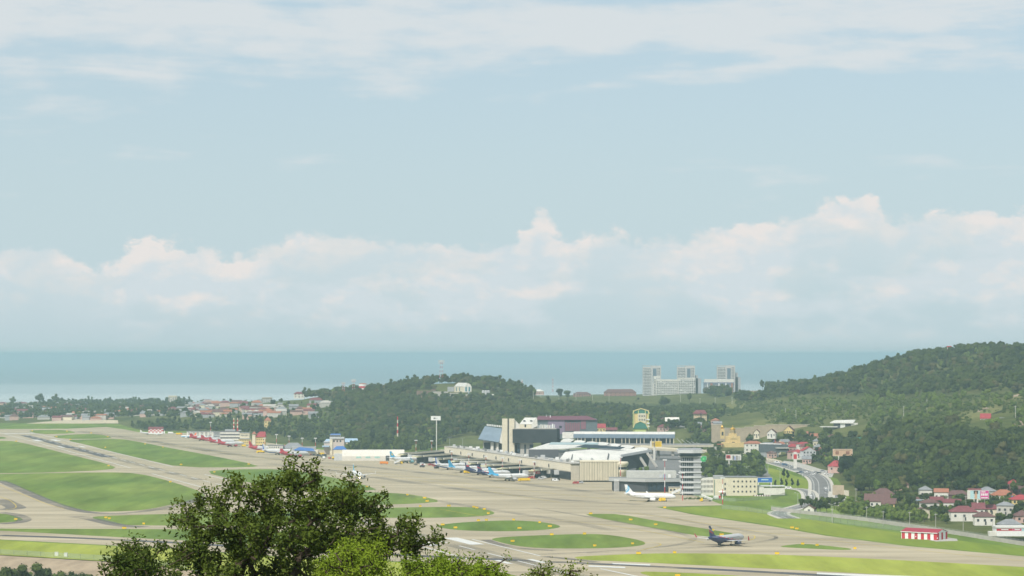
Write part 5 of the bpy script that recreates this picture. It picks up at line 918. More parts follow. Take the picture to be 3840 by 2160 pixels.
def slab(label, px0, px1, yt, yb, d, mat, nf, name='apartment_block', rz=0.0, curve=False):
    b = Bld(name, label, 'apartment block', (px0+px1)/2, yb, d, rz); X, Z = b.X, b.Z; h = Z(yt); x0, x1 = X(px0), X(px1); b.mesh('wall', mat, lambda m: m.box(x0, x1, 0, 14, -14, h)); mb = MB(); fh = (h-1.5)/nf
    n = max(3, int((x1-x0)/3.4))
    for k in range(nf):
        for i in range(n):
            if (i*7+k*3) % 11: mb.box(x0+(x1-x0)*(i+.2)/n, x0+(x1-x0)*(i+.78)/n, -.2, -.02, k*fh+1.0, k*fh+2.4)
    tag(mb.build('window_rows', WINDOW, b.o), kind='stuff'); mb = MB()
    for k in range(nf): mb.box(x0+.5, x1-.5, -.75, -.25, k*fh, k*fh+.65)
    tag(mb.build('balcony_rows', WHITE, b.o), kind='stuff'); b.mesh('parapet', mat, lambda m: m.box(x0-.2, x1+.2, -.3, 14.2, h, h+1.2)); return b
WB = M('white_block_wall', (.66,.64,.58), .8, .05)
slab('long white curved apartment block in front of the left tower', 2462, 2542, 1420, 1494, 4700, WB, 11); slab('white apartment block in front of the middle tower', 2544, 2608, 1414, 1492, 4690, WB, 12); slab('narrow white stair block against the left tower', 2452, 2475, 1408, 1480, 4720, WB, 12)
b = slab('blue and grey block with orange panels under the right tower', 2640, 2753, 1431, 1470, 4650, M('blue_block_wall', (.17,.20,.27), .7, .06), 6)
for x, w_, mt in ((2664,8,ORANGER),(2741,7,ORANGER),(2652,2.5,WHITE),(2694,4,WHITE),(2704,2,WHITE),(2720,4,WHITE)): b.box('facade_stripe', mt, x, x+w_, 1432, 1470, -1.0, -.8)
b.box('top_floors', WB, 2642, 2752, 1417, 1430.8, .5, 13)
for lab, x0, x1, yt, yb, d, wl, rf in (('long red brick house with brown hipped roof on the plateau',2265,2385,1456,1482,4300,BRICKW,BROWNR),('smaller brick house with brown roof on the plateau',2150,2215,1466,1482,4350,BRICKW,BROWNR),('pale pink house at the plateau edge',2002,2040,1456,1472,4400,PINKW,OFFW)):
    q = P((x0+x1)/2, yb, d); s_ = d/F; house(lab, q, (x1-x0)*s_, 14, (yb-yt)*s_*.62, (yb-yt)*s_*.45, wl, rf, 'hip', nwin=(7,2))
# hilltop group
b = Bld('arched_hall', 'white hall with arched gable roof and teal windows on the middle hill', 'hall', 1736, 1466, 3380); X, Z = b.X, b.Z
b.mesh('body', OFFW, lambda m: m.xprism([(X(1740),Z(1466)),(X(1768),Z(1466)),(X(1768),Z(1445)),(X(1764),Z(1437)),(X(1756),Z(1432)),(X(1746),Z(1438)),(X(1740),Z(1446))], 0, 3)); b.mesh('side_wall', CREAM, lambda m: m.box(X(1704), X(1740)-.02, .5, 10, -3, Z(1443))); b.mesh('roof', WROOF, lambda m: m.add([(X(1702),0,Z(1444)),(X(1742),0,Z(1445)),(X(1753),3.1,Z(1431)),(X(1718),3.1,Z(1430)),(X(1735),12,Z(1431)),(X(1702),12,Z(1444))], [(0,1,2,3),(3,2,4),(3,4,5,0)]))
TEAL = M('teal_window', (.05,.18,.22), .3)
for xl, xr in ((1745,1751),(1757,1763)): b.box('window', TEAL, xl, xr, 1446, 1463, -.15, .02)
for xl in (1710,1722): b.box('window', TEAL, xl, xl+3, 1447, 1462, .35, .52)
b.box('rear_shed', GREYW, 1678, 1703, 1446, 1468, 3, 10)
for lab, px, py, w_, l_, h_, wl, rf in (('small yellow hut left of the arched hall',1626,1466,5,5,3,YELLOWW,BROWNR),('low white workshop right of the arched hall',1772,1478,11,6,3,OFFW,PALEBLUE),('white office annex at the end of the terrace',1850,1486,9,6,3.5,OFFW,OFFW)): house(lab, P(px,py,3360), w_, l_, h_, 1.2, wl, rf, 'gable', nwin=(2,1))
SILO = 'storage tanks on the terrace'
for x in (1812,1822,1832): q = P(x,1476,3370); o = thing('storage_tank', 'upright grey storage tank on the terrace of the middle hill', 'tank', q, 0, SILO); MB().lathe([(1.9,-2),(1.9,5.6),(1.5,6.3),(.2,6.6)], (0,0,0), 12).build('shell', LGREY, o); MB().tube((2.0,0,-2), (2.0,0,6.4), .1).build('ladder', STEEL, o)
b = Bld('terrace_wall', 'brown and grey terrace retaining wall below the hilltop hall', 'wall', 1720, 1490, 3345); [b.box('wall_section', m_, xl, xr, yt, yb+12, 0, 2) for xl, xr, yt, yb, m_ in ((1562,1620,1460,1486,M('brown_earth_wall', (.22,.155,.12), .95, .2, .2)),(1620.1,1680,1463,1488,CONC),(1680.1,1740,1468,1490,CONC),(1740.1,1800,1473,1492,CONC),(1800.1,1850,1479,1492,CONC))]
house('small white house on stilts at the left end of the middle hill', P(1122,1486,3760), 16, 8, 6, 3, OFFW, MAROON, 'hip', nwin=(3,2)); o = thing('striped_water_tank', 'white and red striped round tank on the middle hill', 'tank', P(1362,1466,3500)); [MB().lathe([(6.4,k*3),(6.4,k*3+3)], (0,0,0), 16).build('tank_band', REDP if k % 2 == 0 else WHITE, o) for k in range(4)]; MB().lathe([(6.5,12),(4,13),(.3,13.4)], (0,0,0), 16).build('tank_roof', ORANGER, o)
o = thing('striped_lighthouse', 'small red and white banded tower among the ridge trees', 'tower', ridge_at(3560)); [MB().lathe([(3,k*2.2),(3,k*2.2+2.2)], (0,0,0), 12).build('tower_band', REDP if k % 2 == 0 else WHITE, o) for k in range(5)]
# ------------------------------------------------------------------ seaside town
for lab, px, yt, yb, d, w_ in (('cream slab tower block of the seaside town',647,1481,1512,5000,30),('orange-brown block on the rise left of the flyover',1000,1488,1512,4700,36)):
    slab(lab, px-w_/2, px+w_/2, yt, yb, d, CREAM if px < 800 else TANW, 7)
slab('long pink-brown house block with hipped top in the seaside town', 768, 816, 1500, 1526, 4500, PINKW, 4); slab('wide grey block with blue roof left of the pink block', 650, 716, 1512, 1530, 4450, GREYW, 3); slab('low grey block beside the blue roofed block', 718, 760, 1512, 1530, 4450, LGREY, 3)
TOWNW = M('town_plaster', (.48,.46,.42), .85, .12)
def town(px, py, i):
    d_, = [T(px, py).y]; loc = T(px, py); k = rr.randrange(5); wl = [TOWNW, CREAM, PINKW, TOWNW, GREYW][k]; rf = rr.choice([MAROON, BROWNR, ORANGER, GREYR, GREYR, CONC, MAROON])
    wn = {TOWNW:'pale',CREAM:'cream',PINKW:'pink',GREYW:'grey'}[wl]; rn = {MAROON:'maroon',BROWNR:'brown',ORANGER:'orange',GREYR:'grey',CONC:'beige'}[rf]
    house('small %s walled house with %s roof in the seaside town' % (wn, rn), loc, rr.uniform(10,20), rr.uniform(8,11), rr.uniform(4,7.5), rr.uniform(1.5,3.5), wl, rf, rr.choice(['gable','hip']), rz=rr.uniform(-.3,.3), group='%s town houses with %s roofs' % (wn, rn), nwin=(0,0))
spots = [(rr.uniform(0,430), rr.uniform(1526,1574)) for _ in range(110)] + [(rr.uniform(430,1000), rr.uniform(1520,1560)) for _ in range(80)] + [(rr.uniform(720,1240), rr.uniform(1506,1572)) for _ in range(44)] + [(rr.uniform(0,900), rr.uniform(1512,1522)) for _ in range(34)]
for i, (x, y) in enumerate(spots): town(x, y, i)
def hillside_house(px, py, where):
    k = rr.randrange(4); wl = [TOWNW, CREAM, PINKW, OFFW][k]; rf = rr.choice([MAROON, BROWNR, BROWNR, GREYR, ORANGER, REDR]); wn = ['pale','cream','pink','white'][k]; rn = {MAROON:'maroon',BROWNR:'brown',GREYR:'grey',ORANGER:'orange',REDR:'red'}[rf]
    g = T(px, py); g.z = max(g.z, -.1); house('small %s house with %s roof %s' % (wn, rn, where), g, rr.uniform(8,13), rr.uniform(7,10), rr.uniform(4.5,7), rr.uniform(2,3.4), wl, rf, rr.choice(['gable','hip']), rz=rr.uniform(-.35,.35), group='%s houses with %s roofs %s' % (wn, rn, where), nwin=(3,1))
for i in range(26): hillside_house(rr.uniform(2870,3160), rr.uniform(1640,1735), 'among trees above the boulevard')
for i in range(12): hillside_house(rr.uniform(2480,2700), rr.uniform(1575,1625), 'on the slope near the hotel')
for px, py in ((3470,1868),(3530,1880),(3570,1912),(3655,1880),(3700,1862),(3800,1835),(3770,1930),(3485,1915),(3690,1965)): hillside_house(px, py, 'among trees behind the boundary wall')
b = Bld('flyover', 'pale flyover bridge crossing the seaside town', 'bridge', 915, 1530, 4300); X, Z = b.X, b.Z
b.mesh('deck', LGREY, lambda m: m.bar((X(818),0,Z(1529)), (X(1015),0,Z(1522)), 10, 2.4)); [b.mesh('pillar', CONC, lambda m: m.box(X(x)-.8, X(x)+.8, -2, 2, -14, Z(1530 - (x-818)/28)-.4)) for x in range(835, 1010, 28)]; b.mesh('parapet', WHITE, lambda m: m.bar((X(818),-5,Z(1526)), (X(1015),-5,Z(1519)), .3, 1.4))
b = Bld('road_bridge', 'long grey road bridge deck at the left of the seaside town', 'bridge', 620, 1540, 4400); X, Z = b.X, b.Z
b.mesh('deck', GREYR, lambda m: m.bar((X(540),40,Z(1524)), (X(705),-60,Z(1536)), 12, 2)); [b.mesh('pillar', CONC, lambda m: m.box(X(x)-.8, X(x)+.8, -8, -4, -14, Z(1531))) for x in (600,630,660)]
for (lab, x0, x1, yt, yb, d, wl) in (('long cream shed with small windows by the runway end',350,450,1552,1566,3900,CREAM),('long cream warehouse beside the airport trees',510,590,1552,1566,3900,OFFW),('white warehouse roof on the valley side',1080,1170,1526,1548,3700,OFFW),('pale stepped warehouse on the valley side',1040,1120,1545,1562,3500,LGREY)):
    q = P((x0+x1)/2, yb, d); s_ = d/F; house(lab, q, (x1-x0)*s_, 12, (yb-yt)*s_*.7, (yb-yt)*s_*.4, wl, OFFW if 'white' in lab else GREYR, 'gable', nwin=(8,1), name='warehouse', cat='warehouse')
# ================================================================== aircraft
def paint(name, col): return M(name, col, .35, .03, .3, spec=.5)
PW = paint('aircraft_white', (.70,.70,.69)); PG = paint('aircraft_silver', (.50,.50,.50)); PN = paint('navy_livery', (.025,.035,.12)); PR = paint('red_livery', (.55,.04,.07)); PB = paint('blue_livery', (.05,.14,.50)); PC = paint('sky_blue_livery', (.07,.38,.62)); PY = paint('yellow_livery', (.75,.55,.06)); PO = paint('orange_livery', (.72,.13,.05)); PT = paint('teal_livery', (.20,.45,.50)); PGN = paint('green_livery', (.12,.30,.08))
def airliner(label, loc, head, fus, fin, winglet=PW, engine=PW, group=None, sc=1.0, gear=True, light=False):
    """loc: ground point under the main gear; head: degrees, nose direction from +x toward +y; fus(x,z)->material, fin(u,v)->material"""
    o = thing('airliner', label, 'aircraft', loc, R(head), group); o.scale = (sc,)*3
    mats = [PW, PG, PN, PR, PB, PC, PY, PO, PT, PGN]; idx = {m: i for i, m in enumerate(mats)}
    st = [(-18.6,.25,5.6),(-17.6,.65,5.4),(-15,1.15,5.05),(-12,1.6,4.6),(-9,1.88,4.2),(-6,1.98,3.95),(0,2.0,3.9),(5,2.0,3.9),(10,2.0,3.9),(13,2.0,3.9),(15.3,1.85,3.82),(17,1.5,3.65),(18.2,1.0,3.5),(18.9,.4,3.4)]
    xs = np.interp(np.linspace(0, 1, 44), np.linspace(0, 1, len(st)), [s[0] for s in st]); rs = np.interp(xs, [s[0] for s in st], [s[1] for s in st]); zs = np.interp(xs, [s[0] for s in st], [s[2] for s in st])
    n = 22; mb = MB(); V = []
    for x, r, z in zip(xs, rs, zs): V += [(x, r*math.cos(2*math.pi*i/n), z + r*1.03*math.sin(2*math.pi*i/n)) for i in range(n)]
    mb.v = V
    for k in range(len(xs)-1):
        for i in range(n):
            a = 2*math.pi*(i+.5)/n; mb.f.append((k*n+i, (k+1)*n+i, (k+1)*n+(i+1) % n, k*n+(i+1) % n)); mb.m.append(idx[fus((xs[k]+xs[k+1])/2, math.sin(a))])
    mb.f.append(tuple(range(n))); mb.m.append(idx[fus(-18, 0)]); mb.f.append(tuple(range((len(xs)-1)*n+n-1, (len(xs)-1)*n-1, -1))); mb.m.append(idx[fus(18, 0)])
    body = mb.build('fuselage', mats, o, True)
    for s in (-1, 1):
        mbw = MB()
        for k in range(24): mbw.box(-11+k*.95, -10.62+k*.95, s*1.97-.03 if s > 0 else -2.0, 2.0 if s > 0 else s*1.97+.03, 4.25, 4.6)
        tag(mbw.build('cabin_windows', WINDOW, body), kind='stuff')
        MB().add([(16.0,s*1.30,4.75),(17.2,s*.75,4.55),(17.5,s*.35,4.4),(16.5,s*1.0,5.08)], [(0,1,2,3),(3,2,1,0)]).build('cockpit_window', GLASS, body)
        w = MB()                                                                                   # wing: root to tip
        def sec(x0, x1, y, z, t): return [(x0, y, z), ((x0*.6+x1*.4), y, z+t), (x1, y, z+.02), ((x0*.6+x1*.4), y, z-t*.5)]
        A_, B_, C_ = sec(4.2, -3.2, s*1.5, 2.75, .42), sec(1.4, -3.0, s*6.4, 3.15, .3), sec(-2.6, -4.2, s*16.6, 3.95, .12)
        w.add(A_ + B_ + C_, [f for b_ in (0, 4) for f in [(b_+i, b_+4+i, b_+4+(i+1) % 4, b_+(i+1) % 4) for i in range(4)]] + [(8,9,10,11)]); wg = w.build('wing', PW if winglet is not PR else PG, o)
        MB().add([(-2.6,s*16.6,3.95),(-4.2,s*16.6,3.95),(-5.4,s*17.3,6.2),(-4.6,s*17.3,6.25),(-2.7,s*16.75,3.95),(-4.1,s*16.75,3.95)], [(0,1,2,3),(4,3,2,5),(0,3,4),(1,5,2)]).build('winglet', winglet, wg)
        for y in (6.6, 10.2): MB().bar((-3.6, s*y, 2.95), (-.6, s*y, 2.8), .35, .4).build('flap_fairing', PG, wg)
        e = MB(); n2 = 14; prof = [(5.2,.95),(5.35,1.1),(4.6,1.2),(3.0,1.2),(1.4,1.0),(.7,.7)]; V = []
        for x, r in prof: V += [(x, s*5.75 + r*math.cos(2*math.pi*i/n2), 1.75 + r*math.sin(2*math.pi*i/n2)) for i in range(n2)]
        e.add(V, [(k*n2+i, (k+1)*n2+i, (k+1)*n2+(i+1) % n2, k*n2+(i+1) % n2)[::-1] for k in range(len(prof)-1) for i in range(n2)] + [tuple(range((len(prof)-1)*n2, len(prof)*n2))]); en = e.build('engine', engine, o, True)
        MB().tube((5.0,s*5.75,1.75), (5.1,s*5.75,1.75), .95, n=14).build('intake', DSTEEL, en); MB().box(.6, 3.6, s*5.75-.15, s*5.75+.15, 2.7, 3.2).build('pylon', PG, en)
        MB().add([(-13.6,s*.9,5.5),(-16.6,s*.9,5.6),(-18.2,s*6.2,6.1),(-17.0,s*6.2,6.1),(-15,s*.9,5.7),(-17.5,s*6.2,6.16)], [(0,1,2,3),(0,3,5,4),(1,4,5,2)]).build('tailplane', PW if winglet is not PR else PG, o)
        if gear:
            g = MB().tube((-.6,s*3.8,.5), (-.4,s*3.5,2.8), .16).build('main_gear', STEEL, o); [MB().tube((-.6,s*3.8+q-.2,.58), (-.6,s*3.8+q+.2,.58), .58, n=12).build('wheel', TYRE, g) for q in (-.45,.45)]
    g = MB().tube((12.2,0,.4), (12.2,0,2.2), .12).build('nose_gear', STEEL, o); [MB().tube((12.2,q-.12,.4), (12.2,q+.12,.4), .4, n=10).build('wheel', TYRE, g) for q in (-.25,.25)]
    f = MB(); nu, nv = 8, 12                                                                        # fin with painted bands
    P00, P10, P01, P11 = (-11.2, 5.7), (-17.2, 6.0), (-16.3, 11.9), (-18.3, 11.9)
    def fp(u, v): a = [P00[i]*(1-u)+P10[i]*u for i in (0,1)]; b_ = [P01[i]*(1-u)+P11[i]*u for i in (0,1)]; return [a[i]*(1-v)+b_[i]*v for i in (0,1)]
    for sd in (-1, 1):
        for i in range(nu):
            for j in range(nv):
                q = [fp(i/nu, j/nv), fp((i+1)/nu, j/nv), fp((i+1)/nu, (j+1)/nv), fp(i/nu, (j+1)/nv)]; t = [.28*(1-((i+k)/nu*2-1)**2)*(1-.5*j/nv) for k in (0,1,1,0)]
                f.add([(q[k][0], sd*(t[k]+.01), q[k][1]) for k in range(4)], [(0,1,2,3) if sd < 0 else (3,2,1,0)], idx[fin((i+.5)/nu, (j+.5)/nv)])
    f.add([(-8.6,0,5.75),(-11.4,.12,5.7),(-11.4,-.12,5.7),(-12.4,0,6.9)], [(0,1,3),(0,3,2)], idx[fin(.1,.02)]); f.build('tail_fin', mats, o)
    if light:
        lm = bpy.data.materials.new('landing_light'); lm.use_nodes = True; bs = lm.node_tree.nodes['Principled BSDF']; bs.inputs['Emission Color'].default_value = (1,.85,.5,1); bs.inputs['Emission Strength'].default_value = 40
        MB().ball((12.6,0,1.3), .28).build('landing_light', lm, o)
    return o
plain = lambda m: (lambda *_: m)
def f_aero(x, z): return PR if abs(x*.085 - .12 + z*1.1) < .09 and x > -9 else (PN if z*1.1 < .12 - x*.085 else PG)
airliner('silver and navy airliner with flag striped tail and red winglets taxiing between grass islands', W(2722,2041), 54, f_aero, lambda u, v: (PW if .52 < v-.32*u+.10 < .62 else PR if .36 < v-.38*u+.22 < .50 and u > .2 else PN), PR, PN)
airliner('white airliner with blue striped white tail parked beside the business terminal', W(2436,1875), -12, plain(PW), lambda u, v: PC if .18 < v + (u-.5)*.75 - .12 < .36 or .44 < v + (u-.5)*.75 - .1 < .52 else PW, PW, PW)
airliner('white airliner with yellow disc on its teal tail by the tent hangar', W(1522,1732), 33, lambda x, z: PGN if z < -.85 else PW, lambda u, v: PY if (u-.45)**2*1.0 + (v-.5)**2*2.4 < .055 else PC, PC, PT)
airliner('white airliner with purple edged white tail, farthest of the row along the pier', W(1690,1757), 40, lambda x, z: PB if z < -.55 and x < 2 else PW, lambda u, v: PB if u > .78 or v > .9 else PW, PW, PW)
airliner('white airliner with plain sky blue tail beside the purple edged tail', W(1740,1768), 40, lambda x, z: PC if x < -11 and z > .2 else PW, plain(PC), PW, PC)
airliner('navy airliner with red and white flash on its tail along the pier', W(1804,1777), 40, lambda x, z: PN if x < -4 - 6*z else PW, lambda u, v: PW if v > .55 and u < .62 else PR if .36 < v < .6 and u < .7 else PN, PW, PN)
airliner('silver airliner with navy tail and thin red stripe beside the sky blue tail', W(1850,1786), 40, lambda x, z: PR if abs(x*.085 + .15 + z*1.1) < .10 and x > -11 else (PN if z*1.1 < -.15 - x*.085 else PW), lambda u, v: PR if .4 < v-.3*u+.15 < .55 else PN, PW, PN)
airliner('white airliner with tall sky blue tail, nearest of the row along the pier', W(1905,1798), 24, lambda x, z: PC if (x < -9 and z > .1) else PT if z < -.8 and -4 < x < 4 else PW, plain(PC), PG, PG)
RED = 'red tailed white airliners parked at the far apron'
redf = lambda x, z: PR if x < -9 + 2*z or (z < -.35 and x < 2) else PW
redt = lambda u, v: PW if v > .62 else PR
for px, py in ((757,1648),(799,1655),(829,1663)): airliner('white airliner with red lower tail in the row before the banded block', W(px, py), 42, redf, redt, PW, PR, RED)
airliner('white airliner with red lower tail, nose by the yellow hall, end of its row', W(864,1671), 42, redf, redt, PW, PR)
airliner('white airliner with red tail behind a yellow fuel truck', W(985,1689), 40, redf, lambda u, v: PR, PW, PR); airliner('white airliner with blue edged swept tail between two red tailed jets', W(1042,1701), 32, lambda x, z: PB if z < -.6 and x < -4 else PW, lambda u, v: PB if u > .72 else PW, PW, PW); airliner('white airliner with red tail, nose toward the blue canopy hall', W(1102,1710), 42, redf, redt, PW, PR)
airliner('white airliner with pale blue tail and lit nose light taxiing toward the foreground tree', W(1338,1789), -76, plain(PW), lambda u, v: PC if v < .8 else PW, PW, PG, light=True)
airliner('small white jet parked beside the chequered hut', W(553,1625), 20, plain(PW), plain(PW), sc=.55); airliner('small white jet in front of the chequered hut', W(598,1627), 150, plain(PW), plain(PW), sc=.5); airliner('small blue bellied jet with orange tail on the far apron', W(708,1638), 160, lambda x, z: PC if z < 0 else PW, plain(PO), sc=.6)
# ================================================================== vehicles
def wheels(o, xs, hw, r): 
    for x in xs:
        for s in (-1, 1): w = MB().tube((x, s*hw-.12, r), (x, s*hw+.12, r), r, n=10).build('wheel', TYRE, o); MB().tube((x, s*(hw+.05), r), (x, s*(hw+.14), r), r*.55, n=8).build('hub', STEEL, w)
def car(label, loc, rz, paint_, group, van=False):
    o = thing('van' if van else 'car', label, 'van' if van else 'car', loc, rz, group); L_, h = (2.7, 1.9) if van else (2.2, .85)
    b = [(-L_,.35),(L_,.35),(L_,.75),(L_*.92,.9),(L_*.5,.98),(L_*.32,1.45),(-L_*.55,1.48),(-L_*.85,1.0),(-L_,.92)] if not van else [(-L_,.35),(L_,.35),(L_,.95),(L_*.8,1.2),(L_*.6,2.1),(-L_*.97,2.15),(-L_,1.9)]
    MB().xprism(b, -.88, .88).build('body', paint_, o)
    for s in (-1, 1): MB().box(-L_*.5, L_*.34, s*.89-.02, s*.89+.02, 1.02 if not van else 1.3, 1.36 if not van else 1.9).build('side_window', GLASS, o)
    MB().add([(L_*.49,-.75,1.0),(L_*.49,.75,1.0),(L_*.34,.7,1.42),(L_*.34,-.7,1.42)] if not van else [(L_*.8,-.75,1.25),(L_*.8,.75,1.25),(L_*.62,.7,2.0),(L_*.62,-.7,2.0)], [(0,1,2,3)]).build('windscreen', GLASS, o); wheels(o, (-L_*.6, L_*.62), .8, .34); return o
CARC = {'white':paint('car_white', (.75,.75,.74)), 'silver':paint('car_silver', (.40,.41,.42)), 'dark':paint('car_dark', (.05,.055,.06)), 'blue':paint('car_blue', (.06,.12,.22)), 'red':paint('car_red', (.40,.05,.05))}
CL = [(2915,1732,'white',1,-22),(2943,1741,'blue',1,-25),(2963,1746,'silver',0,155),(2988,1766,'white',0,-28),(3004,1768,'blue',0,-28),(3010,1776,'silver',0,-30),(3038,1770,'silver',0,150),(3049,1776,'white',0,150),(3059,1767,'silver',0,10),(3071,1771,'dark',0,-20),(3099,1775,'white',0,10),(3096,1829,'white',0,-85),(3097,1836,'silver',0,-85),(3038,1857,'white',0,-80),(3031,1873,'white',0,20),(3041,1876,'white',0,20),(3049,1887,'dark',0,25),(3066,1886,'silver',0,20),(3144,1868,'white',0,-60),(3151,1876,'silver',0,-60),(2957,1829,'white',1,5),(3137,1847,'white',0,-90),(2995,1770,'dark',0,-28),(3020,1768,'white',0,150),(3085,1766,'silver',1,0),(3108,1768,'dark',0,60),(2930,1736,'silver',0,-22),(3020,1781,'silver',0,-32)]
for px, py, c, van, a in CL:
    w = 'by the boulevard junction' if py < 1800 else 'on the slip roads near the boundary'
    car(('%s van ' if van else '%s car ') % c + w, W(px, py, .12) + Vector((0,0,.05)), R(a), CARC[c], '%s %ss %s' % (c, 'van' if van else 'car', w), bool(van))
for i in range(26): car('%s car parked under the trees behind the control tower' % (cc := rr.choice(['white','silver','dark'])), W(rr.uniform(2370,2560), rr.uniform(1768,1780)), rr.uniform(0,6), CARC[cc], '%s cars in the tower car park' % cc)
def bus(label, loc, rz, c1, c2, L_=6.5, group=None):
    o = thing('apron_bus', label, 'bus', loc, rz, group); MB().xprism([(-L_,.4),(L_,.4),(L_,2.6),(L_-.3,3.0),(-L_+.2,3.0),(-L_,2.7)], -1.3, 1.3).build('body', c1, o); MB().box(-L_+.4, L_-.5, -1.34, 1.34, 1.5, 2.4).build('window_band', GLASS, o); MB().box(-L_+.05, L_-.05, -1.33, 1.33, .5, 1.1).build('skirt', c2, o); MB().box(L_-.05, L_+.03, -1.15, 1.15, 1.3, 2.5).build('windscreen', GLASS, o); wheels(o, (-L_*.6, L_*.65), 1.15, .48); return o
for px, py, a, lab in ((1322,1719,2,'long yellow apron bus under the tent hangar wall'),(1346,1719,2,'second yellow apron bus under the tent hangar wall'),(1398,1719,2,'pale yellow apron bus left of the hangar gate'),(1416,1719,2,'pale yellow apron bus nearest the hangar gate')): bus(lab, W(px, py), R(a), YELP if px < 1380 else M('pale_yellow', (.62,.52,.14), .5), WHITE if px > 1380 else ORANGEP)
def truck(label, loc, rz, cabm, bodym, kind_='tank', L_=4.5):
    o = thing('fuel_truck' if kind_ == 'tank' else 'service_truck', label, 'truck', loc, rz); MB().xprism([(L_-1.8,.5),(L_,.5),(L_,1.6),(L_-.4,2.6),(L_-1.8,2.6)], -1.2, 1.2).build('cab', cabm, o); MB().box(L_-.5, L_-.02, -1.0, 1.0, 1.7, 2.4).build('windscreen', GLASS, o); MB().box(-L_, L_-1.6, -.5, .5, .55, .8).build('chassis', DSTEEL, o)
    if kind_ == 'tank': MB().tube((-L_,0,1.75), (L_-2.0,0,1.75), 1.0, n=14).build('tank', bodym, o)
    elif kind_ == 'stairs':
        MB().bar((-L_,0,1.0), (L_-1.2,0,3.9), 1.5, .35).build('stair_flight', bodym, o); MB().box(L_-1.4, L_+.6, -.9, .9, 3.7, 3.9).build('landing', bodym, o)
        for s in (-.75, .75): MB().bar((-L_,s,2.0), (L_-1.2,s,4.9), .12, .9).build('side_panel', WHITE, o)
    else: MB().box(-L_, L_-2, -1.2, 1.2, .8, 2.7).build('body', bodym, o)
    wheels(o, (-L_*.62, L_*.66), 1.05, .5); return o
truck('yellow fuel truck under the tail of the red tailed jet', W(978,1694), R(175), YELP, YELP); truck('yellow fuel truck behind the small orange van group by the hangar', W(1262,1718), R(5), ORANGEP, YELP); truck('yellow service truck under the wing of the nearest sky blue tailed jet', W(1965,1800), R(188), YELP, YELP, 'box', 5)
truck('white boarding stairs truck under the teal tailed jet', W(1494,1736), R(35), YELP, WHITE, 'stairs'); truck('white boarding stairs on yellow chassis by the screen panels', W(2648,1876), R(190), YELP, WHITE, 'stairs'); truck('white boarding stairs truck beside the control tower', W(2540,1852), R(20), WHITE, WHITE, 'stairs'); truck('yellow tug under the nose of the blue striped jet', W(2483,1876), R(180), YELP, YELP, 'box', 2.4); truck('white van-bodied truck left of the hangar vestibule', W(1215,1716), R(90), WHITE, WHITE, 'box', 2.6); truck('orange flatbed by the tail of the teal tailed jet', W(1440,1736), R(0), ORANGEP, ORANGEP, 'box', 4)
truck('yellow loader between the navy tailed jets', W(1750,1771), R(30), YELP, YELP, 'box', 2.5); truck('yellow baggage loader at the nose of the farthest red tailed jet', W(915,1671), R(0), YELP, YELP, 'box', 2.5); truck('pale yellow bus-like truck in front of the trees by the old tower', W(1202,1702), R(0), YELP, YELP, 'box', 4); truck('orange fire truck beside the chequered hut on the far apron', W(672,1626), R(0), ORANGEP, YELP, 'box', 4); truck('white loader truck on the far apron beside the small jets', W(640,1622), R(0), WHITE, WHITE, 'box', 3.5); truck('small red tender by the office fence', W(2690,1868), R(10), REDP, WHITE, 'box', 2.6)
for i in range(30):
    t = rr.random(); px, py = 1560 + t*620 + rr.uniform(-12,12), 1736 + t*72 + rr.uniform(-4,9); cc = rr.choice(['white','silver','dark','red'])
    car('%s apron vehicle beside the boarding galleries' % cc, W(px, py) + Vector((0,0,.08)), rr.uniform(0,6.28), CARC[cc], '%s apron vehicles by the pier' % cc, rr.random() < .5)
for i in range(22):
    t = rr.random(); px, py = 930 + t*330, 1664 + t*50 + rr.uniform(-3,6); cc = rr.choice(['white','silver','dark','red'])
    car('%s apron vehicle behind the parked jets of the far apron' % cc, W(px, py) + Vector((0,0,.08)), rr.uniform(0,6.28), CARC[cc], '%s vehicles on the far apron' % cc, rr.random() < .6)
# ================================================================== masts, poles, billboards, signs
def mast(label, base, h, group=None, bands=5):
    o = thing('light_mast', label, 'light mast', base, 0, group)
    for k in range(bands): MB().tube((0,0,h*k/bands), (0,0,h*(k+1)/bands), .30-.03*k, .28-.03*k, 8).build('mast_section', REDP if k % 2 == 0 else WHITE, o)
    MB().box(-1.6, 1.6, -.4, .4, h, h+.9).build('lamp_frame', LGREY, o)
    for x in (-1.2,-.4,.4,1.2): MB().box(x-.3, x+.3, -.75, -.41, h+.1, h+.7).build('floodlight', WHITE, o)
for px, yt, yb, lab in ((2327,1712,1826,'red and white floodlight mast beside the low grey terminal columns'),(2493,1722,1846,'red and white floodlight mast before the low grey terminal'),(2560,1770,1872,'red and white floodlight mast before the control tower'),(2710,1790,1886,'red and white floodlight mast before the cream office')): mast(lab, W(px, yb), (yb-yt)*spx(yb))
for px, yt in ((1560,1648),(1619,1650),(1694,1690),(1758,1700),(1822,1708),(1884,1714),(1949,1722),(2003,1729)): 
    yb = yt + 62; mast('red and white floodlight mast standing between the boarding galleries', W(px, yb), (yb-yt)*spx(yb), 'masts along the pier')
for px, yt, yb in ((1037,1626,1684),(1084,1632,1690),(1133,1640,1694),(1183,1640,1696),(992,1640,1682),(790,1580,1640),(900,1610,1655)): mast('red and white floodlight mast behind the parked jets of the far apron', W(px, yb), (yb-yt)*spx(yb), 'masts behind the far jets', 4)
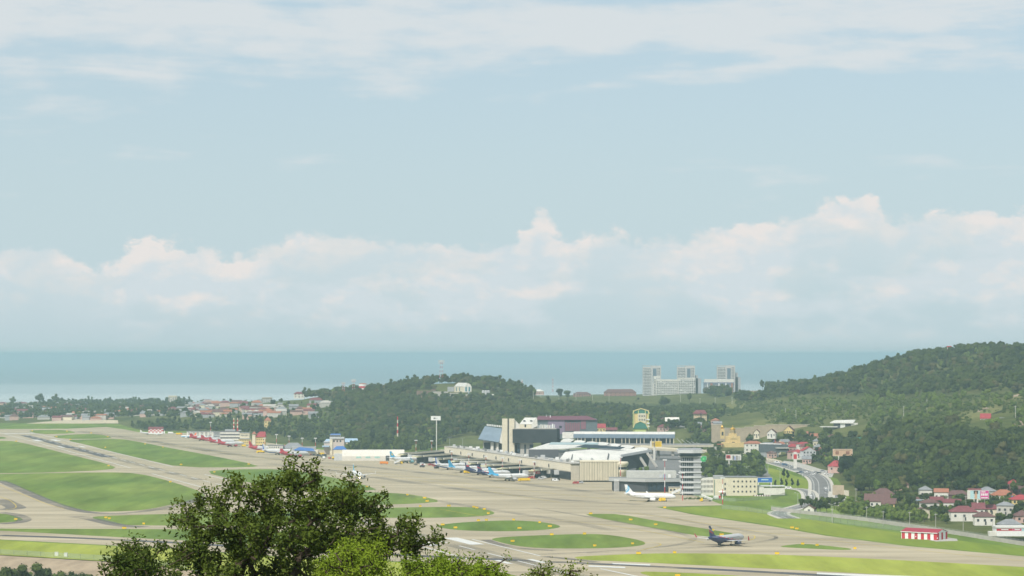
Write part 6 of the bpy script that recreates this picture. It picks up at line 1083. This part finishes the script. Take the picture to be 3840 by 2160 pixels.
for px, yt, yb, d, lab in ((877,1562,1606,2950,'left of the twin red and white striped chimneys'),(891,1562,1606,2950,'right of the twin red and white striped chimneys'),(1491,1557,1632,2750,'tall cream chimney with red bands beside the woods')):
    q = P(px, yb, d); h = (yb-yt)*d/F; o = thing('chimney', lab, 'chimney', (q.x, q.y, q.z)); [MB().tube((0,0,h*k/6-(2 if k == 0 else 0)), (0,0,h*(k+1)/6), .9-.06*k, .84-.06*k, 10).build('chimney_section', (REDP if k % 2 == (1 if px == 1491 else 0) else CREAM), o) for k in range(6)]
def lattice(label, q, h, w=2.4, dishes=True):
    o = thing('radio_mast', label, 'radio mast', q); n = 8
    for s in range(n):
        z0, z1 = h*s/n - (2 if s == 0 else 0), h*(s+1)/n; w0, w1 = w*(1-.6*s/n), w*(1-.6*(s+1)/n); mb = MB()
        for i, j in ((-1,-1),(1,-1),(1,1),(-1,1)): mb.bar((i*w0/2,j*w0/2,z0), (i*w1/2,j*w1/2,z1), .22, .22)
        for i, j, k, l in ((-1,-1,1,-1),(1,-1,1,1),(1,1,-1,1),(-1,1,-1,-1)): mb.bar((i*w0/2,j*w0/2,z0), (k*w1/2,l*w1/2,z1), .14, .14)
        mb.build('mast_section', REDP if s % 2 == 0 else WHITE, o)
    if dishes:
        for k, z in enumerate((.80,.88,.95)): MB().box(-w*.9, w*.9, -.3, .3, h*z, h*z+1.0).build('antenna_panel', LGREY, o)
lattice('tall red and white lattice radio mast on top of the middle hill', P(1655,1406,3440), 60*3440/F, 5); lattice('red and white radio mast left of the striped tank', P(1326,1462,3520), 44*3520/F, 4); lattice('thin radio mast at the left shoulder of the middle hill', P(1288,1458,3560), 28*3560/F, 3.5); lattice('slender mast at the right foot of the middle hill', P(1958,1470,3700), 52*3700/F, 2); lattice('thin grey mast on the plateau by the sea', P(2073,1460,4200), 50*4200/F, 2, False)
def billboard(label, base, w, h, zc, poles, face, rz=0.0, prints=()):
    o = thing('billboard', label, 'billboard', base, rz); MB().box(-w/2, w/2, -.25, .25, zc-h/2, zc+h/2).build('panel', face, o); mb = MB()
    for x0, x1, z0, z1 in ((-w/2-.15,w/2+.15,zc+h/2,zc+h/2+.2),(-w/2-.15,w/2+.15,zc-h/2-.2,zc-h/2),(-w/2-.15,-w/2,zc-h/2,zc+h/2),(w/2,w/2+.15,zc-h/2,zc+h/2)): mb.box(x0, x1, -.3, .3, z0, z1)
    mb.build('frame', OFFW, o)
    for x in poles: MB().tube((x,.1,-.5), (x,.1,zc-h/2), .55, n=12).build('pole', OFFW, o)
    for (u0, u1, v0, v1, m_) in prints: MB().box(-w/2+u0*w, -w/2+u1*w, -.31, -.26, zc-h/2+v0*h, zc-h/2+v1*h).build('print', m_, o)
    return o
q = W(3668,1925); s_ = spx(1925); billboard('billboard with dark haired face and pink lettering panel over the maroon roofs', q, 80*s_, 31*s_, 75*s_, (-2*s_,), CYANP, 0, ((0,.13,0,1,OFFW),(.60,.99,.02,.98,MAGENTA),(.33,.45,.02,.95,SKIN),(.29,.36,.60,.98,DSTEEL),(.42,.49,.60,.98,DSTEEL),(.32,.47,.88,.985,DSTEEL)))
o = [x for x in bpy.data.objects if x.name.startswith('billboard')][-1]; w_, h_, zc = 80*s_, 31*s_, 75*s_
for x0, x1, z0, z1 in ((.64,.70,.38,.66),(.72,.78,.38,.66),(.80,.86,.38,.66),(.88,.94,.38,.66),(.64,.84,.78,.9),(.64,.95,.10,.20)): MB().box(-w_/2+x0*w_, -w_/2+x1*w_, -.36, -.32, zc-h_/2+z0*h_, zc-h_/2+z1*h_).build('lettering', WHITE, o)
q = W(3160,1765); s_ = spx(1765); billboard('tan billboard on two white columns above the pink house', q, 73*s_, 25*s_, 73*s_, (-15*s_, 13*s_), M('peach_print', (.58,.40,.26), .6, .06), 0, ((.08,.92,.84,.9,BROWNR),(.13,.30,.2,.7,M('brown_print', (.28,.14,.10), .6, .3, 1.5)),(.66,.85,.2,.7,M('brown_print', (.28,.14,.10)))))
q = W(1634,1684); s_ = spx(1684); billboard('white billboard high on a single pole before the wooded hill', q, 36*s_, 15*s_, 121*s_, (3*s_,), WHITE, 0, ((.28,.42,.3,.65,DSTEEL),(.46,.54,.35,.6,DSTEEL),(.58,.72,.4,.55,LGREY)))
q = W(2638,1760); s_ = spx(1760); billboard('bright green billboard right of the control tower', q, 22*s_, 21*s_, 44*s_, (0,), GREENP, 0, ((.38,.62,.4,.6,M('pale_green_print', (.3,.62,.3), .5)),))
q = W(2750,1772); s_ = spx(1772); billboard('white billboard with red logo and dark figures behind the car park trees', q, 56*s_, 20*s_, 62*s_, (-16*s_,), OFFW, 0, ((.03,.30,.3,.9,REDP),(.08,.25,.45,.7,OFFW),(.45,.53,.02,.85,DSTEEL),(.57,.64,.02,.7,BLUEP),(.70,.78,.02,.8,DSTEEL),(.84,.92,.02,.75,GREYW)))
q = W(2467,1722); s_ = spx(1722); billboard('yellow lettered billboard below the station deck', q, 28*s_, 21*s_, 62*s_, (-11*s_,), YELP, 0, tuple((.12,.88,z,z+.07,M('ochre_print', (.45,.33,.03), .6)) for z in (.15,.32,.49,.66,.82)))
q = W(2447,1722); billboard('narrow cream and yellow billboard left of the yellow lettered one', q, 17*s_, 20*s_, 62*s_, (5*s_,), M('straw_print', (.62,.48,.18), .6, .08), 0, ((.0,.3,0,1,OFFW),(.4,.9,.3,.4,BROWNR),(.4,.9,.55,.65,BROWNR)))
q = W(2868,1832); s_ = spx(1832); billboard('wide blue banner behind the office annex', q, 54*s_, 17*s_, 37*s_, (-24*s_, 24*s_), BLUEP, 0, ((.25,.75,.45,.7,CYANP),))
q = W(2908,1690); s_ = spx(1690); billboard('small red and blue advertising pillar beside the showroom', q, 16*s_, 11*s_, 45*s_, (0,), BLUEP, 0, ((.3,.7,0,1,REDP),(.7,1,0,1,PT)))
o = thing('white_totem', 'white and red striped advertising totem beside the boulevard', 'totem', W(2982,1752)); [MB().box(-1.5,1.5,-.5,.5,k*2.2,k*2.2+2.2).build('panel', REDP if k in (4,5) else OFFW, o) for k in range(7)]
# taxiway signs
SG = 'yellow taxiway signs on the grass islands'; signs = [(1528,1854),(1592,1866),(1602,1878),(1777,1900),(1788,1903),(1816,1908),(1831,1924),(1576,1897),(1683,1896),(1660,1967),(1708,1978),(1794,1951),(1824,1949),(1926,1948),(2024,1958),(2062,1973),(1948,1980),(1922,2029),(2069,2004),(2192,2001),(2230,2046),(2372,2038),(2395,2075),(2215,1925),(2365,1948),(2459,1966),(2493,1902),(2530,2072),(2673,1987),(2706,2005),(2914,2076),(2970,1978),(2988,1982),(3010,2039),(3064,2044),(3206,2056),(2541,2159),
 (679,1740),(933,1738),(639,1805),(407,1744),(804,1768),(1375,1823),(61,1652),(212,1635),(264,1645),(404,1635),(544,1662),(395,1675),(611,1674),(342,1621),(121,1613),(251,1614),(59,1946),(397,1940),(410,1943),(539,1963),(466,1980)]
def sign_proto():
    o = thing('taxiway_sign', 'small yellow taxiway sign board standing on the airfield grass', 'sign', (0,0,0), 0, SG); MB().box(-1.05, 1.05, -.14, .14, .35, 1.45).build('board', YELP, o); MB().box(-1.12, 1.12, -.17, .17, 1.45, 1.52).build('frame', DSTEEL, o)
    for x in (-.8, .8): MB().box(x-.06, x+.06, -.06, .06, 0, .35).build('leg', DSTEEL, o)
    return o
sp0 = sign_proto()
for i, (x, y) in enumerate(signs): o = sp0 if i == 0 else copy_tree(sp0); o.location = W(x, y, .1); o.rotation_euler.z = R((i*37) % 30 - 15); s_ = .75 + .5*((i*13) % 7)/7; o.scale = (s_, s_, .8 + s_*.2)
# street lamps and power poles
def lamp_proto():
    o = thing('street_lamp', 'slim grey street lamp with twin arms beside the boulevard', 'street lamp', (0,0,0), 0, 'street lamps by the roads'); MB().tube((0,0,0), (0,0,10), .14, .09, 6).build('pole', LGREY, o)
    for s in (-1, 1): a = MB().bar((0,0,9.9), (s*1.8,0,10.5), .1, .1).build('arm', LGREY, o); MB().box(s*1.5, s*2.3, -.18, .18, 10.42, 10.6).build('lamp_head', WHITE, a)
    return o
lp = lamp_proto()
for i, (x, y) in enumerate([(2690,1740),(2780,1745),(2642,1720),(2880,1770),(2900,1730),(2960,1760),(3010,1785),(3045,1830),(3110,1830),(3115,1790),(2925,1800),(2992,1900),(3120,1945),(3105,1900),(2735,1780),(2800,1790),(1686,1668),(1735,1672)]): o = lp if i == 0 else copy_tree(lp); o.location = W(x, y)
pp = thing('power_pole', 'pale concrete power pole beside the boundary wall', 'pole', (0,0,0), 0, 'power poles along the boundary'); MB().tube((0,0,-1), (0,0,9), .2, .14, 6).build('pole', CONC, pp); MB().box(-1, 1, -.08, .08, 8.2, 8.4).build('crossarm', LGREY, pp)
for i, (x, y) in enumerate([(3121,1956),(3250,1946),(3312,1965),(3411,1968),(3509,1975),(3612,1982),(3722,2005),(3548,1900),(3622,1902),(3693,1900),(3210,1872)]): o = pp if i == 0 else copy_tree(pp); o.location = W(x, y)
p2 = thing('hill_pole', 'pale utility pole on the open hillside', 'pole', (0,0,0), 0, 'utility poles on the hillsides'); MB().tube((0,0,-1), (0,0,11), .22, .16, 6).build('pole', OFFW, p2); MB().box(-1.2, 1.2, -.08, .08, 10, 10.2).build('crossarm', LGREY, p2)
for i, (x, y) in enumerate([(2000,1492),(2028,1486),(2096,1500),(2160,1494),(2222,1496),(2284,1498),(2492,1508),(2552,1502),(2625,1514),(2682,1512),(2745,1512),(3389,1556),(3476,1532),(3808,1562),(2945,1560),(2985,1568),(1548,1512)]): o = p2 if i == 0 else copy_tree(p2); o.location = T(x, y)
o = thing('goalpost_frame', 'grey pipe frame with blue sheets among the trees by the brown villa', 'frame', W(3430,1895)); MB().tube((-6.3,0,0), (-6.3,0,5), .18).build('post', LGREY, o); MB().tube((6.3,0,0), (6.3,0,5), .18).build('post', LGREY, o); MB().bar((-6.3,0,5), (6.3,0,5), .3, .3).build('crossbar', LGREY, o); MB().box(-3, 5, -.1, .1, 4.2, 4.8).build('blue_sheet', PALEBLUE, o)
# ------------------------------------------------------------------ boundary wall and mesh fence
wl = [W(*q) for q in ((2892,1908),(3000,1921),(3100,1932),(3250,1950),(3400,1972),(3600,2003),(3840,2042),(4300,2102))]; fence = thing('boundary_wall', 'long concrete boundary wall with railing and mesh fence along the airfield', 'wall', (0,0,0))
for i in range(len(wl)-1):
    n = max(1, int((wl[i+1]-wl[i]).length/6))
    for k in range(n): a, c = wl[i].lerp(wl[i+1], k/n), wl[i].lerp(wl[i+1], (k+.97)/n); MB().bar((a.x,a.y,1.15), (c.x,c.y,1.15), .3, 2.3).build('wall_panel', CONC, fence)
mb = MB()
for i in range(len(wl)-1):
    n = max(1, int((wl[i+1]-wl[i]).length/1.6))
    for k in range(n): a = wl[i].lerp(wl[i+1], k/n); mb.box(a.x-.06, a.x+.06, a.y-.06, a.y+.06, 2.3, 3.3)
tag(mb.build('railing_posts', LGREY, fence), kind='stuff')
fm = bpy.data.materials.new('wire_mesh'); fm.use_nodes = True; bs = fm.node_tree.nodes['Principled BSDF']; bs.inputs['Base Color'].default_value = (.30,.36,.30,1); bs.inputs['Alpha'].default_value = .35
nt = fm.node_tree; g_ = node(nt, 'ShaderNodeNewGeometry'); nz = node(nt, 'ShaderNodeTexNoise', inp={2: .2, 3: 3}); nt.links.new(g_.outputs['Position'], nz.inputs['Vector']); mr_ = node(nt, 'ShaderNodeMapRange', inp={3: .25, 4: .5}); nt.links.new(nz.outputs[0], mr_.inputs[0]); nt.links.new(mr_.outputs[0], bs.inputs['Alpha'])
def mesh_fence(label, pts, h=2.6, step=6):
    f = thing('mesh_fence', label, 'fence', (0,0,0))
    for i in range(len(pts)-1):
        a, c = pts[i], pts[i+1]; MB().add([(a.x,a.y,a.z+.05),(c.x,c.y,c.z+.05),(c.x,c.y,c.z+h),(a.x,a.y,a.z+h)], [(0,1,2,3)]).build('mesh_panel', fm, f); n = max(1, int((c-a).length/step))
        for k in range(n): q = a.lerp(c, k/n); MB().tube(q, q+Vector((0,0,h+.1)), .06, n=5).build('post', DSTEEL, f)
mesh_fence('green mesh fence on the airfield side of the boundary wall', [W(*q) for q in ((2706,1903),(2800,1912),(2900,1927),(3100,1952),(3400,1990))], 3, 8); mesh_fence('mesh fence along the river bank edge', [p + Vector((0,2,0)) for p in (W(-200,2066),W(0,2074),W(200,2086),W(400,2098),W(700,2127))], 2.6, 8); mesh_fence('mesh fence in front of the cream office', [W(*q) for q in ((2640,1868),(2760,1876),(2900,1866),(2950,1852))], 2.4, 8)
o = thing('hedge', 'trimmed dark green hedge in front of the control tower', 'hedge', W(2618,1868)); [(lambda c: (setattr(c, 'location', (x, 0, -.1)), setattr(c, 'scale', (.75, .5, .62))))(ob('foliage', KINDS['bush'][1][k % 2], o)) for k, x in enumerate(range(-9, 14, 3))]
for px, py in ((247,2082),(212,2079)): o = thing('equipment_cabinet', 'small white equipment cabinet on top of the river bank', 'cabinet', W(px, py), 0, 'cabinets on the river bank'); MB().box(-.9,.9,-.5,.5,0,1.9).build('body', WHITE, o); MB().box(-1.0,1.0,-.6,.6,1.9,2.0).build('lid', LGREY, o)
# ================================================================== foreground foliage on the viewer's hill
FLEAF = leafmat('near_leaves', (.036,.062,.012), (.160,.205,.034), 0.9, .5); FLEAFB = leafmat('near_bright_leaves', (.10,.165,.014), (.23,.30,.030), 1.6, .5)
def near_tree(name, label, base, outline, d0, thick, ncl, nleaf, lsize, mat, seed, cat='tree', trunk_r=.28, clump=.42, fill=.85):
    """crown clusters drawn inside a px outline placed at distance d0, joined to the trunk by a branching skeleton"""
    g = np.random.default_rng(seed); o = thing(name, label, cat, base); xs = [p[0] for p in outline]; ys = [p[1] for p in outline]; C = []
    cxp, cyp = np.mean(xs), np.mean(ys); tries = 0
    boughs = []
    while len(C) < ncl and tries < 60000:
        tries += 1
        if len(boughs) < ncl // 11 + 1:                          # boughs first, kept apart so that light shows between them
            px, py = g.uniform(min(xs), max(xs)), g.uniform(min(ys), max(ys))
            if not inside(outline, np.array([px]), np.array([py]))[0]: continue
            e = 1 - .75*min(1, abs(px-cxp)/(max(xs)-cxp)); q = P(px, py, d0); q = np.array([q.x, d0 + g.normal()*thick*.45*e, q.z])
            if boughs and tries < 9000 and min(np.linalg.norm((q-c)*[1,.35,1.35]) for c in boughs) < clump*2.0*fill: continue
            boughs.append(q); C.append(q); continue
        q = boughs[int(g.integers(len(boughs)))]; p = q + g.normal(size=3)*np.array([1.15, 1.2, .62])*clump
        px, py = 1920 + p[0]/d0*F, EYE + (H - p[2])/d0*F
        if not inside(outline, np.array([px]), np.array([py]))[0] and g.random() < .8: continue
        if min(np.linalg.norm(p-c) for c in C) < clump*.42: continue
        C.append(p)
    C = np.array(C) - np.array(base)
    # outline sprigs: a few clusters pushed to the border
    fork = np.array([0, 0, max(1.0, C[:,2].min() - 1.0)]); nodes = [np.zeros(3) - [0,0,.5], fork]; par = [-1, 0]; order = np.argsort(np.linalg.norm(C - fork, axis=1))
    for i in order:
        N = np.array(nodes[1:]); dist = np.linalg.norm(N - C[i], axis=1) + .35*np.maximum(0, N[:,2] - C[i,2]) + .12*np.linalg.norm(N - fork, axis=1); j = int(np.argmin(dist)) + 1
        a = nodes[j]; mid = (a + C[i])/2 + g.normal(size=3)*.05*np.linalg.norm(C[i]-a); nodes.append(mid); par.append(j); nodes.append(C[i]); par.append(len(nodes)-2)
    w = np.zeros(len(nodes)); 
    for i in range(len(nodes)-1, 0, -1): w[i] += 1; w[par[i]] += w[i]
    mb = MB()
    for i in range(1, len(nodes)):
        r1 = min(trunk_r, .008 + .0085*w[i]**.5); r0 = min(trunk_r, .008 + .0085*w[par[i]]**.5); mb.tube(nodes[par[i]], nodes[i], r0 if par[i] else trunk_r*1.3, r1, 5, cap=False)
    mb.build('trunk', BARK, o)
    V, Fc = [], []
    for i, c in enumerate(C):
        up = g.normal(size=3)*.5 + [0,0,1.0] + (c - C.mean(0))*.12; up /= np.linalg.norm(up); sz = g.uniform(.55, 1.2)
        for _ in range(int(nleaf*sz)):
            q = c + g.normal(size=3)*clump*.36*sz + up*g.uniform(-.4, .75)*clump*sz; nr = g.normal(size=3)*.8 + [0,0,.7]; nr /= np.linalg.norm(nr); a = np.cross(nr, g.normal(size=3)); a /= np.linalg.norm(a)+1e-9; b = np.cross(nr, a); s = lsize*g.uniform(.6,1.3); k = len(V)
            V += [(q-a*s*.5).tolist(), (q+b*s*.22).tolist(), (q+a*s*.5).tolist(), (q-b*s*.22).tolist()]; Fc.append((k,k+1,k+2,k+3))
    me = bpy.data.meshes.new('crown'); me.from_pydata(V, [], Fc); me.materials.append(mat); me.update(); cr = ob('crown', me, o); cr['kind'] = 'stuff'; return o
def gz(x, y): return float(ht(np.array([x]), np.array([y]))[0])
def base_at(px, d): x = (px-1920)/F*d; return (x, d, gz(x, d))
near_tree('foreground_tree', 'large dark green leafy tree in the foreground with branching airy crown', base_at(1020, 86), [(600,1985),(650,1940),(700,1925),(745,1880),(800,1862),(838,1815),(858,1770),(900,1790),(930,1825),(960,1790),(1000,1795),(1035,1795),(1052,1762),(1085,1756),(1115,1772),(1150,1762),(1185,1758),(1205,1785),(1240,1778),(1270,1775),(1290,1800),(1340,1785),(1365,1800),(1380,1840),(1410,1840),(1440,1845),(1470,1850),(1455,1900),(1500,1915),(1530,1895),(1570,1925),(1590,1965),(1650,1985),(1640,2045),(1560,2060),(1520,2090),(1450,2080),(1400,2170),(1300,2260),(900,2260),(700,2260),(650,2170),(660,2120),(640,2040),(620,2000)], 86, 3.8, 540, 74, .175, FLEAF, 11, fill=.95)
near_tree('foreground_sapling', 'smaller dark leafy tree at the lower left of the large foreground tree', base_at(510, 80), [(400,2170),(425,2100),(440,2060),(470,2020),(495,2015),(515,2050),(545,2035),(560,2075),(590,2090),(600,2130),(640,2170),(640,2260),(400,2260)], 80, 3, 120, 70, .15, FLEAF, 12, trunk_r=.14, fill=.7)
near_tree('foreground_shrub', 'bright yellow-green rounded shrub in front of the large foreground tree', base_at(1330, 70), [(1190,2170),(1210,2110),(1240,2070),(1290,2045),(1340,2040),(1400,2050),(1435,2085),(1450,2130),(1450,2240),(1190,2240)], 70, 2.6, 300, 60, .10, FLEAFB, 13, 'shrub', .1, .3, .6)
near_tree('foreground_shrub', 'low mixed green shrubs right of the bright rounded shrub', base_at(1660, 66), [(1440,2160),(1470,2115),(1530,2100),(1560,2110),(1600,2100),(1650,2095),(1680,2115),(1720,2110),(1760,2115),(1800,2105),(1835,2088),(1850,2110),(1875,2120),(1870,2150),(1900,2165),(1900,2240),(1440,2240)], 66, 2.6, 360, 50, .10, FLEAFB, 14, 'shrub', .08, .28, .62)
near_tree('foreground_sprig', 'thin leafy sprig rising right of the low shrubs', base_at(2030, 60), [(1985,2165),(1990,2120),(2005,2100),(2030,2110),(2060,2130),(2080,2165),(2080,2230),(1985,2230)], 60, 1, 26, 40, .09, FLEAF, 15, 'shrub', .04, .24, .7)
near_tree('foreground_sprig', 'narrow leafy sprig with reddish twigs beside the first sprig', base_at(2140, 60), [(2115,2160),(2125,2140),(2140,2110),(2155,2108),(2160,2135),(2175,2150),(2175,2230),(2115,2230)], 60, 1, 18, 34, .09, FLEAF, 16, 'shrub', .04, .22, .7)
for px in range(420, 1900, 130): x = (px-1920)/F*92; tree('bush', (x, 92, gz(x, 92)), 1.0, 'bush growing under the foreground tree on the near hillside', 'bushes under the foreground tree', cat='bush')
# ================================================================== haze
hm = bpy.data.materials.new('haze_air'); hm.use_nodes = True; nt = hm.node_tree; nt.nodes.clear(); o_ = node(nt, 'ShaderNodeOutputMaterial'); pv = node(nt, 'ShaderNodeVolumePrincipled'); pv.inputs['Color'].default_value = (*HAZE_COLOR, 1); pv.inputs['Density'].default_value = HAZE_DENSITY; pv.inputs['Anisotropy'].default_value = 0.0; nt.links.new(pv.outputs[0], o_.inputs['Volume'])
hz = MB().box(-56000, 56000, -700, 201000, -34, 119).build('haze', hm); hz['kind'] = 'stuff'; hz['label'] = 'thin bluish haze over the whole valley and sea'; hz['category'] = 'haze'
